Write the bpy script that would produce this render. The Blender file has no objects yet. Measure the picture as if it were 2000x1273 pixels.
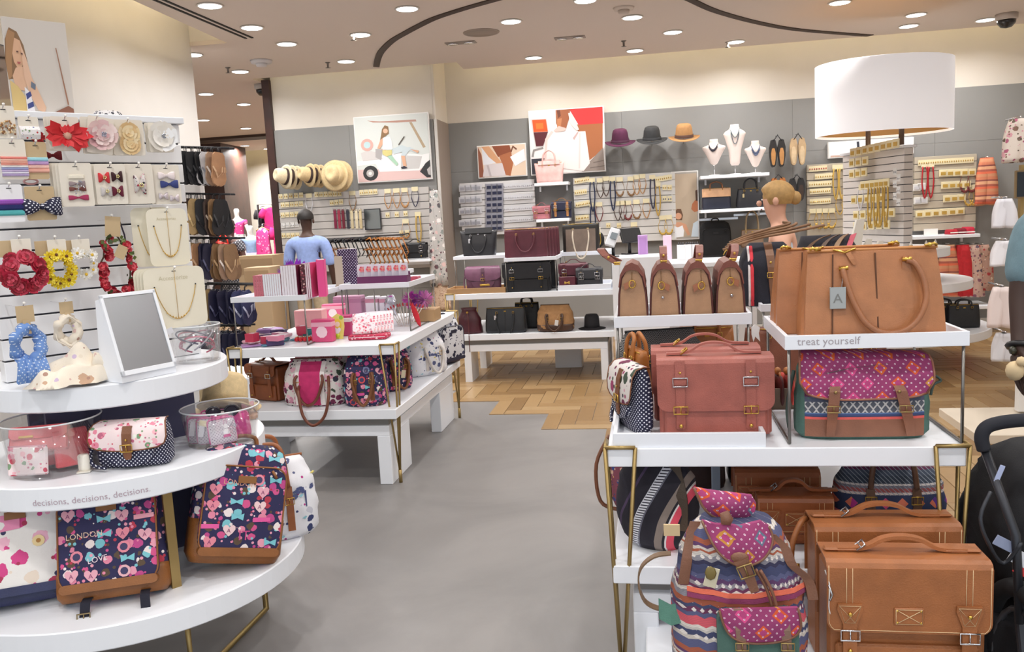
import bpy, bmesh, math, random
import numpy as np
from mathutils import Vector, Matrix
S = bpy.context.scene
COL = S.collection
# ---------- camera, world, exposure ----------
CAM_H, FPX = 1.5, 1653.5
def cam_axes(yaw, pit, rol):
    yaw, pit, rol = map(math.radians, (yaw, pit, rol))
    fw = Vector((math.sin(yaw)*math.cos(pit), math.cos(yaw)*math.cos(pit), -math.sin(pit)))
    r = Vector((math.cos(yaw), -math.sin(yaw), 0)); d = fw.cross(r)
    return math.cos(rol)*r+math.sin(rol)*d, -math.sin(rol)*r+math.cos(rol)*d, fw
CR, CD, CF = cam_axes(-9.597, 7.421, 2.957)
cam = bpy.data.cameras.new('camera'); camo = bpy.data.objects.new('camera', cam); COL.objects.link(camo)
cam.sensor_width = 36; cam.lens = FPX/2000*36; cam.clip_start = .05; cam.clip_end = 100
camo.matrix_world = Matrix(((CR.x, -CD.x, -CF.x, 0), (CR.y, -CD.y, -CF.y, 0), (CR.z, -CD.z, -CF.z, CAM_H), (0, 0, 0, 1)))
S.camera = camo
w = bpy.data.worlds.new('store_light'); S.world = w; w.use_nodes = True
w.node_tree.nodes['Background'].inputs[0].default_value = (.82, .91, 1, 1)
w.node_tree.nodes['Background'].inputs[1].default_value = 1.25
vs = S.view_settings; vs.view_transform = 'Standard'; vs.look = 'None'; vs.gamma = 1; vs.use_curve_mapping = False; vs.exposure = .16
CEIL = 3.187
def lamp(kind, loc, energy, color, size=.2, rot=(0, 0, 0), sy=None, spread=None, name='downlight_lamp'):
    l = bpy.data.lights.new(name, kind); l.energy = energy; l.color = color
    if kind == 'AREA':
        l.size = size
        l.shape = 'DISK' if sy is None else 'RECTANGLE'
        if sy: l.size_y = sy
        if spread: l.spread = spread
    o = bpy.data.objects.new(name, l); o.location = loc; o.rotation_euler = rot; COL.objects.link(o); o['kind'] = 'structure'
    return o
def ray(px, py): return CR*((px-1000)/FPX)+CD*((py-636.5)/FPX)+CF
def atY(px, py, Y): d = ray(px, py); return Vector((0, 0, CAM_H))+d*(Y/d.y)
def atZ(px, py, z): d = ray(px, py); return Vector((0, 0, CAM_H))+d*((z-CAM_H)/d.z)
def atX(px, py, X): d = ray(px, py); return Vector((0, 0, CAM_H))+d*(X/d.x)
# beams of the ceiling downlights: those in the picture, then the rows that go on towards and behind the photographer
SEEN = [(410, 10), (492, 53), (560, 85), (402, 183), (476, 203), (469, 139), (376, 106), (704, 67), (795, 16), (676, 119), (998, 41), (1042, 112),
        (1235, 33), (1314, 62), (1240, 98), (1437, 81), (1143, 0), (1640, 4), (1789, 28), (1775, 50), (1925, 38), (480, 250), (397, 234), (478, 284), (523, 290)]
DL = [tuple(atZ(x, y, CEIL).xy) for x, y in SEEN]
DL2 = [(x, y) for x in (-2.9, -1.3, .3, 1.9, 3.4) for y in (-2.4, -.4, 1.4, 3.2, 5.0)]
LAMPCOL = (1, .985, .965)
for x, y in DL: lamp('AREA', (x, y, CEIL-.012), 60 if x < -4.5 else 11, LAMPCOL, .16, spread=2.7)
for x, y in DL2: lamp('AREA', (x, y, CEIL-.012), 11, LAMPCOL, .16, spread=2.7)
# warm strips hidden in the ceiling coves
COVE = (1, .9, .66)
lamp('AREA', (1.0, 9.9, CEIL+.16), 17, COVE, 6.2, (math.pi, 0, 0), .05, name='cove_strip')
lamp('AREA', (-3.4, 9.38, CEIL+.16), 4, COVE, 2, (math.pi, 0, 0), .05, name='cove_strip')
lamp('AREA', (-3.6, 5.2, CEIL+.1), 16, COVE, .05, (math.pi, 0, 0), 4.4, name='cove_strip')
lamp('AREA', (-8, 17.9, CEIL+.1), 12, COVE, 5, (math.pi, 0, 0), .05, name='cove_strip')
# ---------- helpers ----------
R = random.Random(7)
def lin(c):
    if isinstance(c, str): c = tuple(int(c[i:i+2], 16)/255 for i in (0, 2, 4))
    return tuple(x/12.92 if x <= .04045 else ((x+.055)/1.055)**2.4 for x in c)
def bb(x0, x1, yt, yb, Y):
    "photo box of something standing at depth Y: base centre, width, height"
    b = atY((x0+x1)/2, yb, Y); t = atY((x0+x1)/2, yt, Y)
    return b, atY(x1, yb, Y).x-atY(x0, yb, Y).x, t.z-b.z
# ----- materials -----
MC = {}
def nodes(name):
    m = bpy.data.materials.new(name); m.use_nodes = True
    nt = m.node_tree; return m, nt, nt.nodes['Principled BSDF'], nt.nodes, nt.links
def mt(col, rough=.5, metal=0, bump=0, bscale=200, var=0, vscale=8, emit=0, coat=0, name=None):
    key = (col, rough, metal, bump, bscale, var, vscale, emit, coat)
    if key in MC: return MC[key]
    m, nt, b, N, L = nodes(name or 'surface'); c = lin(col)
    b.inputs['Base Color'].default_value = (*c, 1); b.inputs['Roughness'].default_value = rough; b.inputs['Metallic'].default_value = metal
    if coat: b.inputs['Coat Weight'].default_value = coat; b.inputs['Coat Roughness'].default_value = .15
    if emit: b.inputs['Emission Color'].default_value = (*c, 1); b.inputs['Emission Strength'].default_value = emit
    if bump or var: tc = N.new('ShaderNodeTexCoord')
    if bump:
        n = N.new('ShaderNodeTexNoise'); n.inputs['Scale'].default_value = bscale; n.inputs['Detail'].default_value = 3
        L.new(tc.outputs['Object'], n.inputs['Vector'])
        u = N.new('ShaderNodeBump'); u.inputs['Strength'].default_value = bump; u.inputs['Distance'].default_value = .003
        L.new(n.outputs['Fac'], u.inputs['Height']); L.new(u.outputs['Normal'], b.inputs['Normal'])
    if var:
        n = N.new('ShaderNodeTexNoise'); n.inputs['Scale'].default_value = vscale; n.inputs['Detail'].default_value = 4
        L.new(tc.outputs['Object'], n.inputs['Vector'])
        r = N.new('ShaderNodeValToRGB'); r.color_ramp.elements[0].position = .3; r.color_ramp.elements[1].position = .7
        r.color_ramp.elements[0].color = (*(x*(1-var) for x in c), 1); r.color_ramp.elements[1].color = (*(min(1, x*(1+var)) for x in c), 1)
        L.new(n.outputs['Fac'], r.inputs['Fac']); L.new(r.outputs['Color'], b.inputs['Base Color'])
    MC[key] = m; return m
def leather(col, rough=.42): return mt(col, rough, 0, .35, 260, .14, 14, name='leather')
def fabric(col, var=.1): return mt(col, .85, 0, .4, 400, var, 30, name='fabric')
GOLD = mt('d9b25a', .28, 1); STEEL = mt('c9c9cc', .25, 1); BRASS = mt('a8905f', .42, .85); CHROME = mt('e6e6ea', .12, 1)
WHITE = mt('f1f4fa', .32, 0, name='white_lacquer'); BLACK = mt('151517', .5); DARK = mt('2a2a2e', .6)
CARD = mt('ece4d6', .7, 0, 0, 1, .03); KRAFT = mt('c9b08a', .75, 0, 0, 1, .06)
def glass(name='clear_acrylic', tint='ffffff', alpha=.12):
    if name in MC: return MC[name]
    m, nt, b, N, L = nodes(name); N.remove(b)
    t = N.new('ShaderNodeBsdfTransparent'); t.inputs[0].default_value = (*lin(tint), 1)
    g = N.new('ShaderNodeBsdfGlossy'); g.inputs['Roughness'].default_value = .06
    fr = N.new('ShaderNodeLayerWeight'); fr.inputs[0].default_value = .35
    a = N.new('ShaderNodeMath'); a.operation = 'MULTIPLY_ADD'; a.inputs[1].default_value = .3; a.inputs[2].default_value = alpha*.25; L.new(fr.outputs['Fresnel'], a.inputs[0])
    x = N.new('ShaderNodeMixShader'); L.new(a.outputs[0], x.inputs[0]); L.new(t.outputs[0], x.inputs[1]); L.new(g.outputs[0], x.inputs[2])
    L.new(x.outputs[0], N['Material Output'].inputs[0]); MC[name] = m; return m
def printmat():
    "print colours come from a colour attribute on the pieces"
    if 'print' in MC: return MC['print']
    m, nt, b, N, L = nodes('printed_colour'); a = N.new('ShaderNodeVertexColor'); a.layer_name = 'Col'
    L.new(a.outputs[0], b.inputs['Base Color']); b.inputs['Roughness'].default_value = .55; MC['print'] = m; return m
# ----- pattern node materials -----
def pat(name, build, rough=.8, scale=1.0, bump=.25):
    if name in MC: return MC[name]
    m, nt, b, N, L = nodes(name); b.inputs['Roughness'].default_value = rough
    tc = N.new('ShaderNodeTexCoord'); sp = N.new('ShaderNodeSeparateXYZ'); L.new(tc.outputs['Object'], sp.inputs[0])
    def M(op, a, c=None, d=None):
        n = N.new('ShaderNodeMath'); n.operation = op
        for i, v in enumerate((a, c, d)):
            if v is None: continue
            if isinstance(v, (int, float)): n.inputs[i].default_value = v
            else: L.new(v, n.inputs[i])
        return n.outputs[0]
    def MIX(f, a, c):
        n = N.new('ShaderNodeMix'); n.data_type = 'RGBA'
        if isinstance(f, (int, float)): n.inputs[0].default_value = f
        else: L.new(f, n.inputs[0])
        for i, v in ((6, a), (7, c)):
            if isinstance(v, str): n.inputs[i].default_value = (*lin(v), 1)
            else: L.new(v, n.inputs[i])
        return n.outputs[2]
    def RAMP(f, stops, const=True):
        n = N.new('ShaderNodeValToRGB'); cr = n.color_ramp; cr.interpolation = 'CONSTANT' if const else 'LINEAR'
        L.new(f, n.inputs[0])
        while len(cr.elements) > 1: cr.elements.remove(cr.elements[-1])
        for i, (p, c) in enumerate(stops):
            e = cr.elements[0] if i == 0 else cr.elements.new(p)
            e.position = p; e.color = (*lin(c), 1)
        return n.outputs[0]
    def VOR(sc, out='Distance', rnd=1., feature='F1', metric='EUCLIDEAN', vec=None):
        n = N.new('ShaderNodeTexVoronoi'); n.feature = feature; n.distance = metric
        n.inputs['Scale'].default_value = sc; n.inputs['Randomness'].default_value = rnd
        L.new(vec or tc.outputs['Object'], n.inputs['Vector']); return n.outputs[out]
    def NOI(sc, det=3):
        n = N.new('ShaderNodeTexNoise'); n.inputs['Scale'].default_value = sc; n.inputs['Detail'].default_value = det
        L.new(tc.outputs['Object'], n.inputs['Vector']); return n.outputs['Fac']
    def CMB(x, y, z):
        n = N.new('ShaderNodeCombineXYZ')
        for i, v in enumerate((x, y, z)):
            if isinstance(v, (int, float)): n.inputs[i].default_value = v
            else: L.new(v, n.inputs[i])
        return n.outputs[0]
    def SEP(v):
        n = N.new('ShaderNodeSeparateColor'); L.new(v, n.inputs[0]); return n.outputs
    class K: pass
    k = K(); k.X, k.Y, k.Z = sp.outputs; k.M, k.MIX, k.RAMP, k.VOR, k.NOI, k.CMB, k.SEP = M, MIX, RAMP, VOR, NOI, CMB, SEP
    L.new(build(k), b.inputs['Base Color'])
    if bump:
        n = N.new('ShaderNodeTexNoise'); n.inputs['Scale'].default_value = 350; L.new(tc.outputs['Object'], n.inputs['Vector'])
        u = N.new('ShaderNodeBump'); u.inputs['Strength'].default_value = bump; u.inputs['Distance'].default_value = .002
        L.new(n.outputs[0], u.inputs['Height']); L.new(u.outputs[0], b.inputs['Normal'])
    MC[name] = m; return m
def fold(k, v, p): return k.M('ABSOLUTE', k.M('SUBTRACT', k.M('FRACT', k.M('MULTIPLY', v, 1/p)), .5))
def folk_pink(k):
    "magenta weave: white dots on a diamond grid, orange and teal lozenges"
    u = k.M('ADD', k.X, k.M('MULTIPLY', k.Y, .6)); v = k.Z
    a, c = k.M('ADD', u, v), k.M('SUBTRACT', u, v)
    P = .021
    fa, fc = fold(k, a, P), fold(k, c, P)
    dot = k.M('LESS_THAN', k.M('ADD', k.M('MULTIPLY', fa, fa), k.M('MULTIPLY', fc, fc)), .022)
    ring = k.M('LESS_THAN', k.M('ADD', k.M('MULTIPLY', fa, fa), k.M('MULTIPLY', fc, fc)), .005)
    la, lc = fold(k, a, P*4), fold(k, c, P*4)
    loz = k.M('LESS_THAN', k.M('MAXIMUM', la, lc), .23); lin_ = k.M('LESS_THAN', k.M('MAXIMUM', la, lc), .13)
    cell = k.VOR(9, 'Color')
    hue = k.RAMP(k.SEP(cell)[0], [(0, 'd8582f'), (.3, 'e0692f'), (.5, '5f6f86'), (.65, 'd94f8c'), (.85, 'c98a3c')])
    base = k.MIX(k.NOI(14), '702a5a', 'b5487c')
    c1 = k.MIX(loz, base, hue); c1 = k.MIX(lin_, c1, 'b5427a')
    return k.MIX(ring, k.MIX(dot, c1, 'f0dce4'), '9a4a8a')
def aztec(seed=1, zig=.014):
    def f(k):
        u = k.M('ADD', k.X, k.M('MULTIPLY', k.Y, .7))
        z = k.M('ADD', k.Z, k.M('MULTIPLY', k.M('SUBTRACT', fold(k, u, .03), .25), zig))
        rr = random.Random(seed); cols = ['8d8b94', 'c9c3bd', '3d4468', '6a2d52', 'd9d2ca', 'b3445f', '565a80', 'e0d8d0', '2b2b4a', 'a8583a', 'd65a66', '8f8a92', 'cfc6bd', '5d3a66']
        st, p = [], 0
        while p < 1:
            st.append((p, rr.choice(cols))); p += rr.uniform(.02, .055)
        base = k.RAMP(k.M('FRACT', k.M('MULTIPLY', z, 1/.27)), st[:31])
        fu, fz = fold(k, u, .016), fold(k, k.Z, .022)
        tri = k.M('LESS_THAN', k.M('ADD', fu, fz), .3)
        sel = k.M('GREATER_THAN', k.M('SINE', k.M('MULTIPLY', k.Z, 95)), .55)
        c = k.MIX(k.M('MULTIPLY', tri, sel), base, 'e8e0da')
        th = k.M('MULTIPLY', k.M('SINE', k.M('MULTIPLY', k.Z, 1500)), .5)
        return k.MIX(k.M('MULTIPLY_ADD', th, .25, .12), c, '4a4458')
    return f
def floral(base, cols, sc=26, size=.42, cover=.55):
    def f(k):
        nz = k.NOI(60)
        d = k.M('ADD', k.VOR(sc), k.M('MULTIPLY', k.M('SUBTRACT', nz, .5), .35)); s = k.SEP(k.VOR(sc, 'Color'))
        on = k.M('MULTIPLY', k.M('LESS_THAN', d, size), k.M('LESS_THAN', s[1], cover))
        c = k.MIX(on, base, k.RAMP(s[0], [(i/len(cols), x) for i, x in enumerate(cols)]))
        d2 = k.VOR(sc*2.3); s2 = k.SEP(k.VOR(sc*2.3, 'Color'))
        on2 = k.M('MULTIPLY', k.M('LESS_THAN', d2, size*.8), k.M('LESS_THAN', s2[2], cover*.5))
        return k.MIX(on2, c, k.RAMP(s2[0], [(i/len(cols), x) for i, x in enumerate(reversed(cols))]))
    return f
def dots(base, dot, p=.012, r=.06):
    def f(k):
        u = k.M('ADD', k.X, k.M('MULTIPLY', k.Y, .8)); a, c = k.M('ADD', u, k.Z), k.M('SUBTRACT', u, k.Z)
        fa, fc = fold(k, a, p), fold(k, c, p)
        return k.MIX(k.M('LESS_THAN', k.M('ADD', k.M('MULTIPLY', fa, fa), k.M('MULTIPLY', fc, fc)), r), base, dot)
    return f
def stripes(stops, period, axis='Z', wob=0.):
    def f(k):
        v = {'X': k.X, 'Y': k.Y, 'Z': k.Z}[axis]
        if wob: v = k.M('ADD', v, k.M('MULTIPLY', k.NOI(5), wob))
        return k.RAMP(k.M('FRACT', k.M('MULTIPLY', v, 1/period)), stops)
    return f
FOLK = lambda: pat('folk_weave', folk_pink)
AZTEC = lambda: pat('aztec_weave', aztec(3))
AZTEC2 = lambda: pat('aztec_weave_dark', aztec(11))
PARIS = lambda: pat('navy_print', floral('2c2a52', ['d6568c', 'e9a0b4', 'b93a4e', '7fc4cf', 'f0e2e0', 'c04a8a', '5b4a3a', 'e58aa5'], 30, .43, .85))
BIRD = lambda: pat('white_print', floral('e9e9ee', ['3c4470', 'c9c9d4', 'e4d27a', 'b8408a', '8fc4d0', '5a5f86', 'd8d8e2'], 22, .33, .45))
ROSE = lambda: pat('rose_print', floral('f3dfe0', ['e58aa0', 'd34a62', 'f5b8c2', '7fa07a', 'c46a86', 'f0efe6'], 40, .42, .75))
FLORD = lambda: pat('dark_floral', floral('d9d2ce', ['6b2346', '3b4a3a', 'e7b6c4', '9a3a63', '262437', 'c98aa0'], 24, .45, .8))
DOTS = lambda: pat('navy_dots', dots('23233f', 'e8e8f0', .013, .06))
# ----- mesh builder -----
def ortho(t, hint=Vector((0, 0, 1))):
    t = t.normalized()
    if abs(t.dot(hint)) > .97: hint = Vector((1, 0, 0)) if abs(t.x) < .9 else Vector((0, 1, 0))
    n = t.cross(hint).normalized(); return n, n.cross(t)
class MB:
    def __init__(s): s.v, s.f, s.fm, s.fs, s.fc, s.mats = [], [], [], [], [], []
    def mi(s, m):
        if m not in s.mats: s.mats.append(m)
        return s.mats.index(m)
    def add(s, v, f, m, smooth=False, col=None):
        o = len(s.v); s.v += [tuple(p) for p in v]; i = s.mi(m)
        for q in f: s.f.append([o+j for j in q]); s.fm.append(i); s.fs.append(smooth); s.fc.append(col)
        return s
    def tri(s): return sum(len(f)-2 for f in s.f)
    def box(s, c, d, m, rot=None, bev=0, col=None):
        x, y, z = (k/2 for k in d); M_ = rot or Matrix.Identity(3); c = Vector(c)
        if not bev:
            v = [c+M_ @ Vector((a*x, b*y, e*z)) for a in (-1, 1) for b in (-1, 1) for e in (-1, 1)]
            return s.add(v, [(0, 1, 3, 2), (4, 6, 7, 5), (0, 4, 5, 1), (2, 3, 7, 6), (0, 2, 6, 4), (1, 5, 7, 3)], m, False, col)
        b = min(bev, x*.99, y*.99, z*.99); v, ix = [], {}
        for sx in (-1, 1):
            for sy in (-1, 1):
                for sz in (-1, 1):
                    for k, p in enumerate(((sx*x, sy*(y-b), sz*(z-b)), (sx*(x-b), sy*y, sz*(z-b)), (sx*(x-b), sy*(y-b), sz*z))):
                        ix[sx, sy, sz, k] = len(v); v.append(c+M_ @ Vector(p))
        f = []
        for q in (-1, 1):
            A = lambda k, L_: [ix[(*t, k)] for t in L_]
            o = [(-1, -1), (1, -1), (1, 1), (-1, 1)][::q]
            f += [A(0, [(q, a, e) for a, e in o]), A(1, [(e, q, a) for a, e in o]), A(2, [(a, e, q) for a, e in o])]
        for a in (-1, 1):
            for e in (-1, 1):
                t = a*e
                for fn, k0, k1 in ((lambda z_: (a, e, z_), 0, 1), (lambda z_: (z_, a, e), 1, 2), (lambda z_: (e, z_, a), 2, 0)):
                    q = [ix[(*fn(-1), k0)], ix[(*fn(-1), k1)], ix[(*fn(1), k1)], ix[(*fn(1), k0)]]
                    f.append(q if t < 0 else q[::-1])
                for g in (-1, 1):
                    q = [ix[a, e, g, 0], ix[a, e, g, 1], ix[a, e, g, 2]]; f.append(q if a*e*g > 0 else q[::-1])
        return s.add(v, f, m, False, col)
    def tube(s, path, r, m, n=6, closed=False, col=None, cap=True):
        P = [Vector(p) for p in path]; k = len(P); rs = r if isinstance(r, (list, tuple)) else [r]*k
        v = []; prev = None
        for i, p in enumerate(P):
            t = (P[(i+1) % k]-P[i-1]) if (closed or 0 < i < k-1) else (P[1]-P[0] if i == 0 else P[-1]-P[-2])
            if t.length < 1e-9: t = Vector((0, 0, 1))
            t.normalize()
            if prev is None: a, b = ortho(t)
            else:
                a = prev-t*prev.dot(t)
                if a.length < 1e-6: a, b = ortho(t)
                a.normalize(); b = a.cross(t)
            prev = a
            v += [p+(a*math.cos(q)+b*math.sin(q))*rs[i] for q in (2*math.pi*j/n for j in range(n))]
        f = []
        for i in range(k if closed else k-1):
            A, B_ = i*n, ((i+1) % k)*n
            for j in range(n): f.append((A+j, A+(j+1) % n, B_+(j+1) % n, B_+j))
        if not closed and cap: f += [tuple(range(n))[::-1], tuple((k-1)*n+j for j in range(n))]
        return s.add(v, f, m, True, col)
    def strap(s, path, w, t, m, wd=(1, 0, 0), closed=False, col=None):
        "flat strap: rectangular section, width along wd"
        P = [Vector(p) for p in path]; k = len(P); wd = Vector(wd).normalized(); v = []
        ws = w if isinstance(w, (list, tuple)) else [w]*k
        for i, p in enumerate(P):
            T = (P[(i+1) % k]-P[i-1]) if (closed or 0 < i < k-1) else (P[1]-P[0] if i == 0 else P[-1]-P[-2])
            n = T.cross(wd)
            n = n.normalized() if n.length > 1e-9 else Vector((0, 0, 1)); W = wd*ws[i]/2
            v += [p-W-n*t/2, p+W-n*t/2, p+W+n*t/2, p-W+n*t/2]
        f = []
        for i in range(k if closed else k-1):
            A, B_ = i*4, ((i+1) % k)*4
            for j in range(4): f.append((A+j, A+(j+1) % 4, B_+(j+1) % 4, B_+j))
        if not closed: f += [(3, 2, 1, 0), tuple((k-1)*4+j for j in range(4))]
        return s.add(v, f, m, False, col)
    def loft(s, rings, m, cap0=True, cap1=True, smooth=True, col=None):
        n = len(rings[0]); v = [p for r in rings for p in r]; f = []
        for i in range(len(rings)-1):
            for j in range(n): f.append((i*n+j, i*n+(j+1) % n, (i+1)*n+(j+1) % n, (i+1)*n+j))
        if cap0: f.append(tuple(range(n))[::-1])
        if cap1: f.append(tuple((len(rings)-1)*n+j for j in range(n)))
        return s.add(v, f, m, smooth, col)
    def lathe(s, prof, m, n=20, c=(0, 0, 0), sx=1, sy=1, smooth=True, col=None, cap=True):
        c = Vector(c)
        rings = [[c+Vector((max(r, 1e-4)*math.cos(a)*sx, max(r, 1e-4)*math.sin(a)*sy, z)) for a in (2*math.pi*j/n for j in range(n))] for r, z in prof]
        return s.loft(rings, m, cap, cap, smooth, col)
    def ball(s, c, r, m, n=8, col=None):
        r = (r, r, r) if isinstance(r, (int, float)) else r; k = max(4, n//2+1); c = Vector(c)
        return s.loft([[c+Vector((r[0]*math.sin(b)*math.cos(a), r[1]*math.sin(b)*math.sin(a), -r[2]*math.cos(b))) for a in (2*math.pi*j/n for j in range(n))]
                       for b in (max(.02, min(math.pi-.02, math.pi*i/(k-1))) for i in range(k))], m, True, True, True, col)
    def prism(s, poly, y0, y1, m, ax='xz', smooth=False, col=None, off=(0, 0, 0)):
        "outline in the xz (or xy, yz) plane, given thickness along the third axis"
        o = Vector(off)
        mk = {'xz': lambda a, b, t: Vector((a, t, b)), 'xy': lambda a, b, t: Vector((a, b, t)), 'yz': lambda a, b, t: Vector((t, a, b))}[ax]
        n = len(poly); v = [o+mk(a, b, y0) for a, b in poly]+[o+mk(a, b, y1) for a, b in poly]
        f = [tuple(range(n)), tuple(range(2*n-1, n-1, -1))]+[(j, n+j, n+(j+1) % n, (j+1) % n) for j in range(n)]
        return s.add(v, f, m, smooth, col)
    def tf(s, M_):
        s.v = [tuple(M_ @ Vector(p)) for p in s.v]; return s
    def mesh(s, name='part'):
        me = bpy.data.meshes.new(name); me.from_pydata(s.v, [], s.f)
        for m in s.mats: me.materials.append(m)
        me.polygons.foreach_set('material_index', s.fm); me.polygons.foreach_set('use_smooth', s.fs)
        if any(c for c in s.fc):
            ca = me.color_attributes.new('Col', 'FLOAT_COLOR', 'CORNER'); a = []
            for f, c in zip(s.f, s.fc): a += [*(lin(c) if c else (1, 1, 1)), 1]*len(f)
            ca.data.foreach_set('color', a)
        me.update()
        bm = bmesh.new(); bm.from_mesh(me); bmesh.ops.recalc_face_normals(bm, faces=bm.faces); bm.to_mesh(me); bm.free()
        return me
    def build(s, name, parent=None, label=None, cat=None, group=None, kind=None, loc=None, rz=0):
        o = bpy.data.objects.new(name, s.mesh(name)); COL.objects.link(o)
        if parent: o.parent = parent
        if loc is not None: o.location = loc
        if rz: o.rotation_euler.z = rz
        tag(o, label, cat, group, kind); return o
def tag(o, label=None, cat=None, group=None, kind=None):
    for k, v in (('label', label), ('category', cat), ('group', group), ('kind', kind)):
        if v: o[k] = v
    return o
def E(name, label, cat, loc=(0, 0, 0), rz=0, group=None, rx=0, ry=0):
    o = bpy.data.objects.new(name, None); COL.objects.link(o); o.empty_display_size = .05
    o.location = loc; o.rotation_euler = (rx, ry, rz); return tag(o, label, cat, group)
def clone(root, loc=None, rz=None, label=None, group=None, sc=None):
    def cp(o, par):
        c = o.copy(); COL.objects.link(c)
        if par: c.parent = par
        for ch in KIDS(o): cp(ch, c)
        return c
    r = cp(root, None)
    if loc is not None: r.location = loc
    if rz is not None: r.rotation_euler.z = rz
    if sc is not None: r.scale = (sc, sc, sc) if isinstance(sc, (int, float)) else sc
    if label: r['label'] = label
    if group: r['group'] = group
    return r
def KIDS(o): return [c for c in o.children]
def rrect(w, h, r, n=4, cx=0, cy=0):
    "rounded rectangle outline, centred"
    r = min(r, w/2*.999, h/2*.999); P = []
    for sx, sy, a0 in ((1, 1, 0), (-1, 1, 90), (-1, -1, 180), (1, -1, 270)):
        for i in range(n+1):
            a = math.radians(a0+90*i/n); P.append((cx+sx*(w/2-r)+r*math.cos(a), cy+sy*(h/2-r)+r*math.sin(a)))
    return P
def arc(c, r, a0, a1, n, f=None):
    return [(c[0]+r*math.cos(math.radians(a0+(a1-a0)*i/n)), c[1]+r*math.sin(math.radians(a0+(a1-a0)*i/n))) for i in range(n+1)]
def bez(pts, n=12):
    "smooth curve through the points"
    P = [Vector(p) for p in pts]; out = []
    for i in range(len(P)-1):
        a, b, c, d = P[max(i-1, 0)], P[i], P[i+1], P[min(i+2, len(P)-1)]
        for j in range(n):
            t = j/n; out.append(.5*((2*b)+(c-a)*t+(2*a-5*b+4*c-d)*t*t+(3*b-a-3*c+d)*t**3))
    return out+[P[-1]]
TX = {}
def text2d(s, size):
    "outline faces of a word in its own plane"
    if s not in TX:
        cu = bpy.data.curves.new('word', 'FONT'); cu.body = s; cu.size = 1; cu.resolution_u = 2
        o = bpy.data.objects.new('word', cu); COL.objects.link(o)
        me = o.to_mesh(); TX[s] = ([(v.co.x, v.co.y) for v in me.vertices], [list(p.vertices) for p in me.polygons])
        o.to_mesh_clear(); bpy.data.objects.remove(o); bpy.data.curves.remove(cu)
    v, f = TX[s]; return [(x*size, y*size) for x, y in v], f
def word(mb, s, x, z, size, col, fn, rot=0, off=.0008):
    v, f = text2d(s, size); c, n = math.cos(rot), math.sin(rot)
    mb.add([fn(x+a*c-b*n, z+a*n+b*c, off) for a, b in v], f, printmat(), False, col)
def blob(mb, poly, col, fn, off=.0005):
    mb.add([fn(a, b, off) for a, b in poly], [tuple(range(len(poly)))], printmat(), False, col)
HEART = [(0, -.5), (.3, -.22), (.5, .08), (.48, .32), (.3, .45), (.12, .4), (0, .24), (-.12, .4), (-.3, .45), (-.48, .32), (-.5, .08), (-.3, -.22)]
def disc2(x, z, r, n=10, k=1): return [(x+r*math.cos(2*math.pi*i/n), z+k*r*math.sin(2*math.pi*i/n)) for i in range(n)]
def pl(P, x, z, s, rot=0):
    c, n = math.cos(rot), math.sin(rot); return [(x+s*(a*c-b*n), z+s*(a*n+b*c)) for a, b in P]
flatY = lambda y: (lambda a, b, off: Vector((a, y-off, b)))
# ================= setting =================
CEILM = mt('cdbfb3', .8, name='ceiling_paint'); CREAM = mt('d8d0c6', .75, 0, 0, 1, .02, 3, name='cream_paint'); GREY = mt('8a8987', .6, 0, .1, 60, .02, 2, name='grey_panel')
WOODD = mt('3a2018', .45, 0, .2, 30, .35, 5, name='dark_wood'); SLOT = mt('3b2a20', .7)
def concrete():
    m, nt, b, N, L = nodes('concrete'); tc = N.new('ShaderNodeTexCoord')
    n = N.new('ShaderNodeTexNoise'); n.inputs['Scale'].default_value = 1.1; n.inputs['Detail'].default_value = 8; n.inputs['Roughness'].default_value = .62; n.inputs['Distortion'].default_value = .8
    r = N.new('ShaderNodeValToRGB'); r.color_ramp.elements[0].position = .32; r.color_ramp.elements[1].position = .68
    r.color_ramp.elements[0].color = (*lin('787574'), 1); r.color_ramp.elements[1].color = (*lin('8d8987'), 1)
    L.new(tc.outputs['Object'], n.inputs[0]); L.new(n.outputs[0], r.inputs[0]); L.new(r.outputs[0], b.inputs['Base Color']); b.inputs['Roughness'].default_value = .42
    return m
def parquet():
    m, nt, b, N, L = nodes('oak_parquet'); tc = N.new('ShaderNodeTexCoord'); a = N.new('ShaderNodeVertexColor'); a.layer_name = 'Col'
    mp = N.new('ShaderNodeMapping'); mp.inputs['Scale'].default_value = (14, 14, 14)
    n = N.new('ShaderNodeTexNoise'); n.inputs['Scale'].default_value = 1; n.inputs['Detail'].default_value = 6; n.inputs['Distortion'].default_value = 2
    mx = N.new('ShaderNodeMix'); mx.data_type = 'RGBA'; mx.blend_type = 'MULTIPLY'; mx.inputs[0].default_value = .5
    r = N.new('ShaderNodeValToRGB'); r.color_ramp.elements[0].color = (.55, .5, .45, 1); r.color_ramp.elements[1].color = (1, 1, 1, 1)
    L.new(tc.outputs['Object'], mp.inputs[0]); L.new(mp.outputs[0], n.inputs[0]); L.new(n.outputs[0], r.inputs[0]); L.new(a.outputs[0], mx.inputs[6]); L.new(r.outputs[0], mx.inputs[7])
    L.new(mx.outputs[2], b.inputs['Base Color']); b.inputs['Roughness'].default_value = .3; return m
b = MB(); b.box((-2.2, 7.5, -.05), (16, 22, .1), concrete()); floor = b.build('floor', kind='structure')
PARQ = parquet()
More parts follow.
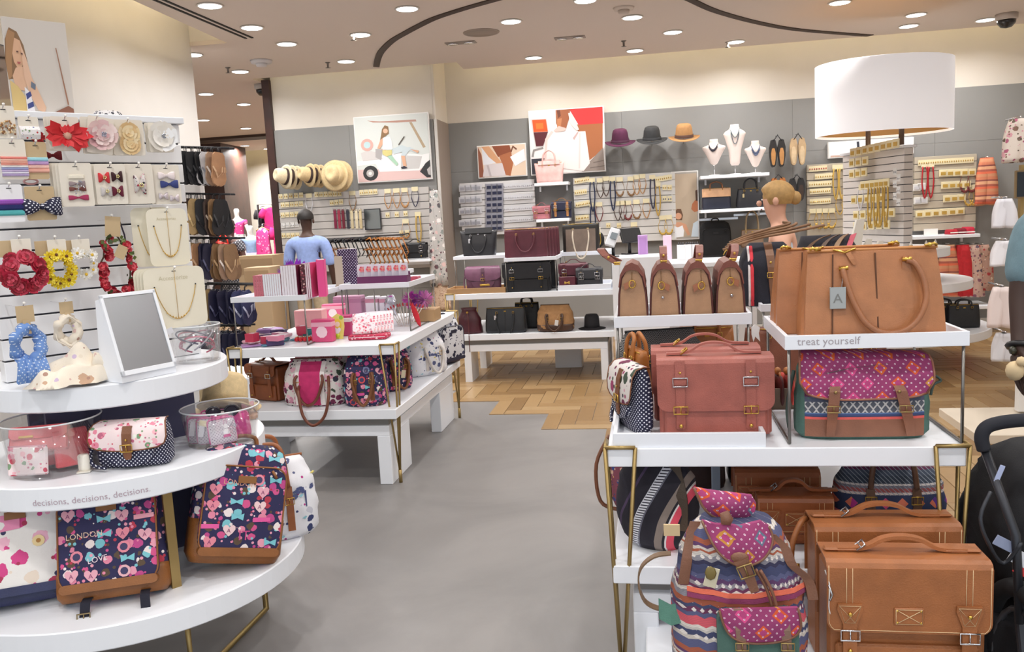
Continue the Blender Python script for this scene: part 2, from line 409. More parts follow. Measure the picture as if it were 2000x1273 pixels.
def planks():
    wd, n = .115, 4; L_ = wd*n; tones = ['a4845a', '9c7b50', 'ab8b60', '95744a', 'b09268', 'a07f54', '8c6c44']; out = []
    rr = random.Random(5)
    for i in range(-40, 40):
        for j in range(20, 105):
            q = (i-j) % (2*n)
            if q == 0: x, y, dx, dy = i*wd, j*wd, L_, wd
            elif q == 2*n-1: x, y, dx, dy = i*wd, j*wd, wd, L_
            else: continue
            cx, cy = x+dx/2, y+dy/2
            if cx+cy < 5.22 or cx > 4.35 or cx < -4.4 or cy > 10.1 or cy < 2.6: continue
            out.append((cx, cy, dx, dy, rr.choice(tones)))
    vis = lambda p: (-2.0 < p[0] < .0 and p[1] < 8.8) or (1.0 < p[0] and p[1] < 9.5 and (p[0]/p[1]) > .28 and (p[0]/p[1]) < .62)
    out.sort(key=lambda p: (not vis(p), p[1])); return out
PL = planks(); cache = {}
rest = MB()
for k, (x, y, dx, dy, t) in enumerate(PL):
    if k < 300:
        if (dx > dy, t) not in cache:
            b = MB(); b.box((0, 0, 0), (dx-.003, dy-.003, .012), PARQ, bev=.002, col=t); cache[dx > dy, t] = b.mesh('plank')
        o = bpy.data.objects.new('plank', cache[dx > dy, t]); COL.objects.link(o); o.parent = floor; o.location = (x, y, 0.0)
    else: rest.box((x, y, 0), (dx-.003, dy-.003, .012), PARQ, col=t)
# wood beyond the shop opening at the far left
for j in range(60):
    for i in range(22):
        rest.box((-9.4+i*.24, 9.3+j*.15, 0), (.236, .147, .012), PARQ, col=R.choice(['9e8160', 'a58866', '977a58', 'aa8e6c']))
rest.build('planks', floor, kind='stuff')
# back wall: cream above, grey panels below with joints
def panel_wall(name, x0, x1, y, joints_x, top=2.628):
    b = MB(); b.box(((x0+x1)/2, y+.07, 1.7), (x1-x0, .1, 3.5), CREAM); o = b.build(name, kind='structure')
    zs = [0.1, .72, 1.38, 2.05, top]; xs = [x0]+joints_x+[x1]
    for i in range(len(xs)-1):
        for k in range(4):
            p = MB(); p.box(((xs[i]+xs[i+1])/2, y+.01, (zs[k]+zs[k+1])/2), (xs[i+1]-xs[i]-.0015, .024, zs[k+1]-zs[k]-.0015), GREY, bev=.0008); p.build('panel', o)
    return o
panel_wall('wall_back', -2.40, 4.3, 10.11, [-.3, 1.6, 3.1])
panel_wall('wall_alcove', -4.32, -2.40, 9.55, [-3.4])
b = MB(); b.box((-2.384, 9.868, 1.7), (.03, .59, 3.5), CREAM); o = b.build('wall_return', kind='structure')
p = MB(); p.box((-2.365, 9.83, 1.31), (.02, .55, 2.63), mt('8f8279', .6)); p.build('panel', o)
b = MB(); b.box((-2.37, 9.545, 1.31), (.03, .03, 2.63), mt('cfcac4', .4)); b.build('trim_1', kind='structure')
b = MB(); b.box((-4.36, 9.62, 1.6), (.09, .22, 3.2), WOODD); b.build('trim_2', kind='structure')
b = MB(); b.box((4.35, 4, 1.7), (.1, 13, 3.5), CREAM); b.build('wall_right', kind='structure')
b = MB(); b.box((1., 10.085, .05), (6.6, .02, .1), mt('d9d6d0', .5)); b.build('baseboard_back', kind='structure')
# left wall, slightly skewed as in the picture
wl = [(-3.43, -3), (-4.125, 7.49)]
b = MB(); b.prism([(-3.43, -3), (-4.125, 7.49), (-4.6, 7.49), (-4.6, -3)], 0, 3.5, mt('c8c4c0', .75, 0, 0, 1, .02, 3), 'xy'); b.build('wall_left', kind='structure')
# ceiling with its recessed coves
b = MB()
b.prism([(-3.11, -3), (-3.753, 7.47), (-4.125, 7.47), (-10.2, 7.47), (-10.2, 17.6), (-4.42, 17.6), (-4.42, 9.32), (-2.04, 9.32), (-2.06, 9.78), (4.06, 9.78), (4.06, -3)], CEIL, CEIL+.04, CEILM, 'xy')
b.build('ceiling', kind='structure')
b = MB(); b.box((-2.9, 6.5, CEIL+.33), (15, 24, .04), mt('e6dcc0', .8)); b.build('ceiling_cove', kind='structure')
for i, (pts, wd) in enumerate((([(735, 130), (738, 115), (745, 100), (765, 80), (790, 65), (818, 50), (850, 35), (905, 17), (965, 0), (1010, -12)], .05), ([(1330, -10), (1350, 0), (1400, 22), (1480, 44), (1560, 58), (1680, 68), (1700, 69)], .05))):
    b = MB(); b.strap(bez([atZ(x, y, CEIL-.003) for x, y in pts], 5), .075, .012, SLOT, wd=(.7, -.7, 0) if i else (.7, .7, 0))
    b.build('trim_%d' % (3+i), kind='structure')
b = MB(); b.box((-7.3, 14.9, CEIL-.02), (5.6, .5, .05), SLOT); b.build('trim_5', kind='structure')
# far side beyond the opening
b = MB(); b.box((-7.5, 18.3, 1.8), (9, .1, 3.8), mt('d8d0c4', .7)); b.build('wall_far', kind='structure')
b = MB(); b.box((-10.2, 12.8, 1.8), (.1, 10.8, 3.8), mt('c8bfb2', .7)); b.build('wall_far_left', kind='structure')
b = MB(); b.box((-9.0, 16.2, 1.6), (1.5, 1.3, 3.2), WOODD, Matrix.Rotation(.1, 3, 'Z')); b.build('pillar_wood', kind='structure')
b = MB(); b.box((-3.9, 7.5, CEIL+.18), (.9, .04, .34), CREAM); b.build('trim_8', kind='structure')
b = MB(); b.box((-3.45, 4.9, CEIL+.2), (.03, 5.4, .3), CREAM, Matrix.Rotation(.06, 3, 'Z')); b.build('trim_9', kind='structure')
# linear air slot beside the left cove
a0, a1 = (-3.5, 2.0), (-3.46, 7.36)
for k in (-.03, .03):
    b = MB(); b.box(((a0[0]+a1[0])/2+k, 4.7, CEIL-.002), (.022, 5.3, .008), mt('1c1714', .8)); b.build('trim_%d' % (6 if k < 0 else 7), kind='structure')
# ceiling fittings
LIT = mt('ffffff', .4, emit=9); 
dl0 = None
for x, y in DL:
    if dl0 is None:
        dl0 = E('ceiling_downlight', 'round recessed ceiling downlight shining white', 'lamp', group='ceiling downlights')
        b = MB(); b.lathe([(.088, 0), (.1, -.006), (.088, -.012), (.08, 0)], mt('e8e4de', .4), 20); b.build('trim_ring', dl0)
        b = MB(); b.lathe([(.084, -.002), (.084, -.009)], LIT, 20); b.build('lens', dl0); dl0.location = (x, y, CEIL)
    else: clone(dl0, (x, y, CEIL))
for i, (px, py, lab) in enumerate(((1113, 73, 'twin spotlight tray in the ceiling, switched off, above the hats'), (900, 83, 'twin spotlight tray in the ceiling beside the curved slot, one lamp glinting'))):
    q = atZ(px, py, CEIL); e = E('twin_spotlight', lab, 'lamp', q)
    b = MB(); b.box((0, 0, -.004), (.3, .12, .008), mt('8d8178', .5), bev=.003); b.build('housing', e)
    for k in (-.08, .08):
        b = MB(); b.lathe([(.05, -.016), (.045, -.008)], CHROME, 14, (k, 0, 0)); b.build('spotlight', e)
q = atZ(1218, 15, CEIL); e = E('smoke_detector', 'small white smoke detector on the ceiling above the bright downlight', 'detector', q)
b = MB(); b.lathe([(.09, 0), (.08, -.02)], CEILM, 18); b.build('base', e); b = MB(); b.lathe([(.05, -.02), (.045, -.045), (.01, -.05)], mt('b8a99c', .5), 16); b.build('sensor', e)
q = atZ(510, 118, CEIL); e = E('smoke_detector', 'white smoke detector on the ceiling left of the alcove cove', 'detector', q)
b = MB(); b.lathe([(.11, 0), (.1, -.03)], mt('c9c4c4', .5), 18); b.build('base', e); b = MB(); b.lathe([(.06, -.03), (.05, -.06), (.01, -.065)], mt('c9c4c4', .5), 16); b.build('sensor', e)
q = atZ(940, 63, CEIL); b = MB(); b.lathe([(.17, 0), (.165, -.008)], mt('9d8d80', .7), 24); b.lathe([(.15, -.008), (.15, -.01)], mt('95867a', .8), 24)
b.build('ceiling_speaker', label='flat round loudspeaker grille flush in the ceiling', cat='speaker', loc=q)
for px, py, lab in ((513, 165, 'dark dome security camera under the ceiling left of the alcove'), (1966, 27, 'dark dome security camera at the right end of the ceiling')):
    q = atZ(px, py, CEIL); e = E('dome_camera', lab, 'camera', q)
    b = MB(); b.lathe([(.1, 0), (.1, -.05), (.085, -.06)], mt('b8aca2', .5), 20); b.build('housing', e); b = MB(); b.lathe([(.085, -.055), (.08, -.09), (.05, -.125), (.005, -.135)], mt('2b2828', .15), 20); b.build('dome', e)
sp0 = None
for px, py in ((690, 66), (640, 122), (1218, 80), (1421, 82), (445, 132)):
    q = atZ(px, py, CEIL)
    if sp0 is None:
        sp0 = E('sprinkler', 'tiny sprinkler head on the ceiling', 'sprinkler', q, group='ceiling sprinklers'); b = MB(); b.lathe([(.03, 0), (.012, -.01), (.01, -.05), (.03, -.055)], mt('6f655c', .4), 8); b.build('head', sp0)
    else: clone(sp0, q)
# ================= display furniture =================
GREYSH = mt('8d8a86', .5); RISER = mt('eceff6', .35)
def hairpin(e, x, y, sx, sy, top, foot_dx=.02, a=.088):
    "gilded leg: three thin rods meeting in one small foot"
    b = MB(); fx, fy = x-sx*foot_dx, y-sy*foot_dx; o = .006
    X, Y = x+sx*o, y+sy*o
    for p in ((X, Y), (X-sx*a, Y), (X, Y-sy*a)): b.tube([(p[0], p[1], top+.004), (fx, fy, .05)], .0062, BRASS, 4)
    for p, q in (((X, Y), (X-sx*a, Y)), ((X, Y), (X, Y-sy*a))): b.tube([(*p, top+.004), (*q, top+.004)], .0062, BRASS, 4)
    b.tube([(fx, fy, 0), (fx, fy, .075)], .011, BRASS, 8); b.build('hairpin_leg', e)
def display_table(lab, x0, x1, y0, y1, top=.81, th=.056, legs=((1, -1), (-1, -1), (1, 1), (-1, 1))):
    e = E('display_table', lab, 'table'); b = MB(); b.box(((x0+x1)/2, (y0+y1)/2, top-th/2), (x1-x0, y1-y0, th), WHITE, bev=.003); b.build('table_top', e)
    for sx, sy in legs: hairpin(e, x1 if sx > 0 else x0, y1 if sy > 0 else y0, sx, sy, top)
    return e
def bench(lab, x0, x1, y0, y1, lw=.075, ld=.4, inset=.06):
    e = E('display_bench', lab, 'bench'); b = MB(); b.box(((x0+x1)/2, (y0+y1)/2, .422), (x1-x0, y1-y0, .056), WHITE, bev=.003); b.build('shelf_board', e)
    b = MB(); b.box(((x0+x1)/2, (y0+y1)/2, .37), (x1-x0-.14, y1-y0-.14, .05), GREYSH); b.build('spacer', e)  # support in the gap; the gap's grey shadow is put into its colour
    X0, X1, Y0, Y1 = x0+inset, x1-inset, y0+.04, y1-.04
    b = MB(); b.box(((X0+X1)/2, (Y0+Y1)/2, .316), (X1-X0, Y1-Y0, .06), WHITE, bev=.003); b.build('bench_top', e)
    for x in (X0+lw/2, X1-lw/2):
        for y in (Y0+ld/2, Y1-ld/2):
            b = MB(); b.box((x, y, .143), (lw, ld, .286), WHITE, bev=.003); b.build('leg', e)
    return e
def tray(name, lab, x0, x1, y0, y1, z0, h=.04, feet=None, foot_z=.81, lip=.012, cat='riser', solid=.012, rm=None):
    "white shallow tray; on thin steel rods when it stands above the table"
    rm = rm or RISER; e = E(name, lab, cat); b = MB(); cx, cy, dx, dy = (x0+x1)/2, (y0+y1)/2, x1-x0, y1-y0
    b.box((cx, cy, z0+solid/2+.001), (dx-.006, dy-.006, solid), rm)
    for yy in (y0+lip/2, y1-lip/2): b.box((cx, yy, z0+h/2), (dx, lip, h), rm, bev=.001)
    for xx in (x0+lip/2, x1-lip/2): b.box((xx, cy, z0+h/2), (lip, dy-2*lip, h), rm, bev=.001)
    b.build('tray', e)
    if feet:
        for x in (x0+.012, x1-.012):
            b = MB(); ya, yb = y0+.012, y1-.012
            b.tube([(x, ya, z0), (x, ya, foot_z+.005), (x, yb, foot_z+.005), (x, yb, z0)], .0048, mt('8b8884', .35, .9), 5); b.build('rod_frame', e)
    return e
display_table('white display table with brass hairpin legs under the treat yourself tray', -.146, .835, 2.42, 3.95)
bench('low white display bench under the table of tan leather bags', -.142, .83, 2.42, 3.95, inset=.055)
b = MB(); b.box((.34, 2.2, .12), (.78, .62, .24), WHITE, bev=.004)
e = E('plinth', 'low white plinth at the bottom carrying the folk backpack and tan briefcases', 'plinth'); b.build('block', e)
b = MB(); b.box((.34, 2.2, .012), (.74, .58, .024), GREYSH); b.build('kickboard', e)
tray('display_tray', 'low white tray on the right table holding the red-brown satchels', -.128, .305, 2.43, 3.0, .81, .042)
tray('raised_tray', 'raised white tray on rods holding four brown and taupe satchels', -.14, .335, 3.0, 3.4, 1.085, .04, feet=1)
tr = tray('raised_tray', 'raised white tray lettered treat yourself under the big tan handbags', .361, .844, 2.44, 2.9, 1.086, .04, feet=1)
b = MB(); word(b, 'treat yourself', .394, 1.099, .0305, 'a9a2a8', lambda a, c, o: Vector((a, 2.44-o, c))); b.build('lettering', tr, label='thin grey words treat yourself')
tray('raised_tray', 'raised white tray at the rear of the right table under the navy striped bag', .42, .82, 3.46, 3.9, 1.07, .03, feet=1)
display_table('white display table with brass hairpin legs piled with notebooks and pink gifts', -2.46, -1.455, 4.56, 6.15)
bench('low white bench under the gift table holding printed weekend bags', -2.44, -1.45, 4.5, 6.15, ld=.4)
tray('raised_tray', 'raised white tray on brass rods carrying the row of notebooks', -2.45, -1.985, 4.62, 5.35, 1.075, .032, feet=1)
tray('raised_tray', 'raised white tray on rods carrying the pots of flower cards', -1.96, -1.5, 5.1, 5.75, 1.09, .032, feet=1)
tray('raised_tray', 'raised white tray at the rear behind the pink folder', -2.2, -1.75, 5.8, 6.1, 1.12, .03, feet=1)
display_table('white display table at the back with rows of dark handbags', -1.85, -.34, 7.43, 8.5, .82, .052, legs=((-1, -1), (-1, 1)))
bench('low white bench under the dark handbags at the back', -1.79, -.34, 7.43, 8.5, lw=.065, inset=.07, ld=.3)
tray('raised_tray', 'raised white shelf under the black trapeze handbag', -1.86, -1.3, 7.85, 8.3, 1.11, .03, feet=1, foot_z=.82)
tray('raised_tray', 'raised white shelf under the burgundy totes', -1.3, -.83, 7.43, 7.9, 1.095, .032, feet=1, foot_z=.82)
tray('raised_tray', 'raised white shelf under the taupe and cream tote', -.86, -.36, 7.9, 8.35, 1.1, .036, feet=1, foot_z=.82)
tray('display_tray', 'shallow wooden tray on the back table under the purple clutch', -1.84, -1.3, 7.44, 7.75, .82, .05, solid=.01, rm=mt('b08a60', .6))
tray('display_tray', 'low white tray on the back table under the small burgundy boxes', -.83, -.36, 7.44, 7.9, .82, .045)
# till counter at the right end of the back table
e = E('till_counter', 'tall white till counter beside the back table of dark handbags', 'counter')
b = MB(); b.box((-.1, 7.45, .55), (.46, .5, 1.1), WHITE, bev=.003); b.box((-.305, 7.195, .76), (.06, .03, .7), WHITE); b.build('body', e)
b = MB(); b.box((.3, 7.9, .99), (1.3, .7, .04), WHITE, bev=.003); b.build('counter_top', e); b = MB(); b.box((.3, 7.95, .48), (1.2, .55, .96), mt('dcdadc', .5)); b.build('front_panel', e)
q = atZ(1100, 745, 0); b = MB(); b.box((0, 0, .14), (.26, .2, .28), mt('e9edf3', .3), bev=.004); e = E('storage_box', 'pale glossy box standing under the back bench', 'box', (-.83, 8.2, 0)); b.build('carton', e)
b = MB(); b.box((0, 0, .285), (.27, .21, .012), mt('e9edf3', .3)); b.build('lid', e)
# tiered round stands with a slat panel
def round_stand(lab, c, ang, n_slat=12, half=.33, top=1.915, radii=((.35, .62), (.76, .51), (1.04, .40)), words=None, thick=.06, panelcol='f0f0f2', posts=((.3, .3), (-.3, .3), (.3, -.3), (-.3, -.3)), feet=(-1.05, .5)):
    e = E('tiered_stand', lab, 'display stand', (c[0], c[1], 0), ang)
    # local x runs along the slat panel, local -y is the front
    for z, r in radii:
        b = MB(); b.lathe([(r-.004, z-.075), (r, z-.071), (r, z-.004), (r-.004, z)], WHITE, 72, smooth=False); sh = b.build('round_shelf', e)
        if words and abs(z-.76) < .01:
            t = MB(); v, f = text2d(words[0], .337/max(p[0] for p in text2d(words[0], 1)[0])); tw = max(p[0] for p in v)
            mid = words[1]; t.add([((r+.0008)*math.cos(mid+(x-tw/2)/r), (r+.0008)*math.sin(mid+(x-tw/2)/r), z-.054+y) for x, y in v], f, printmat(), False, 'b9a5b0'); t.build('lettering', sh, label='thin pinkish grey words decisions, decisions, decisions.')
    for p in posts:
        b = MB(); a = math.atan2(p[1], p[0]); b.box((p[0], p[1], .52), (.03, .012, .34), BRASS, Matrix.Rotation(a+1.57, 3, 'Z')); b.build('post', e)
    for p in ((0, .1), (0, -.1)):
        b = MB(); b.box((p[0], p[1], .68), (.5, .02, .66), mt('4a4a66', .6)); b.build('core_panel', e)
    for a in feet:
        b = MB(); p = [Vector((.46*math.cos(a+k), .46*math.sin(a+k), .0)) for k in (-.62, .62)]
        b.tube([p[0]+Vector((0, 0, .28)), p[0]+Vector((0, 0, .012)), p[1]+Vector((0, 0, .012)), p[1]+Vector((0, 0, .28))], .012, BRASS, 4); b.build('base_frame', e)
    z0 = 1.04; step = (top-.02-z0)/n_slat; SL = mt(panelcol, .35)
    core = MB(); core.box((0, 0, (z0+top)/2), (2*half-.014, thick-.014, top-z0), mt('2d2f38', .6)); pn = core.build('slat_core', e)
    for i in range(n_slat):
        b = MB(); b.box((0, 0, z0+(i+.5)*step), (2*half, thick, step-.006), SL, bev=.002); b.build('slat', e)
    b = MB(); b.box((0, 0, top-.01), (2*half+.02, thick+.05, .022), WHITE, bev=.002); b.build('top_cap', e)
    return e
LSI = lambda x, y, z: (Matrix.Rotation(-LA, 3, 'Z') @ (atZ(x, y, z)-LS)).xy
LS = Vector((-1.92, 2.70, 0)); LA = math.pi/2-math.radians(36.2)
round_stand('white three-tier round stand with slat panel of hair accessories in the left foreground', LS, LA, words=('decisions, decisions, decisions.', -2.07), posts=(LSI(345, 1146, .35), (-.4, .2), (.38, .2)), feet=(-.95, 1.1, 3.1))
# ================= bag builders =================
class Soft:
    "soft upright body: rounded sections along z; prof = (height share, width share, depth share, y shift)"
    def __init__(s, w, d, h, prof, e=3.2, sag=0, seed=1):
        s.w, s.d, s.h, s.p, s.e = w, d, h, [tuple(q)+(0,)*(4-len(q)) for q in prof], e; s.sag = sag; s.rr = random.Random(seed)
    def at(s, t):
        P = s.p; t = min(max(t, P[0][0]), P[-1][0])
        for a, b in zip(P, P[1:]):
            if t <= b[0]:
                k = (t-a[0])/(b[0]-a[0]+1e-9); k = k*k*(3-2*k) if s.sag else k
                return [a[i]+(b[i]-a[i])*k for i in (1, 2, 3)]
        return P[-1][1:]
    def rings(s, n=32, m=10):
        out = []
        for i in range(m+1):
            t = s.p[0][0]+(s.p[-1][0]-s.p[0][0])*i/m; sx, sy, yo = s.at(t); r = []
            for j in range(n):
                a = 2*math.pi*j/n; c, q = math.cos(a), math.sin(a)
                x = math.copysign(abs(c)**(2/s.e), c)*s.w/2*sx; y = math.copysign(abs(q)**(2/s.e), q)*s.d/2*sy+yo*s.d
                if s.sag and 0 < i < m:
                    g = s.sag*math.sin(a*5+t*9+s.w*40)*math.sin(t*13+a*2); x += g*c; y += g*q
                r.append(Vector((x, y, t*s.h)))
            out.append(r)
        return out
    def mesh(s, mb, mat, n=32, m=10): mb.loft(s.rings(n, m), mat); return mb
    def front(s, x, z, off=0):
        sx, sy, yo = s.at(z/s.h); q = min(.98, abs(x)/(s.w/2*sx+1e-6))
        return Vector((x, -s.d/2*sy*(1-q**s.e)**(1/s.e)+yo*s.d-off, z))
def buckle(b, c, w, h, m=GOLD, r=.0022, ax=(1, 0, 0), up=(0, 0, 1), pin=True):
    c, ax, up = Vector(c), Vector(ax), Vector(up)
    b.tube([c+ax*a*w/2+up*e*h/2 for a, e in ((-1, -1), (1, -1), (1, 1), (-1, 1))], r, m, 5, True)
    if pin: b.tube([c-up*h/2, c+up*h/2], r*.7, m, 4)
def stud(b, c, r=.004, m=GOLD): b.ball(c, (r, r*.6, r), m, 8)
def stitch(b, pts, col='e8cfa8', r=.0006, y=None): b.tube(pts, r, mt(col, .7), 3)
def satchel(lab, loc, w, h, d, col, flap=.62, rz=0, grp=None, cat='satchel', strap_col=None, wide=(.2, .2), patch=False, stitches=None, loops=True, front_pocket=True, metal=GOLD, name='leather_satchel'):
    e = E(name, lab, cat, loc, rz, grp); L_ = leather(col); S_ = leather(strap_col) if strap_col else L_
    b = MB(); b.box((0, 0, h*.47), (w*.97, d, h*.94), L_, bev=.008)
    if front_pocket: b.box((0, -d/2-.008, h*.23), (w*.88, .018, h*.44), L_, bev=.006)
    b.build('body', e)
    fb = h*(1-flap); yf = -d/2-(.022 if front_pocket else .008)
    out = [(-w/2, h)]+arc((-w/2+.03, fb+.03), .03, 180, 270, 5)+arc((w/2-.03, fb+.03), .03, 270, 360, 5)+[(w/2, h)]
    b = MB(); b.prism([(a, min(c, h-.012)) for a, c in out], yf-.0045, yf, L_)
    b.strap([(0, yf-.002, h-.014), (0, yf+.004, h-.003), (0, yf+.016, h+.002), (0, d/2-.012, h+.002), (0, d/2-.001, h-.008), (0, d/2+.003, h-.03), (0, d/2+.003, h*.5)], w, .005, L_)
    fl = b.build('flap', e)
    if stitches:
        b = MB(); q = [(a*.975, max(c, fb+.006)) for a, c in out]; stitch(b, [Vector((a, yf-.0052, c-.006 if c > h-.02 else c)) for a, c in q], stitches, .0009)
        for s in (-1, 1):
            for k in (-.007, .007): stitch(b, [Vector((s*w*(.5-wide[0])+k, yf-.0052, z)) for z in (fb+.05, h-.012)], stitches, .0007)
        b.build('stitching', fl, label='pale stitching')
    for s in (-1, 1):
        x = s*w*(.5-wide[0]); sw = .028 if not patch else .03
        b = MB()
        if not patch:
            b.strap([(x, yf-.006, h*.99), (x, yf-.008, h*.8), (x, yf-.007, fb+.012), (x, yf-.004, fb-.004), (x, yf+.002, h*.12), (x, yf+.003, h*.1)], [sw, sw, sw*.92, sw*.9, sw, sw*.6], .003, S_)
            if loops: b.strap([(x-sw*.62, yf-.010, h*.72), (x+sw*.62, yf-.010, h*.72)], .014, .003, S_, wd=(0, 0, 1))
        else:
            b.prism([(x-.028, fb+.075), (x+.028, fb+.075), (x+.03, fb+.06), (x+.016, fb+.022), (x+.016, fb-.07), (x, fb-.085), (x-.016, fb-.07), (x-.016, fb+.022), (x-.03, fb+.06)], yf-.0105, yf-.006, S_)
            stitch(b, [Vector((x+p, yf-.0112, fb+q)) for p, q in ((-.025, .07), (.025, .07), (.012, .027), (-.012, .027), (-.025, .07), (.012, .027), (-.012, .027), (.025, .07))], stitches or 'e8cfa8', .0007)
        st = b.build('closing_strap', e)
        b = MB()
        if not patch:
            buckle(b, (x, yf-.012, h*.72), sw*1.5, .026, STEEL, .0026, pin=False); b.build('loop_ring', st); b = MB(); stud(b, (x, yf-.01, h*.84)); b.build('stud', st); b = MB(); stud(b, (x, yf-.006, h*.15), .006); b.build('stud', st)
            b = MB(); buckle(b, (x, yf-.01, fb+.004), sw*1.45, .022, metal, .0022)
        else:
            stud(b, (x, yf-.014, fb+.05), .0055); b.build('stud', st); b = MB(); stud(b, (x, yf-.014, fb-.045), .006); b.build('stud', st); b = MB(); buckle(b, (x, yf-.014, fb-.004), .044, .026, metal, .0026)
        b.build('buckle', st)
    if patch:
        b = MB(); b.box((0, yf-.007, fb+.045), (.068, .004, .044), L_, bev=.002); zz = yf-.0098
        for p in ([(-.03, .018), (.03, .018), (.03, -.018), (-.03, -.018), (-.03, .018)], [(-.03, .018), (.03, -.018)], [(.03, .018), (-.03, -.018)]): stitch(b, [Vector((p_, zz, fb+.045+q)) for p_, q in p], stitches, .0009)
        for p in (-.027, .027):
            for q in (-.015, .015): stud(b, (p, zz, fb+.045+q), .003)
        b.build('stitched_patch', e)
    b = MB(); hz = h+.006; hw = w*.32
    P = bez([(-hw-.03, -.01, hz+.004), (-hw*.72, -.01, hz+.008), (-hw*.35, -.01, hz+.03), (0, -.01, hz+.036), (hw*.35, -.01, hz+.03), (hw*.72, -.01, hz+.008), (hw+.03, -.01, hz+.004)], 5)
    if patch:
        b.strap(P, [.022]*len(P), .009, S_, wd=(0, 1, 0)); 
        for s in (-1, 1): b.box((s*(hw+.02), -.01, hz+.004), (.085, .026, .008), S_, bev=.004)
    else: b.strap(P, [.02]*len(P), .006, S_, wd=(0, 1, 0))
    hd = b.build('handle', e)
    for s in (-1, 1): b = MB(); buckle(b, (s*hw*.8, -.01, hz+.012), .024, .034, metal if not patch else STEEL, .0026, (.75, 0, s*-.6), (0, 1, 0)); b.build('handle_ring', hd); return e
def tote(lab, loc, w, h, d, col, top=(.92, .45), rz=0, grp=None, cat='handbag', hcol=None, handle='down', hx=.22, hr=.0075, seams=True, metal=GOLD, tag_=None, name='handbag', wings=0, hlen=.6, panel=None, stud_=True, e_=5):
    e = E(name, lab, cat, loc, rz, grp); L_ = leather(col); H_ = leather(hcol) if hcol else L_
    s = Soft(w, d, h, [(0, .96, .97), (.03, 1, 1), (.3, .99, .97), (.7, (1+top[0])/2, (1+top[1])/2), (1, top[0], top[1])] if not wings else [(0, .86, 1), (.04, .88, 1), (.5, .94, .8), (.85, 1, .5), (1, 1.03, .3)], e_)
    b = MB(); s.mesh(b, L_); b.build('body', e)
    if wings:
        b = MB(); b.loft([[Vector((x*w*.37, y, z*h)) for x, y in ((-1, -d*.3*k), (1, -d*.3*k), (1, d*.3*k), (-1, d*.3*k))] for z, k in ((.9, 1), (1.1, .6))], L_, smooth=False); b.build('top_band', e)
    b = MB()
    if seams:
        for x in (-w*.36, 0, w*.36)[::1 if seams == 3 else 2] if seams != 1 else (0,):
            b.tube([s.front(x, h*t, .0006) for t in (.04, .2, .4, .6, .8, .97)], .0014, mt('5a3418' if col[0] in 'bc' else '1a1414', .6), 4)
    if panel: 
        pc, z0, z1, xw = panel; v = []; n = 8
        for i in range(n+1):
            for z in (z0, z1): v.append(s.front(-xw*w/2+xw*w*i/n, z*h, .012))
        b.add(v, [(2*i, 2*i+1, 2*i+3, 2*i+2) for i in range(n)], leather(pc))
    b.tube([s.front(x*w*top[0]*.47, h*.985, .001) for x in (-1, -.5, 0, .5, 1)], .0022, metal, 5)
    b.build('seams', e, label='dark seams and metal top edge')
    for f in (-1, 1):
        b = MB(); zt = h*(.8 if handle == 'down' else .86); P0 = s.front(-hx*w, zt, .004); P1 = s.front(hx*w, zt, .004)
        if f > 0: P0.y, P1.y = -P0.y, -P1.y
        q = hlen*h
        if handle == 'down' and f < 0: mid = [(P0.x-.006, P0.y-.014, zt-q*.25), (P0.x+.02*w, P0.y-.02, zt-q*.6), (-w*.1, P0.y-.03, zt-q*.92), (0, P0.y-.032, zt-q), (w*.1, P0.y-.03, zt-q*.92), (P1.x-.02*w, P1.y-.02, zt-q*.6), (P1.x+.006, P1.y-.014, zt-q*.25)]
        elif handle == 'down': mid = [(P0.x, P0.y+.02, zt-q*.3), (0, P0.y+.03, zt-q), (P1.x, P1.y+.02, zt-q*.3)]
        else: mid = [(P0.x+.003, P0.y*.9, h+q*.3), (P0.x*.75, P0.y*.6, h+q*.75), (0, P0.y*.5, h+q), (P1.x*.75, P1.y*.6, h+q*.75), (P1.x-.003, P1.y*.9, h+q*.3)]
        b.tube(bez([P0]+mid+[P1], 5), hr, H_, 7); hd = b.build('handle', e)
        for P in (P0, P1): b = MB(); b.box(P+Vector((0, .001*f, -.006)), (.022, .006, .03), H_, bev=.002); buckle(b, P+Vector((0, f*.006, .004)), .016, .016, metal, .002, pin=False); b.build('handle_mount', hd)
    if tag_:
        b = MB(); p = s.front(-hx*w-.012, h*.62, .012); b.box(p, (.02, .003, .04), mt(tag_, .4, .2), bev=.001); b.tube([p+Vector((0, 0, .02)), s.front(-hx*w, h*.8, .008)], .0015, metal, 4); b.build('swing_tag', e)
    if stud_: b = MB(); p = s.front(.0, h*.86, .002); b.box(p, (.02, .005, .012), metal, bev=.002); b.build('clasp', e)
    return e
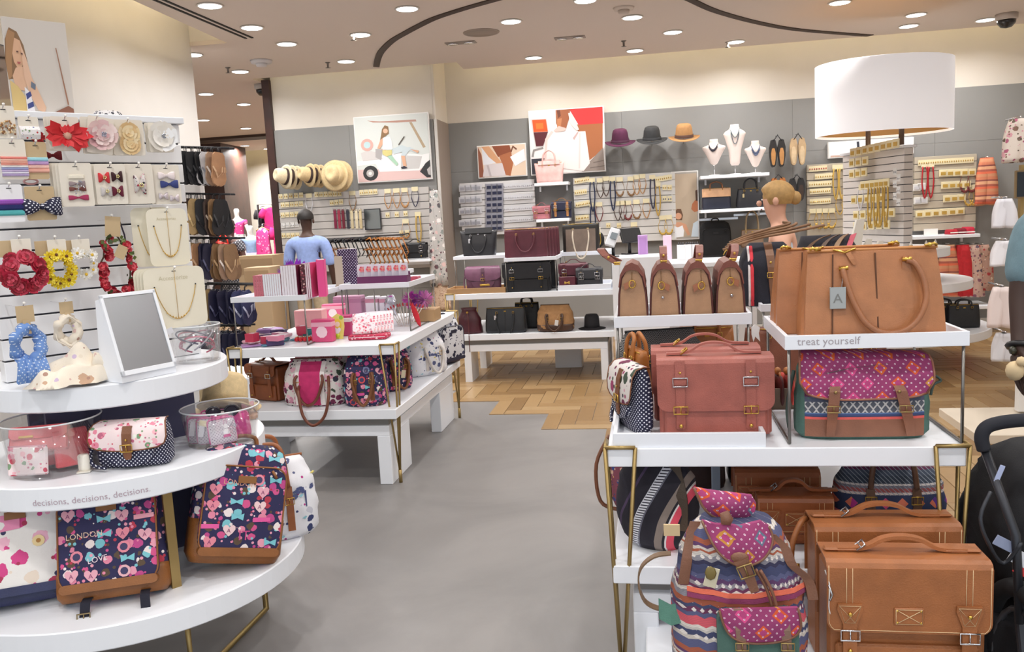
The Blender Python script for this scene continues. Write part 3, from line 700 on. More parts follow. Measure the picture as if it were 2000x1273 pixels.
def london(mb, fn, x0, x1, z0, z1, seed=0, sc=1.):
    "printed hearts, words and badges"
    rr = random.Random(seed); W = [('LOVE', 'f2e8ee'), ('LONDON', 'e9c9b4'), ('&', 'f0a3c4'), ('A', 'e887b4'), ('LOVE', 'f5dfe8'), ('LONDON', 'd9a08a'), ('BE', 'd6486f'), ('IT', 'c84a86')]
    done = []
    for k in range(320):
        x, z = rr.uniform(x0, x1), rr.uniform(z0, z1); t = rr.random(); r = sc*(.016 if t < .4 else .012)
        if t < .4: wd, tx, col = W[rr.randrange(len(W))][0], None, None
        if any(abs(x-a)*(.8) < (r+q) and abs(z-c) < (r+q)*.85 for a, c, q in done): continue
        if not (x0+r < x < x1-r and z0+r*.6 < z < z1-r*.6): continue
        done.append((x, z, r))
        if t < .4:
            wd, col = rr.choice(W); sz = sc*(.014 if len(wd) > 3 else .026); word(mb, wd, x-sz*len(wd)*.33, z-sz*.35, sz, col, fn, rr.uniform(-.12, .12))
        elif t < .66:
            blob(mb, pl(HEART, x, z, r*1.9), rr.choice(['e7a8b8', 'f0cdd0', 'e58a9c']), fn); word(mb, 'A', x-r*.35, z-r*.35, r*.9, '8a3a6a', fn, 0, .0011)
        elif t < .8: blob(mb, disc2(x, z, r*.9), rr.choice(['e9b4bc', 'd64a52', '6f6f9a', 'e58a9c']), fn); blob(mb, disc2(x, z, r*.55), '3a3560', fn, .001)
        elif t < .9:
            for s in (-1, 1): blob(mb, [(x, z-.003), (x+s*r*.9, z-r*.5), (x+s*r, z+r*.6), (x, z+.003)], '7cc6d2', fn)
        else: blob(mb, [(x-r*1.4, z-r*.4), (x+r*1.4, z-r*.25), (x+r*1.4, z+r*.4), (x-r*1.4, z+r*.3)], rr.choice(['e65aa0', 'e9a0b0', 'c93f5a']), fn)
def birdprint(mb, fn, x0, x1, z0, z1, seed=0):
    rr = random.Random(seed); 
    for k in range(5):
        x, z = rr.uniform(x0+.03, x1-.03), rr.uniform(z0+.02, (z0+z1)/2); h = rr.uniform(.05, .08)
        blob(mb, [(x-.002, z), (x+.002, z), (x+.004, z+h), (x-.004, z+h)], '3a4470', fn)
        for i in range(9): blob(mb, disc2(x+rr.uniform(-.03, .03), z+h+rr.uniform(-.008, .014), rr.uniform(.006, .012), 7, .6), '4a5482', fn, .0006+i*.0001)
    for k in range(9): x, z = rr.uniform(x0, x1), rr.uniform(z0, z1); blob(mb, [(x, z), (x+.014, z+.006), (x+.02, z+.002), (x+.012, z-.005)], rr.choice(['b8408a', 'e0cf74', '8fc4d0', '5a6a8a']), fn)
    word(mb, 'LIFE', (x0+x1)/2-.05, z0+(z1-z0)*.55, .04, '7c86a8', fn)
def weekender(lab, loc, w, h, d, mat, trim, rz=0, grp=None, cat='travel bag', deco=None, handle='up', stripe=None, seed=3, tilt=0, name='weekend_bag', sag=.004, hh=.16, tagc='d9cdb0'):
    e = E(name, lab, cat, loc, rz, grp, rx=tilt); T = leather(trim)
    s = Soft(w, d, h, [(0, .9, .9), (.06, .98, 1), (.35, 1, 1), (.7, .95, .85), (.9, .82, .5), (1, .74, .22)], 3, sag, seed); b = MB(); s.mesh(b, mat, 40, 14); bd = b.build('body', e)
    if stripe:
        b = MB(); v = []; n = 12
        for i in range(n+1):
            for x in (-stripe[1]*w, stripe[1]*w): v.append(s.front(x, h*(.03+.93*i/n), .008))
        b.add(v, [(2*i, 2*i+1, 2*i+3, 2*i+2) for i in range(n)], fabric(stripe[0]), True)
        for sd in (-1, 1):
            v = []
            for i in range(n+1):
                for x in (sd*stripe[1]*w, sd*(stripe[1]+.07)*w): v.append(s.front(x, h*(.03+.93*i/n), .007))
            b.add(v, [(2*i, 2*i+1, 2*i+3, 2*i+2) for i in range(n)], fabric('efe9e6'), True)
        b.build('stripe', bd)
    if deco: b = MB(); deco(b, lambda a, c, o: s.front(a, c, .001+o), -w*.46, w*.46, h*.05, h*.8, seed); b.build('print', bd, kind='stuff')
    b = MB(); b.tube([Vector((x*w*.39, 0, h*1.002)) for x in (-1, -.5, 0, .5, 1)], .006, T, 5); b.build('zip_edge', e)
    for f in (-1, 1):
        for sd in (-1, 1):
            b = MB(); P = [s.front(sd*w*.2, h*t, .003) for t in (.12, .3, .5, .68)]
            if f > 0: P = [Vector((p.x, -p.y, p.z)) for p in P]
            b.strap(P, .026, .004, T); b.build('strap', e)
        b = MB()
        A = s.front(-w*.2, h*.68, .004); B_ = s.front(w*.2, h*.68, .004)
        if f > 0: A.y, B_.y = -A.y, -B_.y
        if handle == 'up': mid = [(A.x+.01, A.y*.9, h+hh*.35), (A.x*.6, A.y*.75, h+hh*.9), (0, A.y*.7, h+hh), (B_.x*.6, B_.y*.75, h+hh*.9), (B_.x-.01, B_.y*.9, h+hh*.35)]
        else: mid = [(A.x-.01, A.y-.025*-f, h*.55), (A.x*.7, A.y+f*.04, h*.2), (0, A.y+f*.05, h*.05), (B_.x*.7, B_.y+f*.04, h*.2), (B_.x+.01, B_.y+f*.025, h*.55)]
        b.tube(bez([A]+mid+[B_], 5), .009, T, 7); hd = b.build('handle', e)
        for sd in (-1, 1): b = MB(); buckle(b, s.front(sd*w*.2, h*.5, .006) if f < 0 else Vector((sd*w*.2, d*.46, h*.5)), .034, .024, GOLD, .002); b.build('buckle', hd)
    if tagc: b = MB(); p = s.front(w*.06, h*.35, .008); b.box(p, (.032, .002, .05), mt(tagc, .6), Matrix.Rotation(.2, 3, 'Y'), .001); b.tube([p+Vector((0, 0, .025)), s.front(w*.12, h*.66, .004)], .001, KRAFT, 3); b.build('swing_tag', e)
    return e
# ================= right table goods =================
TZ = .822
# two red-brown satchels in the low tray
p, w_, h_ = bb(1285, 1508, 703, 852, 2.545)
sat = satchel('red-brown leather satchel with two buckled straps, front one of two in the low tray', (p.x, 2.56, TZ), w_, h_, .085, 'a45c50', .66)
clone(sat, (p.x-.016, 2.735, TZ), label='red-brown leather satchel standing directly behind its twin in the low tray')
# floral and dotted cross-body bag at the left end of the tray
def crossbody(lab, loc, w, h, d, rz=0, body=None, flapm=None, trim='7a4a2c', grp=None, rx=0, sc=1):
    e = E('crossbody_bag', lab, 'bag', loc, rz, grp, rx=rx); body = body or DOTS(); flapm = flapm or ROSE()
    s = Soft(w, d, h, [(0, .88, .7), (.08, .98, .95), (.5, 1, 1), (.85, .95, .8), (1, .88, .5)], 3.4); b = MB(); s.mesh(b, body); b.build('body', e)
    b = MB(); out = arc((0, h*.62), w*.3, 180, 360, 8); b.prism([(x, h*.1+(z-h*.62)*.0+max(.0, 0)) for x, z in []] or [(x*1.1, h*.42+(z-h*.62)*.75) for x, z in out], -d/2-.012, -d/2+.01, body); b.build('front_pocket', e)
    b = MB(); n = 10; v = []
    path = [(d*.3, 1.0), (0, 1.03), (-d*.35, 1.0), (-d*.56, .9), (-d*.66, .7), (-d*.68, .5), (-d*.66, .42)]; ws = [.86, .9, .96, 1.02, 1.04, .98, .8]
    for (y, z), k in zip(path, ws):
        for i in range(n+1): x = -1+2*i/n; v.append(Vector((x*k*w/2, y, h*z+(.06*h*x*x if z < .6 else 0))))
    b.add(v, [(r*(n+1)+i, r*(n+1)+i+1, (r+1)*(n+1)+i+1, (r+1)*(n+1)+i) for r in range(len(path)-1) for i in range(n)], flapm, True); fl = b.build('flap', e)
    b = MB()
    for sd in (-1, 1): b.tube([Vector((sd*k*w/2, y, h*z+.06*h*(z < .6))) for (y, z), k in zip(path, ws)], .0025, leather(trim), 4)
    b.tube([Vector((x*.8*w/2, -d*.66, h*(.42+.06*x*x))) for x in (-1, -.5, 0, .5, 1)], .0025, leather(trim), 4); b.build('piping', fl)
    b = MB(); b.strap([(0, -d*.5, h*.95), (0, -d*.66, h*.8), (0, -d*.74, h*.55), (0, -d*.72, h*.3), (0, -d*.7, h*.24)], [.03, .03, .028, .024, .014], .004, leather(trim)); st = b.build('closing_strap', e)
    b = MB(); buckle(b, (0, -d*.79, h*.5), .036, .022); stud(b, (0, -d*.76, h*.68), .004); b.build('buckle', st)
    b = MB(); b.tube(bez([(-w*.46, 0, h*.9), (-w*.55, -d*.2, h*.5), (-w*.52, -d*.5, h*.15), (-w*.3, -d*.75, .012)], 5), .006, body, 5); b.build('shoulder_strap', e); return e
q = atY(1247, 842, 2.56)
crossbody('dark floral dotted crossbody bag standing edge-on beside the red-brown satchels', (q.x-.012, 2.62, TZ), .21, .2, .075, rz=-1.2, flapm=FLORD())
tote('small tan handbag half hidden behind the dotted crossbody bag', (q.x-.005, 2.86, TZ), .18, .21, .07, 'a9682f', rz=-1.25, handle='up', hlen=.25, seams=0)
# black and grey woven bag, tan bag behind the satchels
weekender('black bag with grey herringbone weave behind the floral crossbody bag', (.02, 3.2, TZ-.012), .34, .235, .2, pat('herringbone', lambda k: k.MIX(k.M('LESS_THAN', fold(k, k.M('ADD', k.M('MULTIPLY', fold(k, k.X, .016), .016), k.Z), .006), .24), '26262a', '8d8b88')), '1d1b1c', rz=.25, tagc=None, handle='down', seed=5)
tote('tan leather tote lying behind the red-brown satchels under the raised tray', (.2, 3.35, TZ-.012), .22, .225, .14, 'b4703a', handle='up', hlen=.12, seams=0)
tote('dark brown leather tote at the table rear, left of the folk messenger bag', (.5, 3.3, TZ-.012), .34, .22, .12, '7a4530', handle='up', hlen=.15, seams=0)
tote('dark chocolate tote at the rear of the right table, right of its brown neighbour', (.73, 3.2, TZ-.012), .2, .17, .1, '6a3a28', handle='up', hlen=.12, seams=0)
# kraft box with coral purses
e = E('kraft_box', 'grey-brown open box of coral purses between the satchels and the folk messenger bag', 'box', (.395, 2.95, .81))
b = MB()
for c, dd in (((0, -.06, .035), (.14, .006, .07)), ((0, .06, .035), (.14, .006, .07)), ((-.067, 0, .035), (.006, .114, .07)), ((.067, 0, .035), (.006, .114, .07)), ((0, 0, .004), (.13, .114, .008))): b.box(c, dd, mt('8d7a68', .7))
b.build('tray', e)
for i, (x, c) in enumerate(((-.048, 'e8584e'), (-.018, 'ef6a58'), (.014, '5a2a2a'), (.044, 'e8584e'))):
    e = E('coin_purse', ('coral', 'salmon', 'dark red', 'second coral')[i]+' coin purse with tan zip standing in the kraft box', 'purse', (.395+x, 2.93, .82), .1*i, 'purses in the kraft box')
    b = MB(); s = Soft(.11, .02, .1, [(0, .8, .6), (.2, 1, 1), (.8, .95, .8), (1, .8, .3)], 2.6); s.mesh(b, leather(c), 16, 6); b.tf(Matrix.Rotation(1.57, 3, 'Z')); b.build('body', e)
    b = MB(); b.ball((0, 0, .112), (.012, .016, .014), leather('b8743c'), 8); b.tube([(0, 0, .1), (0, -.02, .108), (0, -.028, .09)], .004, leather('b8743c'), 5); b.build('zip_pull', e)
# folk messenger bag
p, w_, h_ = bb(1570, 1806, 703, 868, 2.5); w_ = .37; h_ = .245
e = E('messenger_bag', 'magenta folk-weave messenger bag with teal sides and two brown straps on the right table', 'bag', (p.x, 2.555, .81)); d_ = .12
s = Soft(w_, d_, h_, [(0, .9, .9), (.05, 1, 1), (.4, 1, 1.02), (.8, .95, .9), (1, .88, .6)], 3.6, .003); TEAL = fabric('4f6f66', .12); BR = leather('8a5a44')
b = MB(); s.mesh(b, TEAL, 40, 12); b.build('body', e)
b = MB(); v = []; n = 14
def band(b, z0, z1, m, xw=.44, off=.003, nz=3, n=14, s=s, col=None):
    v = [s.front(-xw*w_+2*xw*w_*i/n, h_*(z0+(z1-z0)*j/nz), off) for j in range(nz+1) for i in range(n+1)]
    b.add(v, [(j*(n+1)+i, j*(n+1)+i+1, (j+1)*(n+1)+i+1, (j+1)*(n+1)+i) for j in range(nz) for i in range(n)], m, True)
for z0, z1, m in ((.04, .25, BR), (.25, .28, fabric('e0605a')), (.28, .33, pat('blue_band', stripes([(0, '3f4f7c'), (.5, '6a86b4'), (.7, '3d3f60')], .012))), (.33, .46, pat('scroll_band', lambda k: k.MIX(k.M('LESS_THAN', k.M('ABSOLUTE', k.M('SUBTRACT', fold(k, k.X, .022), k.M('MULTIPLY', fold(k, k.Z, .03), 1.1))), .12), '565a66', 'c4c2c2'))), (.46, .52, fabric('54596e')), (.52, .6, fabric('5c2247'))): band(b, z0, z1, m)
b.build('front_panel', e, label='woven striped front panel over a brown base')
b = MB(); n = 16; path = [(d_*.32, 1.0), (0, 1.04), (-d_*.35, 1.02), (-d_*.52, .95), (-d_*.62, .8), (-d_*.64, .64), (-d_*.64, .5)]; ws = [.9, .94, .98, 1.0, 1.01, 1.01, .9]; v = []
for (y, z), k in zip(path, ws):
    for i in range(n+1): x = -1+2*i/n; v.append(Vector((x*k*w_/2*.96, y+.004*math.sin(x*5), h_*(z+(.07*x**4 if z < .7 else 0)+(.03*x if z > .9 else 0)*-1))))
b.add(v, [(r*(n+1)+i, r*(n+1)+i+1, (r+1)*(n+1)+i+1, (r+1)*(n+1)+i) for r in range(len(path)-1) for i in range(n)], FOLK(), True); fl = b.build('flap', e)
b = MB(); edge = [v[r*(n+1)] for r in range(len(path))]+[v[(len(path)-1)*(n+1)+i] for i in range(n+1)]+[v[r*(n+1)+n] for r in range(len(path)-1, -1, -1)]; b.tube(edge, .0035, leather('9a6450'), 5); b.build('binding', fl)
b = MB(); b.strap([(-.11, -d_*.7, h_*.82), (-.05, -d_*.68, h_*.87), (.06, -d_*.66, h_*.92)], .008, .004, fabric('3d4a45')); b.build('zip_pocket', fl)
for x, tl in ((-.085, .02), (.085, -.06)):
    b = MB(); b.strap([(x, -d_*.66, h_*.66), (x-tl*.1, -d_*.72, h_*.6), (x-tl*.3, -d_*.72, h_*.4), (x-tl*.5, -d_*.66, h_*.2), (x-tl*.6, -d_*.6, h_*.06)], [.028, .03, .03, .026, .022], .004, BR); st = b.build('closing_strap', e)
    b = MB(); buckle(b, (x-tl*.3, -d_*.78, h_*.4), .036, .018, BRASS); stud(b, (x, -d_*.75, h_*.6), .005, BRASS); b.build('buckle', st)
b = MB(); b.tube(bez([(w_*.47, 0, h_*.75), (w_*.54, -.02, h_*.72), (w_*.58, -.02, h_*.66), (w_*.52, -.03, h_*.62), (w_*.5, -.03, h_*.5)], 4), .004, fabric('4a5a54'), 5); b.tube(bez([(-w_*.5, 0, h_*.8), (-w_*.55, -.02, h_*.5), (-w_*.56, -.02, h_*.3), (-w_*.54, 0, h_*.1)], 4), .006, fabric('4a5a54'), 5); b.build('shoulder_strap', e)
# big tan handbags on the raised tray
Y = 2.53; A, B_ = atY(1567, 650, Y), atY(1838, 643, Y); tz = 1.098; cx = (A.x+B_.x)/2; w_ = B_.x-A.x; h_ = atY(1700, 486, Y).z-tz
def tanbag(lab, loc, full=True):
    e = E('handbag', lab, 'handbag', loc); d = .15; T = leather('b0744a', .38); DKS = mt('5a3214', .6); tw = .9; xo = .0
    b = MB(); n = 10; rings = []
    for t, sx, sy in ((0, .98, .96), (.02, 1, 1), (.35, .985, .86), (.7, .95, .62), (.97, .915, .42), (1, .91, .38)):
        w2, d2 = w_*sx/2, d*sy/2; r = []
        for x, y in ((-w2, -d2), (-w2*.8, -d2-.004), (-w2*.4, -d2-.008), (0, -d2-.009), (w2*.4, -d2-.008), (w2*.8, -d2-.004), (w2, -d2), (w2-.004, -d2*.3), (w2-.012, 0), (w2-.004, d2*.3), (w2, d2), (0, d2+.008), (-w2, d2), (-w2+.004, d2*.3), (-w2+.014, 0), (-w2+.004, -d2*.3)): r.append(Vector((x, y, t*h_)))
        rings.append(r)
    b.loft(rings, T, smooth=False); b.build('body', e)
    fy = lambda t: -d/2*(1-.58*t)-.0105
    b = MB()
    for x in (-.31, .02): b.strap([(x*w_*(1-.09*t), fy(t)-.0012, t*h_) for t in (.02, .25, .5, .75, .96)], .004, .002, DKS)
    b.build('front_seam', e, label='dark vertical front seams')
    b = MB(); b.tube([(x*w_*.46, fy(1)+.006, h_) for x in (-1, -.6, -.2, .2, .6, 1)], .0045, mt('c98a52', .4), 6); b.build('rim_piping', e)
    b = MB()
    for x in (-1, 1): b.tube([(x*w_*.45, fy(1)-.002, h_+.004), (x*w_*.43, fy(1)-.004, h_+.01), (x*w_*.37, fy(1)-.002, h_+.004)], .0045, GOLD, 6); stud(b, (x*w_*.4, fy(1)-.003, h_+.006), .007)
    b.tube([(-w_*.28, fy(1)-.003, h_+.003), (-w_*.2, fy(1)-.005, h_-.006), (-w_*.12, fy(1)-.003, h_+.004)], .003, GOLD, 5); b.build('zip_hardware', e)
    b = MB(); b.strap([(-w_*.18, fy(.97), h_*.99), (-w_*.15, fy(.9)-.006, h_*.9), (-w_*.13, fy(.85)-.004, h_*.84)], [.014, .013, .008], .004, T, (1, 0, .3)); b.build('zip_pull', e)
    if full:
        P = [(1655, 528), (1654, 535), (1660, 560), (1672, 595), (1690, 628), (1712, 645), (1740, 650), (1770, 643), (1795, 622), (1811, 590), (1813, 560), (1806, 533), (1795, 515), (1782, 510)]
        lp = [atY(x, y, Y-.075)-Vector(loc) for x, y in P]; lp = [Vector((q.x, fy(max(0, q.z/h_))-.006-.022*math.sin(math.pi*i/13), max(q.z, .012))) for i, q in enumerate(lp)]
        b = MB(); b.tube(bez(lp, 3), .0085, leather('a06845', .4), 8); hd = b.build('handle', e)
        for q in (lp[0], lp[-1]): b = MB(); b.prism([(q.x-.014, q.z-.045), (q.x, q.z-.058), (q.x+.014, q.z-.045), (q.x+.01, q.z+.01), (q.x-.01, q.z+.01)], q.y+.003, q.y+.012, T); b.tube([(q.x-.012, q.y, q.z+.002), (q.x+.012, q.y-.006, q.z+.004)], .006, GOLD, 6); b.build('handle_mount', hd)
        q = atY(1639, 583, Y-.07)-Vector(loc); b = MB(); yy = fy(.5)-.02
        b.box((q.x, yy, q.z), (.044, .003, .062), mt('a9a9a6', .35, .6), bev=.0012); b.tube([(q.x+.01, yy, q.z+.03), (lp[0].x, lp[0].y, lp[0].z+.0)], .0012, STEEL, 4); t = b.build('swing_tag', e, label='silver tag stamped A')
        b = MB(); word(b, 'A', q.x-.013, q.z-.014, .038, '7d7d7a', flatY(yy-.0018)); b.build('stamp', t)
    return e
tanbag('big tan leather handbag with silver tag, front one on the treat yourself tray', (cx, 2.56, tz))
tanbag('big tan leather handbag standing behind its twin on the tray', (cx-.055, 2.725, tz), False)
# four brown and taupe satchels seen from the side
def side_satchel(lab, loc, w, h, style, rz=0):
    e = E('side_satchel', lab, 'satchel', loc, rz); L_ = leather('7d4436'); G = leather('b58d6b', .5); dp = .26
    out = [(-.5, 0), (-.5, .12), (-.46, .5), (-.36, .8), (-.2, .95), (0, 1), (.2, .95), (.36, .8), (.46, .5), (.5, .12), (.5, 0)]
    b = MB(); b.prism([(x*w*.94, z*h*.985) for x, z in out], .012, dp, L_, smooth=False); b.build('body', e)
    b = MB(); b.prism([(x*w*.84, .006+z*h*.9) for x, z in out], 0.004, .02, G); b.build('gusset', e, label='taupe side panel')
    b = MB(); pts = [Vector((x*w*.9, .004, .003+z*h*.94)) for x, z in out]; b.tube(pts, .004, leather('5a2e2a'), 5, True); b.build('piping', e)
    b = MB(); P = [(x*w, z*h) for x, z in out[3:8]]
    P = [(-.43*w, .62*h), (-.37*w, .82*h), (-.2*w, .97*h), (0, 1.02*h), (.2*w, .97*h), (.37*w, .82*h), (.43*w, .62*h), (.4*w, .6*h), (.33*w, .78*h), (.17*w, .88*h), (0, .9*h), (-.17*w, .88*h), (-.33*w, .78*h), (-.4*w, .6*h)]
    b.prism(P, -.008, dp*.9, L_); b.build('flap', e)
    b = MB(); tl = (-.05, 0, .005, .01)[style]
    b.strap([(tl, .0, h*1.0), (tl*1.3, .002, h*1.05), (tl*1.8, .01, h*1.14), (tl*2.2, .04, h*1.24), (tl*2.2, .1, h*1.25), (tl*2, .16, h*1.14), (tl, .2, h*1.0)], [.02, .024, .026, .026, .026, .026, .02], .005, L_); hd = b.build('handle_loop', e)
    b = MB(); stud(b, (tl*1.6, -.002, h*1.12), .005); b.tube([(-.012+tl, -.004, h*1.03), (.012+tl, -.004, h*1.03), (.009+tl, -.004, h*1.0), (-.009+tl, -.004, h*1.0)], .003, GOLD, 5, True); b.build('ring', hd)
    b = MB(); z = h*(.66, .62, .6, .66)[style]; x = (.0, -.01, .012, .0)[style]
    b.tube([(x, 0, h*.86), (x, -.006, z+.012)], .0014, mt('8a6a4a', .5), 4); b.tube([(x+.011*math.cos(a), -.008, z+.014*math.sin(a)) for a in np.linspace(0, 6.28, 11)[:-1]], .0028, GOLD, 5, True)
    if style in (1, 3): stud(b, (x+.004, -.002, h*.42), .006, STEEL)
    b.build('clasp_ring', e)
    b = MB(); sx = (-1, 1, -1, 1)[style]; b.prism([(x, z+.006), (x+sx*.006, z+.012), (x+sx*.03, z+.002), (x+sx*.026, z-.022), (x+sx*.012, z-.012)], -.009, -.006, leather('a5694a')); b.build('zip_tab', e)
    return e
for i, (x0, x1) in enumerate(((1205, 1268), (1267, 1331), (1333, 1396), (1397, 1459))):
    p, w_, h_ = bb(x0, x1, 497, 614, 3.02)
    side_satchel(('leftmost brown satchel with taupe side panel on the raised tray, handle tipped left', 'second brown and taupe satchel from the left on the raised tray, clasp and silver stud', 'third brown and taupe satchel from the left on the raised tray, big round ring', 'rightmost brown and taupe satchel on the raised tray beside the navy striped bag')[i], (p.x, 3.03, 1.097), w_, h_, i)
# navy bag with red and white piping, bundle of brown straps on it
p, w_, h_ = bb(1446, 1545, 476, 600, 3.5)
e = E('canvas_bag', 'navy canvas bag with red piping and brown strap behind the brown satchels', 'bag', (p.x+.02, 3.62, 1.083)); s = Soft(w_+.03, .2, h_, [(0, .95, .9), (.1, 1, 1), (.7, .97, .95), (.92, .8, .6), (1, .6, .3)], 3, .004)
b = MB(); s.mesh(b, fabric('24242f', .15)); b.build('body', e)
for dx, c, r in ((-.34, 'e2404c', .007), (-.39, 'ece6e6', .006)): b = MB(); b.tube([s.front(dx*w_, h_*t, .002) for t in (.02, .2, .4, .6, .8, .95)], r, fabric(c), 6); b.build('piping', e, label='red piping' if r > .0065 else 'white piping')
b = MB(); b.strap([s.front(.0+.1*w_*(1-t), h_*t, .006) for t in (.02, .25, .5, .62, .8, 1)], .032, .006, leather('7a5238')); st = b.build('strap', e); b = MB(); buckle(b, s.front(.05*w_, h_*.5, .012), .04, .02); stud(b, s.front(.02*w_, h_*.7, .01), .005); b.build('buckle', st)
b = MB(); q0, q1 = atY(1412, 488, 3.55)-Vector(e.location), atY(1600, 440, 3.55)-Vector(e.location)
for k in range(4): b.tube(bez([q0+Vector((.01*k, k*.012, k*.009)), q0.lerp(q1, .35)+Vector((0, 0, .012+k*.008)), q0.lerp(q1, .7)+Vector((0, k*.01, .002+k*.011)), q1+Vector((-.05*k+.02, k*.02, .006*k))], 5), .0062, leather(('8a6444', '7a5638')[k % 2]), 6)
b.tube([q0+Vector((.0, -.01, -.02)), q0+Vector((.012, -.01, .0)), q0+Vector((.03, -.01, -.02))], .003, GOLD, 5); b.build('carry_straps', e, label='bundle of brown webbing straps')
q = atY(1620, 475, 3.6); e = E('canvas_bag', 'black and brown webbing bag heap behind the big tan handbags', 'bag', (q.x, 3.68, 1.083)); s = Soft(.28, .2, q.z-1.083+.03, [(0, 1, 1), (.6, 1, 1), (1, .7, .4)], 2.8, .006); b = MB(); s.mesh(b, fabric('2d2a30')); b.build('body', e)
for k in range(4): b = MB(); b.strap(bez([s.front(-.13+.06*k, s.h*.6, .01), s.front(-.06+.05*k, s.h*.9, .012), s.front(.0+.035*k, s.h, .012)], 4), .024, .005, leather(['7a5a40', '5a4030', '8a6a4a', 'c0485a'][k]), (1, 0, .3)); b.build('strap', e)
# drooping small white ornament hanging at the tray corner
q = atY(1466, 640, 3.03); b = MB(); b.prism([(-.012, .02), (.0, .03), (.016, .018), (.012, .0), (.016, -.03), (.0, -.012), (-.006, -.03), (-.012, -.006)], -.003, .003, mt('e9e6e4', .5)); b.build('hang_charm', label='tiny white charm hanging from the corner of the raised tray', cat='charm', loc=(q.x+.01, 2.985, q.z-.012))
# ================= bags below the right table =================
TAN = '9f6238'
Y = 2.06; p = atY(1776, 1273, Y); A, B_ = atY(1614, 1180, Y), atY(1938, 1180, Y); zt = atY(1776, 1100, Y).z
bw = B_.x-A.x; bh = zt-.24
fz = atY(1776, 1247, Y-.03).z
br1 = satchel('tan leather briefcase with pale stitching, foremost on the low plinth', ((A.x+B_.x)/2, Y+.075, .24), bw, bh, .11, TAN, 1-(fz-.24)/bh, patch=True, stitches='ecd0a4', wide=(.14, .14), metal=CHROME, name='briefcase')
A, B_ = atY(1583, 1150, 2.3), atY(1868, 1150, 2.3)
br2 = clone(br1, ((A.x+B_.x)/2+.01, 2.375, .24), label='tan leather briefcase standing behind the foremost one, shoulder strap at its left')
br2.rotation_euler.z = .03
b = MB(); b.tube(bez([(-bw*.5, .03, bh*.96), (-bw*.56, 0, bh*.95), (-bw*.63, -.02, bh*.8), (-bw*.62, -.03, bh*.62), (-bw*.5, -.05, bh*.55)], 5), .009, leather(TAN), 6); b.build('shoulder_strap', br2)
b = MB(); b.tube([(-bw*.6, -.03, bh*.68), (-bw*.6, -.04, bh*.6)], .007, GOLD, 6); b.build('strap_clip', br2)
# white string with small tag on the front briefcase
b = MB(); b.tube(bez([(-bw*.5, -.06, bh*.93), (-bw*.485, -.085, bh*.86), (-bw*.49, -.085, bh*.72), (-bw*.478, -.08, bh*.66)], 4), .0016, mt('e9e6e2', .5), 4); b.tube([(-bw*.49, -.085, bh*.86), (-bw*.47, -.088, bh*.8), (-bw*.485, -.088, bh*.76)], .003, STEEL, 4); b.build('string_tag', br1)
# small brown satchel on the board
q = bb(1482, 1622, 1000, 1072, 2.62)
s3 = satchel('small dark tan satchel with stitched patch behind the folk backpack', (q[0].x, 2.66, .45), q[1]+.01, .15, .09, '94522c', .72, patch=True, stitches='d9b98c', wide=(.16, .16), metal=CHROME, name='briefcase')
clone(s3, (q[0].x-.03, 2.84, .45), label='dark tan satchel half hidden in the shade behind the small stitched one', sc=1.2)
# folk duffel on the board
p, w_, h_ = bb(1645, 1848, 925, 1040, 2.72); h_ = .2; w_ = .345
DUF = pat('folk_bands', lambda k: (lambda fl, base: k.MIX(k.M('MULTIPLY', fl, k.M('MULTIPLY', k.M('GREATER_THAN', k.Z, .062), k.M('LESS_THAN', k.Z, .118))), base, k.RAMP(k.SEP(k.VOR(22, 'Color', .2))[0], [(0, 'f0866a'), (.35, 'c93f9a'), (.6, 'e85a8a'), (.8, '6a3f9a')])))(k.M('LESS_THAN', k.M('ADD', fold(k, k.X, .05), k.M('MULTIPLY', fold(k, k.M('SUBTRACT', k.Z, .065), .05), 1)), .36), k.MIX(k.M('MULTIPLY', k.M('LESS_THAN', fold(k, k.M('ADD', k.X, k.Z), .014), .1), k.M('GREATER_THAN', k.Z, .115)), k.RAMP(k.M('MULTIPLY', k.Z, 5), [(0, '2b2c45'), (.1, 'e8637f'), (.17, '22243a'), (.24, 'd9708c'), (.3, '3a4468'), (.58, 'e9d9d4'), (.62, 'a85a5a'), (.68, '7f7a86'), (.72, 'e2d9d6'), (.75, '3c4656'), (.85, '4b5568'), (.93, '6a2d52')]), '97a0ac')))
weekender('folk-patterned duffel bag with flower band and brown strap under the right table', (p.x, 2.8, .45), w_, h_, .16, DUF, '6b4a36', tagc=None, handle='up', hh=.03, sag=.003)
# navy striped tote at the left end, folk pouch beyond it
q = atY(1278, 1100, 2.5)
e = E('slouch_bag', 'slouchy black tote with white lace band and red stripe on the shelf board', 'bag', (q.x+.015, 2.6, .45), -.35)
s = Soft(.26, .19, .29, [(0, .55, .6), (.12, .85, .9), (.4, 1, 1), (.75, .92, .8), (1, .62, .35)], 2.4, .004)
TOTE = pat('striped_tote', lambda k: (lambda u: k.MIX(k.M('MULTIPLY', k.M('LESS_THAN', k.M('ABSOLUTE', k.M('ADD', u, .055)), .012), k.M('LESS_THAN', fold(k, k.Z, .008), .3)), k.RAMP(k.M('MULTIPLY_ADD', u, 3, .5), [(0, '221f2b'), (.13, '4a3a58'), (.16, '221f2b'), (.29, 'c9ccd6'), (.3, '2a2838'), (.37, '6a6a7a'), (.385, '221f2b'), (.53, '8d8078'), (.6, '24222c'), (.625, 'e9e2e2'), (.64, 'e8546a'), (.7, '24222c')]), 'e4e6ee'))(k.M('ADD', k.X, k.M('ADD', k.M('MULTIPLY', k.Z, -.35), k.M('MULTIPLY', k.M('SINE', k.M('MULTIPLY', k.Z, 16)), .014)))), scale=1)
b = MB(); s.mesh(b, TOTE, 40, 14); b.build('body', e)
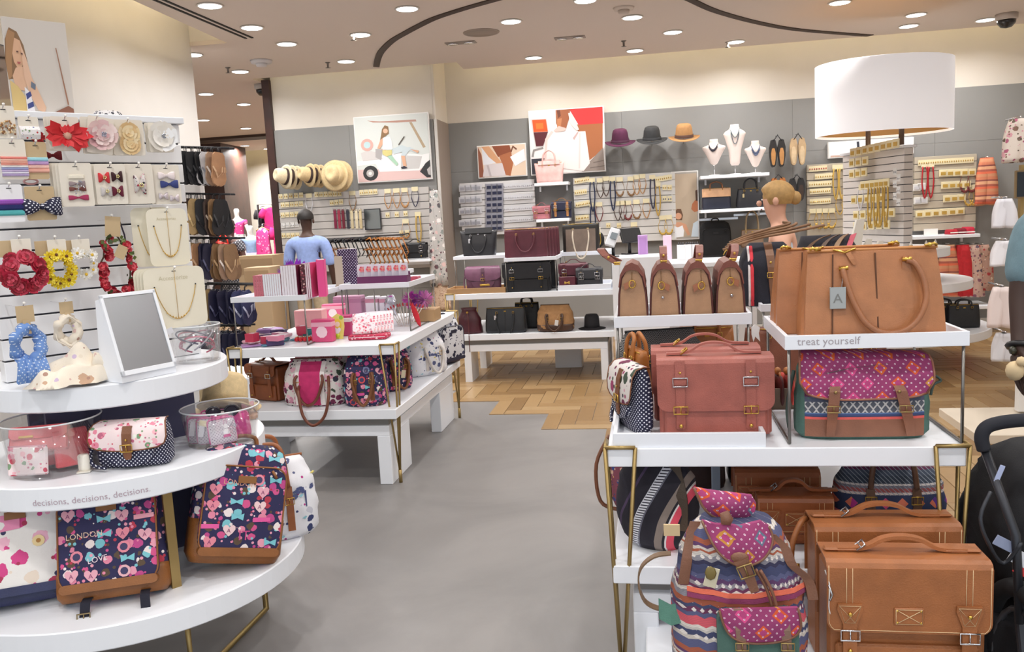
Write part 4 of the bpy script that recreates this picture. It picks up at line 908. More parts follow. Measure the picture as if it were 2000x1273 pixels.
b = MB(); b.strap(bez([s.front(.07, .27, .005), s.front(.1, .18, .008), s.front(.1, .08, .008)], 5), .035, .005, leather('4a3a2c')); b.build('strap', e)
q = atY(1215, 1045, 2.75); e = E('slouch_bag', 'small paisley slouch bag with brown strap at the far left end under the right table', 'bag', (q.x+.035, 2.88, .45), -.4); s = Soft(.17, .13, .3, [(0, .5, .6), (.2, .9, 1), (.6, 1, 1), (1, .5, .4)], 2.3, .004)
b = MB(); s.mesh(b, pat('paisley', floral('8a4a5a', ['3f4f8a', 'd9a06a', '5a2a4a', 'e0b8a0', '2a2a4a'], 45, .4, .9)), 30, 10); b.build('body', e); b = MB(); b.tube(bez([(-.06, -.04, .28), (-.1, -.07, .18), (-.09, -.07, .05), (-.03, -.05, .02)], 5), .007, leather('7a4a30'), 5); b.build('strap', e)
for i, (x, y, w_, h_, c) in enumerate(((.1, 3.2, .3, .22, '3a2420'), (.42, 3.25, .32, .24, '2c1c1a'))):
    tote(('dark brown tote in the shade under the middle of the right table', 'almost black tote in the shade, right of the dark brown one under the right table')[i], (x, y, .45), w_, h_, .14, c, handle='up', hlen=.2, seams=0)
b = MB(); b.box((.205, 3.05, .6), (.03, .03, .3), mt('a9bdd2', .4), bev=.003); b.build('support_post', label='pale blue-white square post under the middle of the right table', cat='post')
# folk backpack
Y = 1.98; A, B_ = atY(1310, 1200, Y), atY(1592, 1200, Y); cx = (A.x+B_.x)/2; W = B_.x-A.x; H_ = atY(1450, 1015, Y+.1).z-.24
e = E('backpack', 'folk-woven drawstring backpack with magenta flap on the low plinth', 'backpack', (cx, Y+.12, .24)); D = .2
s = Soft(W, D, H_, [(0, .86, .9), (.05, .95, 1), (.35, 1, 1), (.6, .97, .95), (.8, .84, .85), (.92, .7, .75), (1, .5, .55)], 2.7, .006, 4)
b = MB(); s.mesh(b, AZTEC(), 48, 18); b.build('body', e); BRS = leather('7d5440')
Lp = lambda x, y, dy=0: (lambda q: Vector((q.x, q.y+dy, q.z)))(atY(x, y, Y+dy)-Vector(e.location))
def sheet(b, pts, th, m, dome=.02, fwd=0):
    "padded leaf of cloth: outline in the picture plane at the front of the bag"
    c = sum(pts, Vector())/len(pts); c2 = c+Vector((0, -dome, 0)); k = len(pts); mid = [(p_+c)/2+Vector((0, -dome*.75, 0)) for p_ in pts]
    b.add(list(pts)+mid+[c2], [(i, (i+1) % k, k+(i+1) % k, k+i) for i in range(k)]+[(k+i, k+(i+1) % k, 2*k) for i in range(k)], m, True)
    b.add([p_+Vector((0, th, 0)) for p_ in pts]+list(pts), [(i, (i+1) % k, k+(i+1) % k, k+i) for i in range(k)]+[tuple(range(k))], m, False)
fp = [Lp(x, y) for x, y in ((1374, 1036), (1400, 1038), (1450, 1040), (1490, 1032), (1508, 1044), (1515, 1066), (1508, 1086), (1492, 1102), (1468, 1112), (1448, 1113), (1425, 1104), (1405, 1088), (1390, 1066))]
fp = [Vector((p_.x, s.front(p_.x, min(p_.z, H_*.97)).y*.9-.022, p_.z)) for p_ in fp]
b = MB(); sheet(b, fp, .012, FOLK(), .018); fl = b.build('flap', e); b = MB(); b.tube(bez(fp[4:]+[fp[0]], 3), .0035, BRS, 5); b.build('binding', fl)
tp = [Lp(x, y, .06) for x, y in ((1358, 968), (1390, 974), (1440, 980), (1474, 984), (1483, 1000), (1480, 1018), (1462, 1030), (1425, 1033), (1395, 1024), (1375, 1004))]
b = MB(); sheet(b, tp, .012, FOLK(), .02); f2 = b.build('flap', e, label='upturned rear part of the magenta flap'); b = MB(); b.tube(bez(tp[-4:]+tp[:1], 3), .004, BRS, 5); b.build('binding', f2)
b = MB(); sheet(b, [Lp(x, y, .02) for x, y in ((1408, 1010), (1424, 1004), (1434, 1020), (1428, 1032), (1410, 1030))], .008, BRS, .012); b.build('leather_tab', e)
b = MB(); P = [Lp(x, y) for x, y in ((1446, 1090), (1456, 1110), (1466, 1132), (1474, 1152))]; P = [Vector((p_.x, -D/2-.03, p_.z)) for p_ in P]
b.strap(P, [.036, .028, .024, .02], .005, BRS, (.93, 0, .35)); b.ball(P[0]+Vector((-.002, .004, .004)), (.022, .006, .014), BRS, 10); st = b.build('closing_strap', e); b = MB(); buckle(b, P[1]+Vector((0, -.006, 0)), .036, .03, BRASS, .0024, (.93, 0, .35), (-.35, 0, .93)); b.build('buckle', st)
b = MB()
for k in (0, .01): b.tube(bez([Vector((q_.x+k, -D/2-.018-k*.5, q_.z)) for q_ in (Lp(1476, 1112), Lp(1495, 1145), Lp(1507, 1180), Lp(1517, 1230), Lp(1530, 1290))], 4), .0042, BRS, 5)
b.build('drawstring', e)
# braid bands
for z0, c in ((1168, 'e8745a'), (1178, '8d3a60')):
    b = MB(); zz = Lp(1450, z0).z; b.strap([s.front(x*W/2, zz+.008*abs(x)*0+(-.006 if abs(x) < .2 else 0), .004) for x in np.linspace(-.75, .95, 10)], .012, .003, fabric(c), (0, .1, 1)); b.build('braid', e, label='coral braid' if c[0] == 'e' else 'plum braid')
# front pocket
pp = [Lp(x, y) for x, y in ((1404, 1185), (1556, 1180), (1562, 1215), (1548, 1236), (1510, 1247), (1460, 1248), (1428, 1236), (1412, 1212))]; pp = [Vector((p_.x, -D/2-.03, p_.z)) for p_ in pp]
b = MB(); P2 = [Vector((x, -D/2-.026, z)) for x, z in rrect(.19, .19, .03, 4, (pp[0].x+pp[1].x)/2, pp[0].z-.105)]; b.prism([(v_.x, v_.z) for v_ in P2], -D/2-.024, -D/2+.02, fabric('4f6f66')); po = b.build('pocket', e, label='teal pocket')
b = MB(); sheet(b, [v_+Vector((0, -.008, 0)) for v_ in pp], .01, FOLK(), .01); b.build('pocket_flap', po); b = MB(); b.tube(bez([v_+Vector((0, -.009, 0)) for v_ in pp[1:]+pp[:1]], 3), .003, BRS, 5); b.build('binding', po)
for x in (1440, 1528):
    b = MB(); v0, v1 = Lp(x, 1182), Lp(x+8, 1262); b.strap([Vector((v0.x, -D/2-.036, v0.z)), Vector(((v0.x+v1.x)/2, -D/2-.042, (v0.z+v1.z)/2)), Vector((v1.x, -D/2-.034, v1.z)), Vector((v1.x, -D/2-.03, v1.z-.05))], .022, .004, leather('8d6e60')); ps = b.build('pocket_strap', e); b = MB(); buckle(b, (v1.x, -D/2-.042, v1.z+.01), .03, .018, BRASS); b.build('buckle', ps)
# shoulder straps and loop
for P in (((1362, 1045), (1352, 1075), (1344, 1110), (1336, 1160)), ((1512, 1062), (1540, 1090), (1556, 1125), (1590, 1160), (1600, 1200))):
    b = MB(); P = [Lp(x, y) for x, y in P]; P = [Vector((v_.x, s.front(max(-W*.49, min(W*.49, v_.x)), min(v_.z, H_)).y*.9-.012, v_.z)) for v_ in P]; b.strap(bez(P, 4), .026, .005, BRS, (.96, .2, -.1)); b.build('shoulder_strap', e)
P = [Vector((v_.x, -.02, v_.z)) for v_ in (Lp(x, y) for x, y in ((1312, 1112), (1278, 1118), (1252, 1140), (1246, 1172), (1258, 1208), (1285, 1224), (1312, 1222)))]
b = MB(); b.strap(bez(P, 4), .02, .004, leather('7a6048'), (0, 1, .1)); b.strap([P[-1]+Vector((-.03, -.01, .0)), P[-1]+Vector((.0, -.02, -.012)), P[-1]+Vector((.04, -.03, .005))], .05, .006, fabric('4f7a6c'), (0, .5, 1)); b.build('loose_strap', e, label='loose strap with teal end')
v0 = Lp(1390, 1130); b = MB(); b.box((v0.x, -D/2-.012, v0.z), (.03, .003, .05), mt('cfc7ae', .6), Matrix.Rotation(.25, 3, 'Y'), .001); b.ball((v0.x-.002, -D/2-.016, v0.z+.012), (.014, .003, .018), mt('7a6a3a', .5), 8); b.build('swing_tag', e)
b = MB(); b.box((v0.x-.09, -D/2+.06, v0.z+.09), (.04, .006, .03), KRAFT, bev=.001); b.build('side_label', e)
# ================= stroller at the lower right =================
e = E('stroller', 'black stroller with curved foam handle at the lower right edge', 'stroller', (1.35, 2.3, 0))
Q = lambda x, y, Yd: atY(x, y, Yd)-Vector((1.35, 2.3, 0)); FO = mt('1d1f28', .8); FR = mt('3a3c42', .4, .5); SEAT = fabric('17171b')
b = MB(); P = [Q(1922, 878, 2.25), Q(1917, 855, 2.25), Q(1925, 836, 2.25), Q(1950, 826, 2.25), Q(2000, 820, 2.25), Q(2130, 812, 2.28), Q(2190, 822, 2.3), Q(2200, 850, 2.3), Q(2198, 880, 2.3)]; b.tube(bez(P, 4), .017, FO, 10); b.build('handle', e)
for a, c in (((1924, 880, 2.25), (1984, 1045, 2.13)), ((2196, 880, 2.3), (2150, 1060, 2.36))):
    b = MB(); b.tube([Q(*a), Q(*c), Q(c[0]+8, c[1]+170, 2.16)], .011, FR, 8); b.build('frame_tube', e)
sx = Q(1905, 1000, 2.36).x+.2
b = MB(); s = Soft(.4, .5, .5, [(0, .7, .8), (.2, .9, 1), (.6, .98, .9), (.85, .8, .7), (1, .5, .4)], 3, .018); s.h = .4; s.mesh(b, SEAT, 28, 12); b.tf(Matrix.Translation((sx+.03, .16, .4))); b.build('seat', e)
b = MB(); b.loft([[Vector((sx+.08+.2*math.cos(a)*k, .3+.1*k*math.sin(a)+o, .66+z)) for a in np.linspace(0, 6.28, 13)[:-1]] for z, k, o in ((0, 1, 0), (.06, 1, -.04), (.1, .8, -.1), (.12, .3, -.14))], SEAT); b.build('canopy', e)
b = MB(); s = Soft(.34, .46, .18, [(0, .8, .8), (.3, 1, 1), (1, 1, 1)], 3, .006); s.mesh(b, fabric('1b1b20'), 20, 6); b.tf(Matrix.Translation((sx, .1, .2))); b.build('basket', e)
def wheel(x, y, r, tw=.05):
    b = MB(); b.tube([(x, y+r*math.cos(a), r+r*.0+r*math.sin(a)*.999) for a in np.linspace(0, 6.283, 33)[:-1]], .024, mt('17181c', .85), 8, True); wl = b.build('wheel', e)
    b = MB(); b.tube([(x, y+r*.8*math.cos(a), r+r*.8*math.sin(a)) for a in np.linspace(0, 6.283, 25)[:-1]], .008, mt('6a6c72', .35, .6), 6, True); b.build('rim', wl)
    for k in range(5):
        a = k*1.2566; b = MB(); b.box((x, y+r*.4*math.cos(a), r+r*.4*math.sin(a)), (.02, .02, r*.8), mt('2a2c32', .4), Matrix.Rotation(math.pi/2-a, 3, 'X').inverted(), .004); b.build('spoke', wl)
    b = MB(); b.tube([(x-.02, y, r), (x+.02, y, r)], .03, mt('4a4c52', .4), 10); b.build('hub', wl)
wa, wb = Q(2010, 1250, 2.12).x, Q(1928, 1090, 2.95).x; wheel(wa, -.18, .26); wheel(wa+.5, -.18, .26); wheel(wb, .65, .25); wheel(wb+.62, .65, .25)
b = MB(); P = [Q(1935, 960, 2.14), Q(1915, 1010, 2.12), Q(1930, 1060, 2.12), Q(1960, 1100, 2.14), Q(1995, 1060, 2.12)]; b.tube(bez(P, 4), .005, FR, 6); b.build('brake_cable', e)
for a, sz, c, rt in (((1952, 925), (.012, .004, .045), 'a9b4d6', .35), ((1962, 1062), (.05, .004, .026), '8f98b4', .5), ((1992, 1090), (.05, .004, .035), 'd9dbe2', .5), ((1996, 1116), (.04, .004, .02), 'c93a3a', .5)):
    q = Q(*a, 2.2 if a[1] < 1000 else 2.14); b = MB(); b.box(q, sz, mt(c, .5), Matrix.Rotation(rt, 3, 'Y'), .001); b.build('fabric_label', e)
# ================= round stand with lamp at the right rear =================
RC = Vector((1.991, 8.085, 0)); RA = math.pi/2+math.radians(19.4)
rs = round_stand('white tiered round stand with slat panel of gold jewellery under the oval lamp', RC, RA, 14, .46, 1.915, ((.35, .93), (.76, .78), (1.04, .6)), None, .085, 'd6cfca', feet=(2.2, -2.2, 0))
e = E('oval_lamp', 'big white oval drum lamp shade on two bronze poles over the jewellery stand', 'lamp', (2.08, 8.2, 0), RA)
b = MB(); b.lathe([(1, 2.055), (1, 2.67), (.985, 2.67), (.985, 2.055)], mt('f0eef0', .6, emit=.4), 64, sx=.5, sy=.6, cap=False)
b.f.append([]) if False else None
b.build('shade', e)
b = MB(); b.lathe([(.983, 2.075), (.983, 2.66)], mt('b08a5a', .7), 64, sx=.5, sy=.6, cap=False); b.build('shade_lining', e, label='tan inner lining')
b = MB(); b.lathe([(.97, 2.4), (.97, 2.405)], mt('c9a97a', .6), 48, sx=.5, sy=.6); b.build('diffuser', e)
for t in (-.36, .12):
    q = RC+Vector((math.sin(-.3386), math.cos(-.3386), 0))*t; r = Matrix.Rotation(-RA, 3, 'Z') @ (q-Vector((2.08, 8.2, 0))); b = MB(); b.tube([(r.x, r.y, 1.925), (r.x, r.y, 2.42)], .022, mt('6a5548', .5), 8); b.build('pole', e)
lamp('POINT', (2.08, 8.2, 2.2), 5, (1, .85, .6), name='oval_lamp_bulb').data.shadow_soft_size = .1
# ================= hair accessories on the left stand =================
LM = Matrix.Translation(LS) @ Matrix.Rotation(LA, 4, 'Z'); LMi = LM.inverted()
def LP(px, py, k):
    "point on a plane k in front of the panel, in stand coordinates (x, z)"
    o = LMi @ Vector((0, 0, CAM_H)); d = (LMi.to_3x3() @ ray(px, py)); t = (-.03-k-o.y)/d.y; q = o+d*t; return q.x, q.z
def PE(name, label, cat, x, k, z, grp=None, rz=0, rx=0): return E(name, label, cat, LM @ Vector((x, -.03-k, z)), LA+rz, grp, rx=rx)
def box4(x0, y0, x1, y1, k):
    "photo box on that plane: centre x, bottom z, width, height"
    a, t = LP(x0, (y0+y1)/2, k), LP(x1, (y0+y1)/2, k); m = (x0+x1)/2; u, v = LP(m, y0, k), LP(m, y1, k); return (a[0]+t[0])/2, v[1], t[0]-a[0], u[1]-v[1]
hook0 = [None]
def hook(x, z, k):
    if hook0[0] is None:
        e = E('display_hook', 'thin chrome display hook with pale round tip holding an accessory card', 'hook', group='hooks on the left slat panel'); b = MB(); b.tube([(0, .0, 0), (0, -.9, .0), (0, -1, .09)], .0019, CHROME, 5); b.build('prong', e)
        b = MB(); b.ball((0, -1.0, .1), (.0045, .03, .032), mt('f6f2ec', .3), 8); b.build('tip', e); hook0[0] = e; c = e
    else: c = clone(hook0[0])
    c.location = LM @ Vector((x, -.03, z)); c.rotation_euler.z = LA; c.scale = (1, k+.015, .14)
def flower(b, c, r, col, n=7, layers=2, cup=.35, center='e8d080', rot=0, nrm=None, cr=.18, seed=0, wide=.55):
    rr = random.Random(seed+n); M_ = Matrix.Identity(3) if nrm is None else Vector((0, -1, 0)).rotation_difference(Vector(nrm)).to_matrix(); c = Vector(c)
    for L_ in range(layers):
        s = r*(1-.3*L_)
        for i in range(n):
            a = rot+2*math.pi*(i+.5*L_)/n+rr.uniform(-.1, .1); u = Vector((math.cos(a), 0, math.sin(a))); p = Vector((-math.sin(a), 0, math.cos(a))); f = Vector((0, -1, 0))
            w = s*wide*min(1, 4.5/n)*1.2; g = L_*r*.12
            P = [u*s*.08+f*g, u*s*.5+p*w*.8+f*(g+s*cup*.3), u*s*.92+p*w*.6+f*(g+s*cup*rr.uniform(.6, 1.1)), u*s+f*(g+s*cup*.6), u*s*.92-p*w*.6+f*(g+s*cup*rr.uniform(.6, 1.1)), u*s*.5-p*w*.8+f*(g+s*cup*.3)]
            cc = col if isinstance(col, str) else rr.choice(col)
            b.add([c+M_ @ q for q in P]+[c+M_ @ (u*s*.55+f*(g+s*.05))], [(6, i_, (i_+1) % 6) for i_ in range(6)], printmat(), True, cc)
    if center: b.ball(c+M_ @ Vector((0, -r*(.12*layers), 0)), r*cr, printmat(), 7, center)
def bow(b, c, w, h, m, d=None, col=None, tails=False):
    d = d or h*.35; c = Vector(c)
    for s in (-1, 1):
        R_ = []
        for t, hh, dd in ((.04, .22, .4), (.25, .6, .9), (.6, .95, 1), (.9, 1, .6), (1, .88, .15)):
            R_.append([c+Vector((s*w/2*t, dd*d/2*math.sin(a), hh*h/2*math.cos(a)*(1+.1*math.sin(2*a+s)))) for a in (2*math.pi*j/10 for j in range(10))])
        b.loft(R_, m, True, True, True, col)
        if tails: b.strap([c+Vector((0, -d*.2, 0)), c+Vector((s*w*.22, -d*.3, -h*.6)), c+Vector((s*w*.3, -d*.2, -h*.95))], h*.35, .002, m, (1, 0, .4*s), col=col)
    b.ball(c+Vector((0, -d*.1, 0)), (w*.07, d*.6, h*.2), m, 8, col)
def card(e, w, h, m=CARD, r=.006, z=0, name='card', cut=True):
    b = MB(); b.prism([(x, y+h/2+z) for x, y in rrect(w, h, r)], -.0008, .0008, m); c = b.build(name, e)
    if cut: b = MB(); b.strap([(-.007, -.0014, z+h-.012), (.007, -.0014, z+h-.012)], .0022, .0006, DARK, (0, 0, 1)); b.build('hang_slot', c)
    return c
def carded(name, lab, cat, bx, k, fill, m=CARD, stack=0, rz=0, ry=0, r=.006, stack_lab=None, grp=None, hk=True):
    x, z, w, h = bx; e = PE(name, lab, cat, x, k, z, rz=rz); 
    if ry: e.rotation_euler.y = ry
    card(e, w, h, m, r); fill(e, w, h)
    for i in range(stack):
        c = PE(name, stack_lab or 'plain-edged card hanging behind another on the same hook of the left panel', cat, x-.006*(i+1), k-.012*(i+1), z+.001*i, grp or 'cards behind the front ones'); card(c, w, h, m, r, cut=False)
    if hk: hook(x, z+h-.012, k)
    return e
PM = printmat()
def f_bow_red(e, w, h):
    b = MB(); rr = random.Random(2); c = Vector((0, -.012, h*.42))
    for i in range(11):
        a = 2*math.pi*i/11+.2; s = w*rr.uniform(.55, .78)*(1.15 if abs(math.cos(a)) > .5 else .85); u = Vector((math.cos(a), 0, math.sin(a)*.8)); p = Vector((-math.sin(a), 0, math.cos(a)))
        P = [c+u*s*.15, c+u*s*.6+p*s*.28+Vector((0, -.012, 0)), c+u*s*1.0+p*s*.2+Vector((0, rr.uniform(-.02, 0), 0)), c+u*s*.85+Vector((0, -.008, 0)), c+u*s*.98-p*s*.2+Vector((0, rr.uniform(-.02, .0), 0)), c+u*s*.55-p*s*.26+Vector((0, -.014, 0))]
        b.add(P, [(0, 1, 3), (1, 2, 3), (0, 3, 5), (3, 4, 5)], PM, True, rr.choice(['d8202c', 'c4161f', 'e63a3f']))
    b.ball(c+Vector((0, -.006, .0)), (.012, .008, .012), PM, 8, 'd0a08a'); b.build('ribbon_bow', e)
carded('hair_bow', 'bright red ribbon hair bow on a cream card, top row of the left panel', 'hair bow', box4(100, 228, 156, 294, .16), .16, f_bow_red, stack=2)
def f_pinkfl(e, w, h):
    b = MB(); flower(b, (0, -.01, h*.5), w*.62, ['eccdc9', 'f2dcd8', 'd9a9ac', 'e9c4c4'], 8, 3, .3, None, wide=.75); b.build('organza_flower', e)
    b = MB(); rr = random.Random(1)
    for i in range(12): a = i*.52; q = .007 if i % 3 else .003; b.ball((q*math.cos(a), -.035, h*.5+q*math.sin(a)), .0026, mt('9fa6b8', .15, .7), 6)
    o = b.build('rhinestone_centre', e); o['kind'] = 'stuff'
carded('hair_flower', 'large pale pink organza flower with crystal centre on the top row', 'hair flower', box4(165, 228, 216, 300, .16), .16, f_pinkfl, stack=1, ry=.14)
def f_rose(e, w, h):
    for zz in (.62, .3):
        b = MB(); flower(b, (0, -.008, h*zz), w*.34, ['ecd2a0', 'f2ddb4', 'e2c08c'], 6, 4, .25, None, wide=.8, seed=int(zz*10)); b.build('fabric_rose', e)
carded('hair_flower', 'pair of cream fabric roses on a card in the top row', 'hair flower', box4(219, 234, 281, 303, .15), .15, f_rose, stack=2)
def f_white(e, w, h):
    b = MB(); flower(b, (0, -.01, h*.52), w*.62, ['f7f3ec', 'ffffff', 'efe9df'], 6, 2, .3, None, wide=.8); b.strap([(0, -.014, h*.4), (.002, -.02, h*.18), (.004, -.014, h*.06)], .016, .002, PM, col='f7f3ec'); b.build('ribbon_flower', e)
    b = MB(); 
    for i in range(7): a = i*.9; q = .006 if i else 0; b.ball((q*math.cos(a), -.03, h*.52+q*math.sin(a)), .0032, mt('a9aeb8', .15, .7), 6)
    b.build('rhinestone_centre', e, kind='stuff')
carded('hair_flower', 'white ribbon flower with sparkling centre at the right end of the top row', 'hair flower', box4(290, 240, 337, 297, .14), .14, f_white, stack=1)
def f_beads(e, w, h):
    b = MB(); rr = random.Random(4)
    for i in range(70): b.ball((rr.uniform(-.45, .45)*w, -.006, h*rr.uniform(.12, .55)), rr.uniform(.0025, .004), PM, 6, rr.choice(['b98a52', 'e0cba8', '8a5a3a', 'f0e2cc']))
    b.build('beadwork', e, kind='stuff')
carded('hair_comb', 'gold beaded hair comb on a cream card at the far left of the top row', 'hair comb', box4(-14, 206, 30, 270, .17), .17, f_beads)
def f_wrap(e, w, h):
    b = MB(); b.strap([(0, -.004, h*.02), (0, -.012, h*.2), (0, -.012, h*.4), (0, -.004, h*.56)], w*.98, .003, pat('ditsy', floral('eeeaea', ['c0393f', '4f5f9a', '7a9a6a', 'd98a9a'], 110, .3, .6))); b.build('fabric_wrap', e)
carded('head_wrap', 'small flowered white fabric hair wrap on a card, second from the left on top', 'head wrap', box4(36, 228, 76, 272, .16), .16, f_wrap)
q = LP(77, 268, .15); b = MB(); flower(b, (0, 0, 0), .022, ['c81a28', 'a8121e'], 6, 2, .4, None); b.build('hair_flower', label='red fabric flower peeking out from behind the ditsy head wrap', cat='hair flower').matrix_world = LM @ Matrix.Translation((q[0], -.16, q[1]))
q = LP(105, 303, .1); b = MB(); bow(b, (0, 0, 0), .055, .028, fabric('6b0f1a')); b.build('hair_bow', label='dark red velvet bow hanging below the bright red ribbon bow', cat='hair bow').matrix_world = LM @ Matrix.Translation((q[0], -.12, q[1]))
def bands(cols, z0, z1, wid=1.0):
    def f(e, w, h):
        n = len(cols)
        for i, c in enumerate(cols):
            z = h*(z0+(z1-z0)*(i+.5)/n); t = h*(z1-z0)/n; b = MB()
            b.strap([(0, -.002, z-t*.48), (0, -.007, z-t*.2), (0, -.007, z+t*.2), (0, -.002, z+t*.48)], w*wid, .002, fabric(c)); b.build('elastic_band', e)
    return f
carded('headband_card', 'card of thin pastel elastic headbands in peach, pink and lilac', 'headbands', box4(0, 272, 52, 350, .17), .17, bands(['b7a3cf', 'e9e4f2', 'c9b7dd', '9fa4cf', 'f0ece9', 'e59a8c', 'f0b2a0', 'f3c5b4', 'e98a80'], .08, .56))
carded('headband_card', 'card of wide pastel hair bands, turquoise, lilac and peach', 'headbands', box4(50, 277, 93, 350, .16), .16, bands(['f2b5a4', 'f0c4b8', 'c59fd0', '9fd5e2'], .18, .58), KRAFT)
q = LP(62, 354, .12); b = MB(); b.tube([(.02*math.cos(a), 0, .008*math.sin(a)) for a in np.linspace(0, 6.28, 17)[:-1]], .0035, fabric('d3a4a8'), 6, True); b.build('hair_tie', label='dusty pink hair tie hanging under the pastel band cards', cat='hair tie').matrix_world = LM @ Matrix.Translation((q[0], -.14, q[1]))
carded('headband_card', 'white card with purple, navy and turquoise headbands at the left edge', 'headbands', box4(-6, 360, 46, 434, .18), .18, bands(['58b5b8', '232a66', '8f4fae'], .18, .6), mt('f0eff2', .6))
def f_dotbow(e, w, h):
    b = MB(); bow(b, (0, -.012, h*.4), w*1.35, h*.52, DOTS(), .03); b.build('fabric_bow', e)
carded('hair_bow', 'big navy hair bow with white dots on a kraft card', 'hair bow', box4(50, 364, 108, 430, .17), .17, f_dotbow, KRAFT)
# clip cards, second row
def f_clip1(e, w, h):
    b = MB(); b.box((0, -.004, h*.68), (w*.5, .006, h*.1), mt('f2ead8', .4), bev=.003); b.build('cream_clip', e)
    b = MB(); bow(b, (0, -.006, h*.2), w*.62, h*.12, fabric('b03a62')); b.build('pink_bow', e)
    b = MB(); bow(b, (0, -.006, h*.52), w*.5, h*.12, fabric('9a8a8c')); b.build('grey_bow', e)
    b = MB(); bow(b, (0, -.006, h*.4), w*.52, h*.1, fabric('7a4a44')); b.build('brown_bow', e)
    b = MB(); rr = random.Random(3)
    for i in range(16): b.ball((rr.uniform(-.22, .22)*w, -.014, h*rr.uniform(.28, .6)), .0028, mt(rr.choice(['e9e6ea', 'c9ccd6']), .1, .6), 6)
    b.build('rhinestones', e, kind='stuff')
carded('hair_clip_card', 'card of jewelled hair clips with cream bar on top and pink bow below', 'hair clips', box4(118, 318, 181, 403, .17), .17, f_clip1, stack=3, rz=-.05)
def f_clip2(e, w, h):
    for x, z, c in ((-.22, .66, 'd23a40'), (.2, .68, '3a1a20'), (-.18, .32, 'cfc8c6'), (.18, .32, '6a2036')):
        b = MB(); bow(b, (x*w, -.006, h*z), w*.36, h*.26, fabric(c)); bw_ = b.build('clip_bow', e); b = MB()
        for i in range(5): a = i*1.256; b.ball((x*w+.004*math.cos(a), -.018, h*z+.004*math.sin(a)), .0026, mt('e6d9a0', .2, .5), 6)
        b.build('pearls', bw_, kind='stuff')
carded('hair_clip_card', 'card with four bow clips, red, black, grey and plum', 'hair clips', box4(187, 320, 246, 399, .17), .17, f_clip2, stack=2, rz=-.1)
def f_clip3(e, w, h):
    b = MB(); bow(b, (0, -.006, h*.5), w*.4, h*.5, pat('dark_floral2', floral('d9d2ce', ['c04a5a', '5a2a3a', 'e7b6c4', '262437'], 90, .4, .8))); b.build('clip_bow', e); b = MB()
    for i in range(6): a = i*1.05; b.ball((.006*math.cos(a), -.02, h*.46+.006*math.sin(a)), .0032, mt('e6d9a0', .2, .5), 6)
    b.build('pearls', e, kind='stuff')
carded('hair_clip_card', 'card with one flowered bow clip with pearl centre', 'hair clips', box4(243, 320, 300, 398, .155), .155, f_clip3, stack=2)
def f_clip4(e, w, h):
    for x, z, s, c in ((-.02, .72, .62, 'efe2e2'), (.06, .5, .66, '3b4680')):
        b = MB(); bow(b, (x*w, -.008, h*z), w*s, h*.2, fabric(c)); b.build('fabric_bow', e)
    for x, z in ((-.2, .2), (.2, .14)):
        b = MB(); bow(b, (x*w, -.008, h*z), w*.34, h*.18, mt('d6cbd0', .3, .3)); b.build('satin_bow', e)
carded('hair_clip_card', 'card with white and navy bows above two silvery bows, right end of second row', 'hair clips', box4(299, 322, 352, 398, .14), .14, f_clip4, stack=1)
# flower garlands, third row
def garland(lab, x0, y0, x1, y1, k, cols, n, fr, cen, cardw=.055, name='flower_garland', layers=2, leaf=None, pet=8, seed=1, ring=.36, wide=.55):
    x, z, w, h = box4(x0, y0, x1, y1, k); e = PE(name, lab, 'hair garland', x, k, z); rr = random.Random(seed)
    b = MB(); b.tube([(ring*w*math.cos(a), 0, h*.34+.36*h*math.sin(a)) for a in np.linspace(0, 6.283, 25)[:-1]], .004, mt('3a4a2a', .7), 5, True); b.build('band', e)
    for i in range(n):
        a = 2*math.pi*i/n; b = MB(); c = (ring*w*math.cos(a)+rr.uniform(-.006, .006), -.006-rr.uniform(0, .02), h*.34+h*.34*math.sin(a)+rr.uniform(-.006, .006))
        flower(b, c, fr*rr.uniform(.85, 1.15), cols, pet, layers, .35, cen, rr.random(), (math.cos(a)*.4, -1, math.sin(a)*.3), .25, i, wide); b.build('blossom', e)
    if leaf:
        b = MB()
        for i in range(n*2): a = rr.uniform(0, 6.28); c = Vector((ring*w*math.cos(a), -.012, h*.34+h*.36*math.sin(a))); u = Vector((rr.uniform(-1, 1), -.4, rr.uniform(-1, 1))).normalized()*.018; p = u.cross(Vector((0, 1, 0)))*.4; b.add([c, c+u*.5+p, c+u, c+u*.5-p], [(0, 1, 2, 3)], PM, False, leaf)
        b.build('leaves', e, kind='stuff')
    for i in range(2):
        b = MB(); b.box(((-.5+i*.6)*cardw, .012*(1-i)-.004, h*.9), (cardw, .0015, h*.42 if i else h*.38), KRAFT if i == 0 else CARD, bev=.0006); b.build('header_card', e)
    b = MB(); b.box((cardw*.1, -.01, h*.64), (cardw*.42, .0015, h*.22), CARD); b.build('card_tab', e)
    hook(x, z+h*1.07, k); return e
garland('crimson flower hair garland on a card at the left of the third row', 0, 476, 82, 560, .2, ['a3142e', 'c02040', '8a0f24', 'd04a60'], 12, .026, None, seed=2, wide=.7, pet=6, layers=3)
garland('yellow daisy hair garland hanging between the crimson and white ones', 74, 476, 146, 553, .18, ['f2d61e', 'f7e24a', 'e8c510'], 12, .021, '6a3a14', seed=3, pet=11)
garland('white daisy hair garland to the right of the yellow one', 122, 474, 190, 536, .14, ['f7f5ee', 'ffffff', 'ebe6da'], 9, .019, 'e3b93a', seed=4, pet=11)
x, z, w_, h_ = box4(186, 445, 264, 584, .12); e = PE('rose_garland', 'long garland of red rosebuds and green leaves hanging beside the necklace cards', 'hair garland', x, .12, z); rr = random.Random(9)
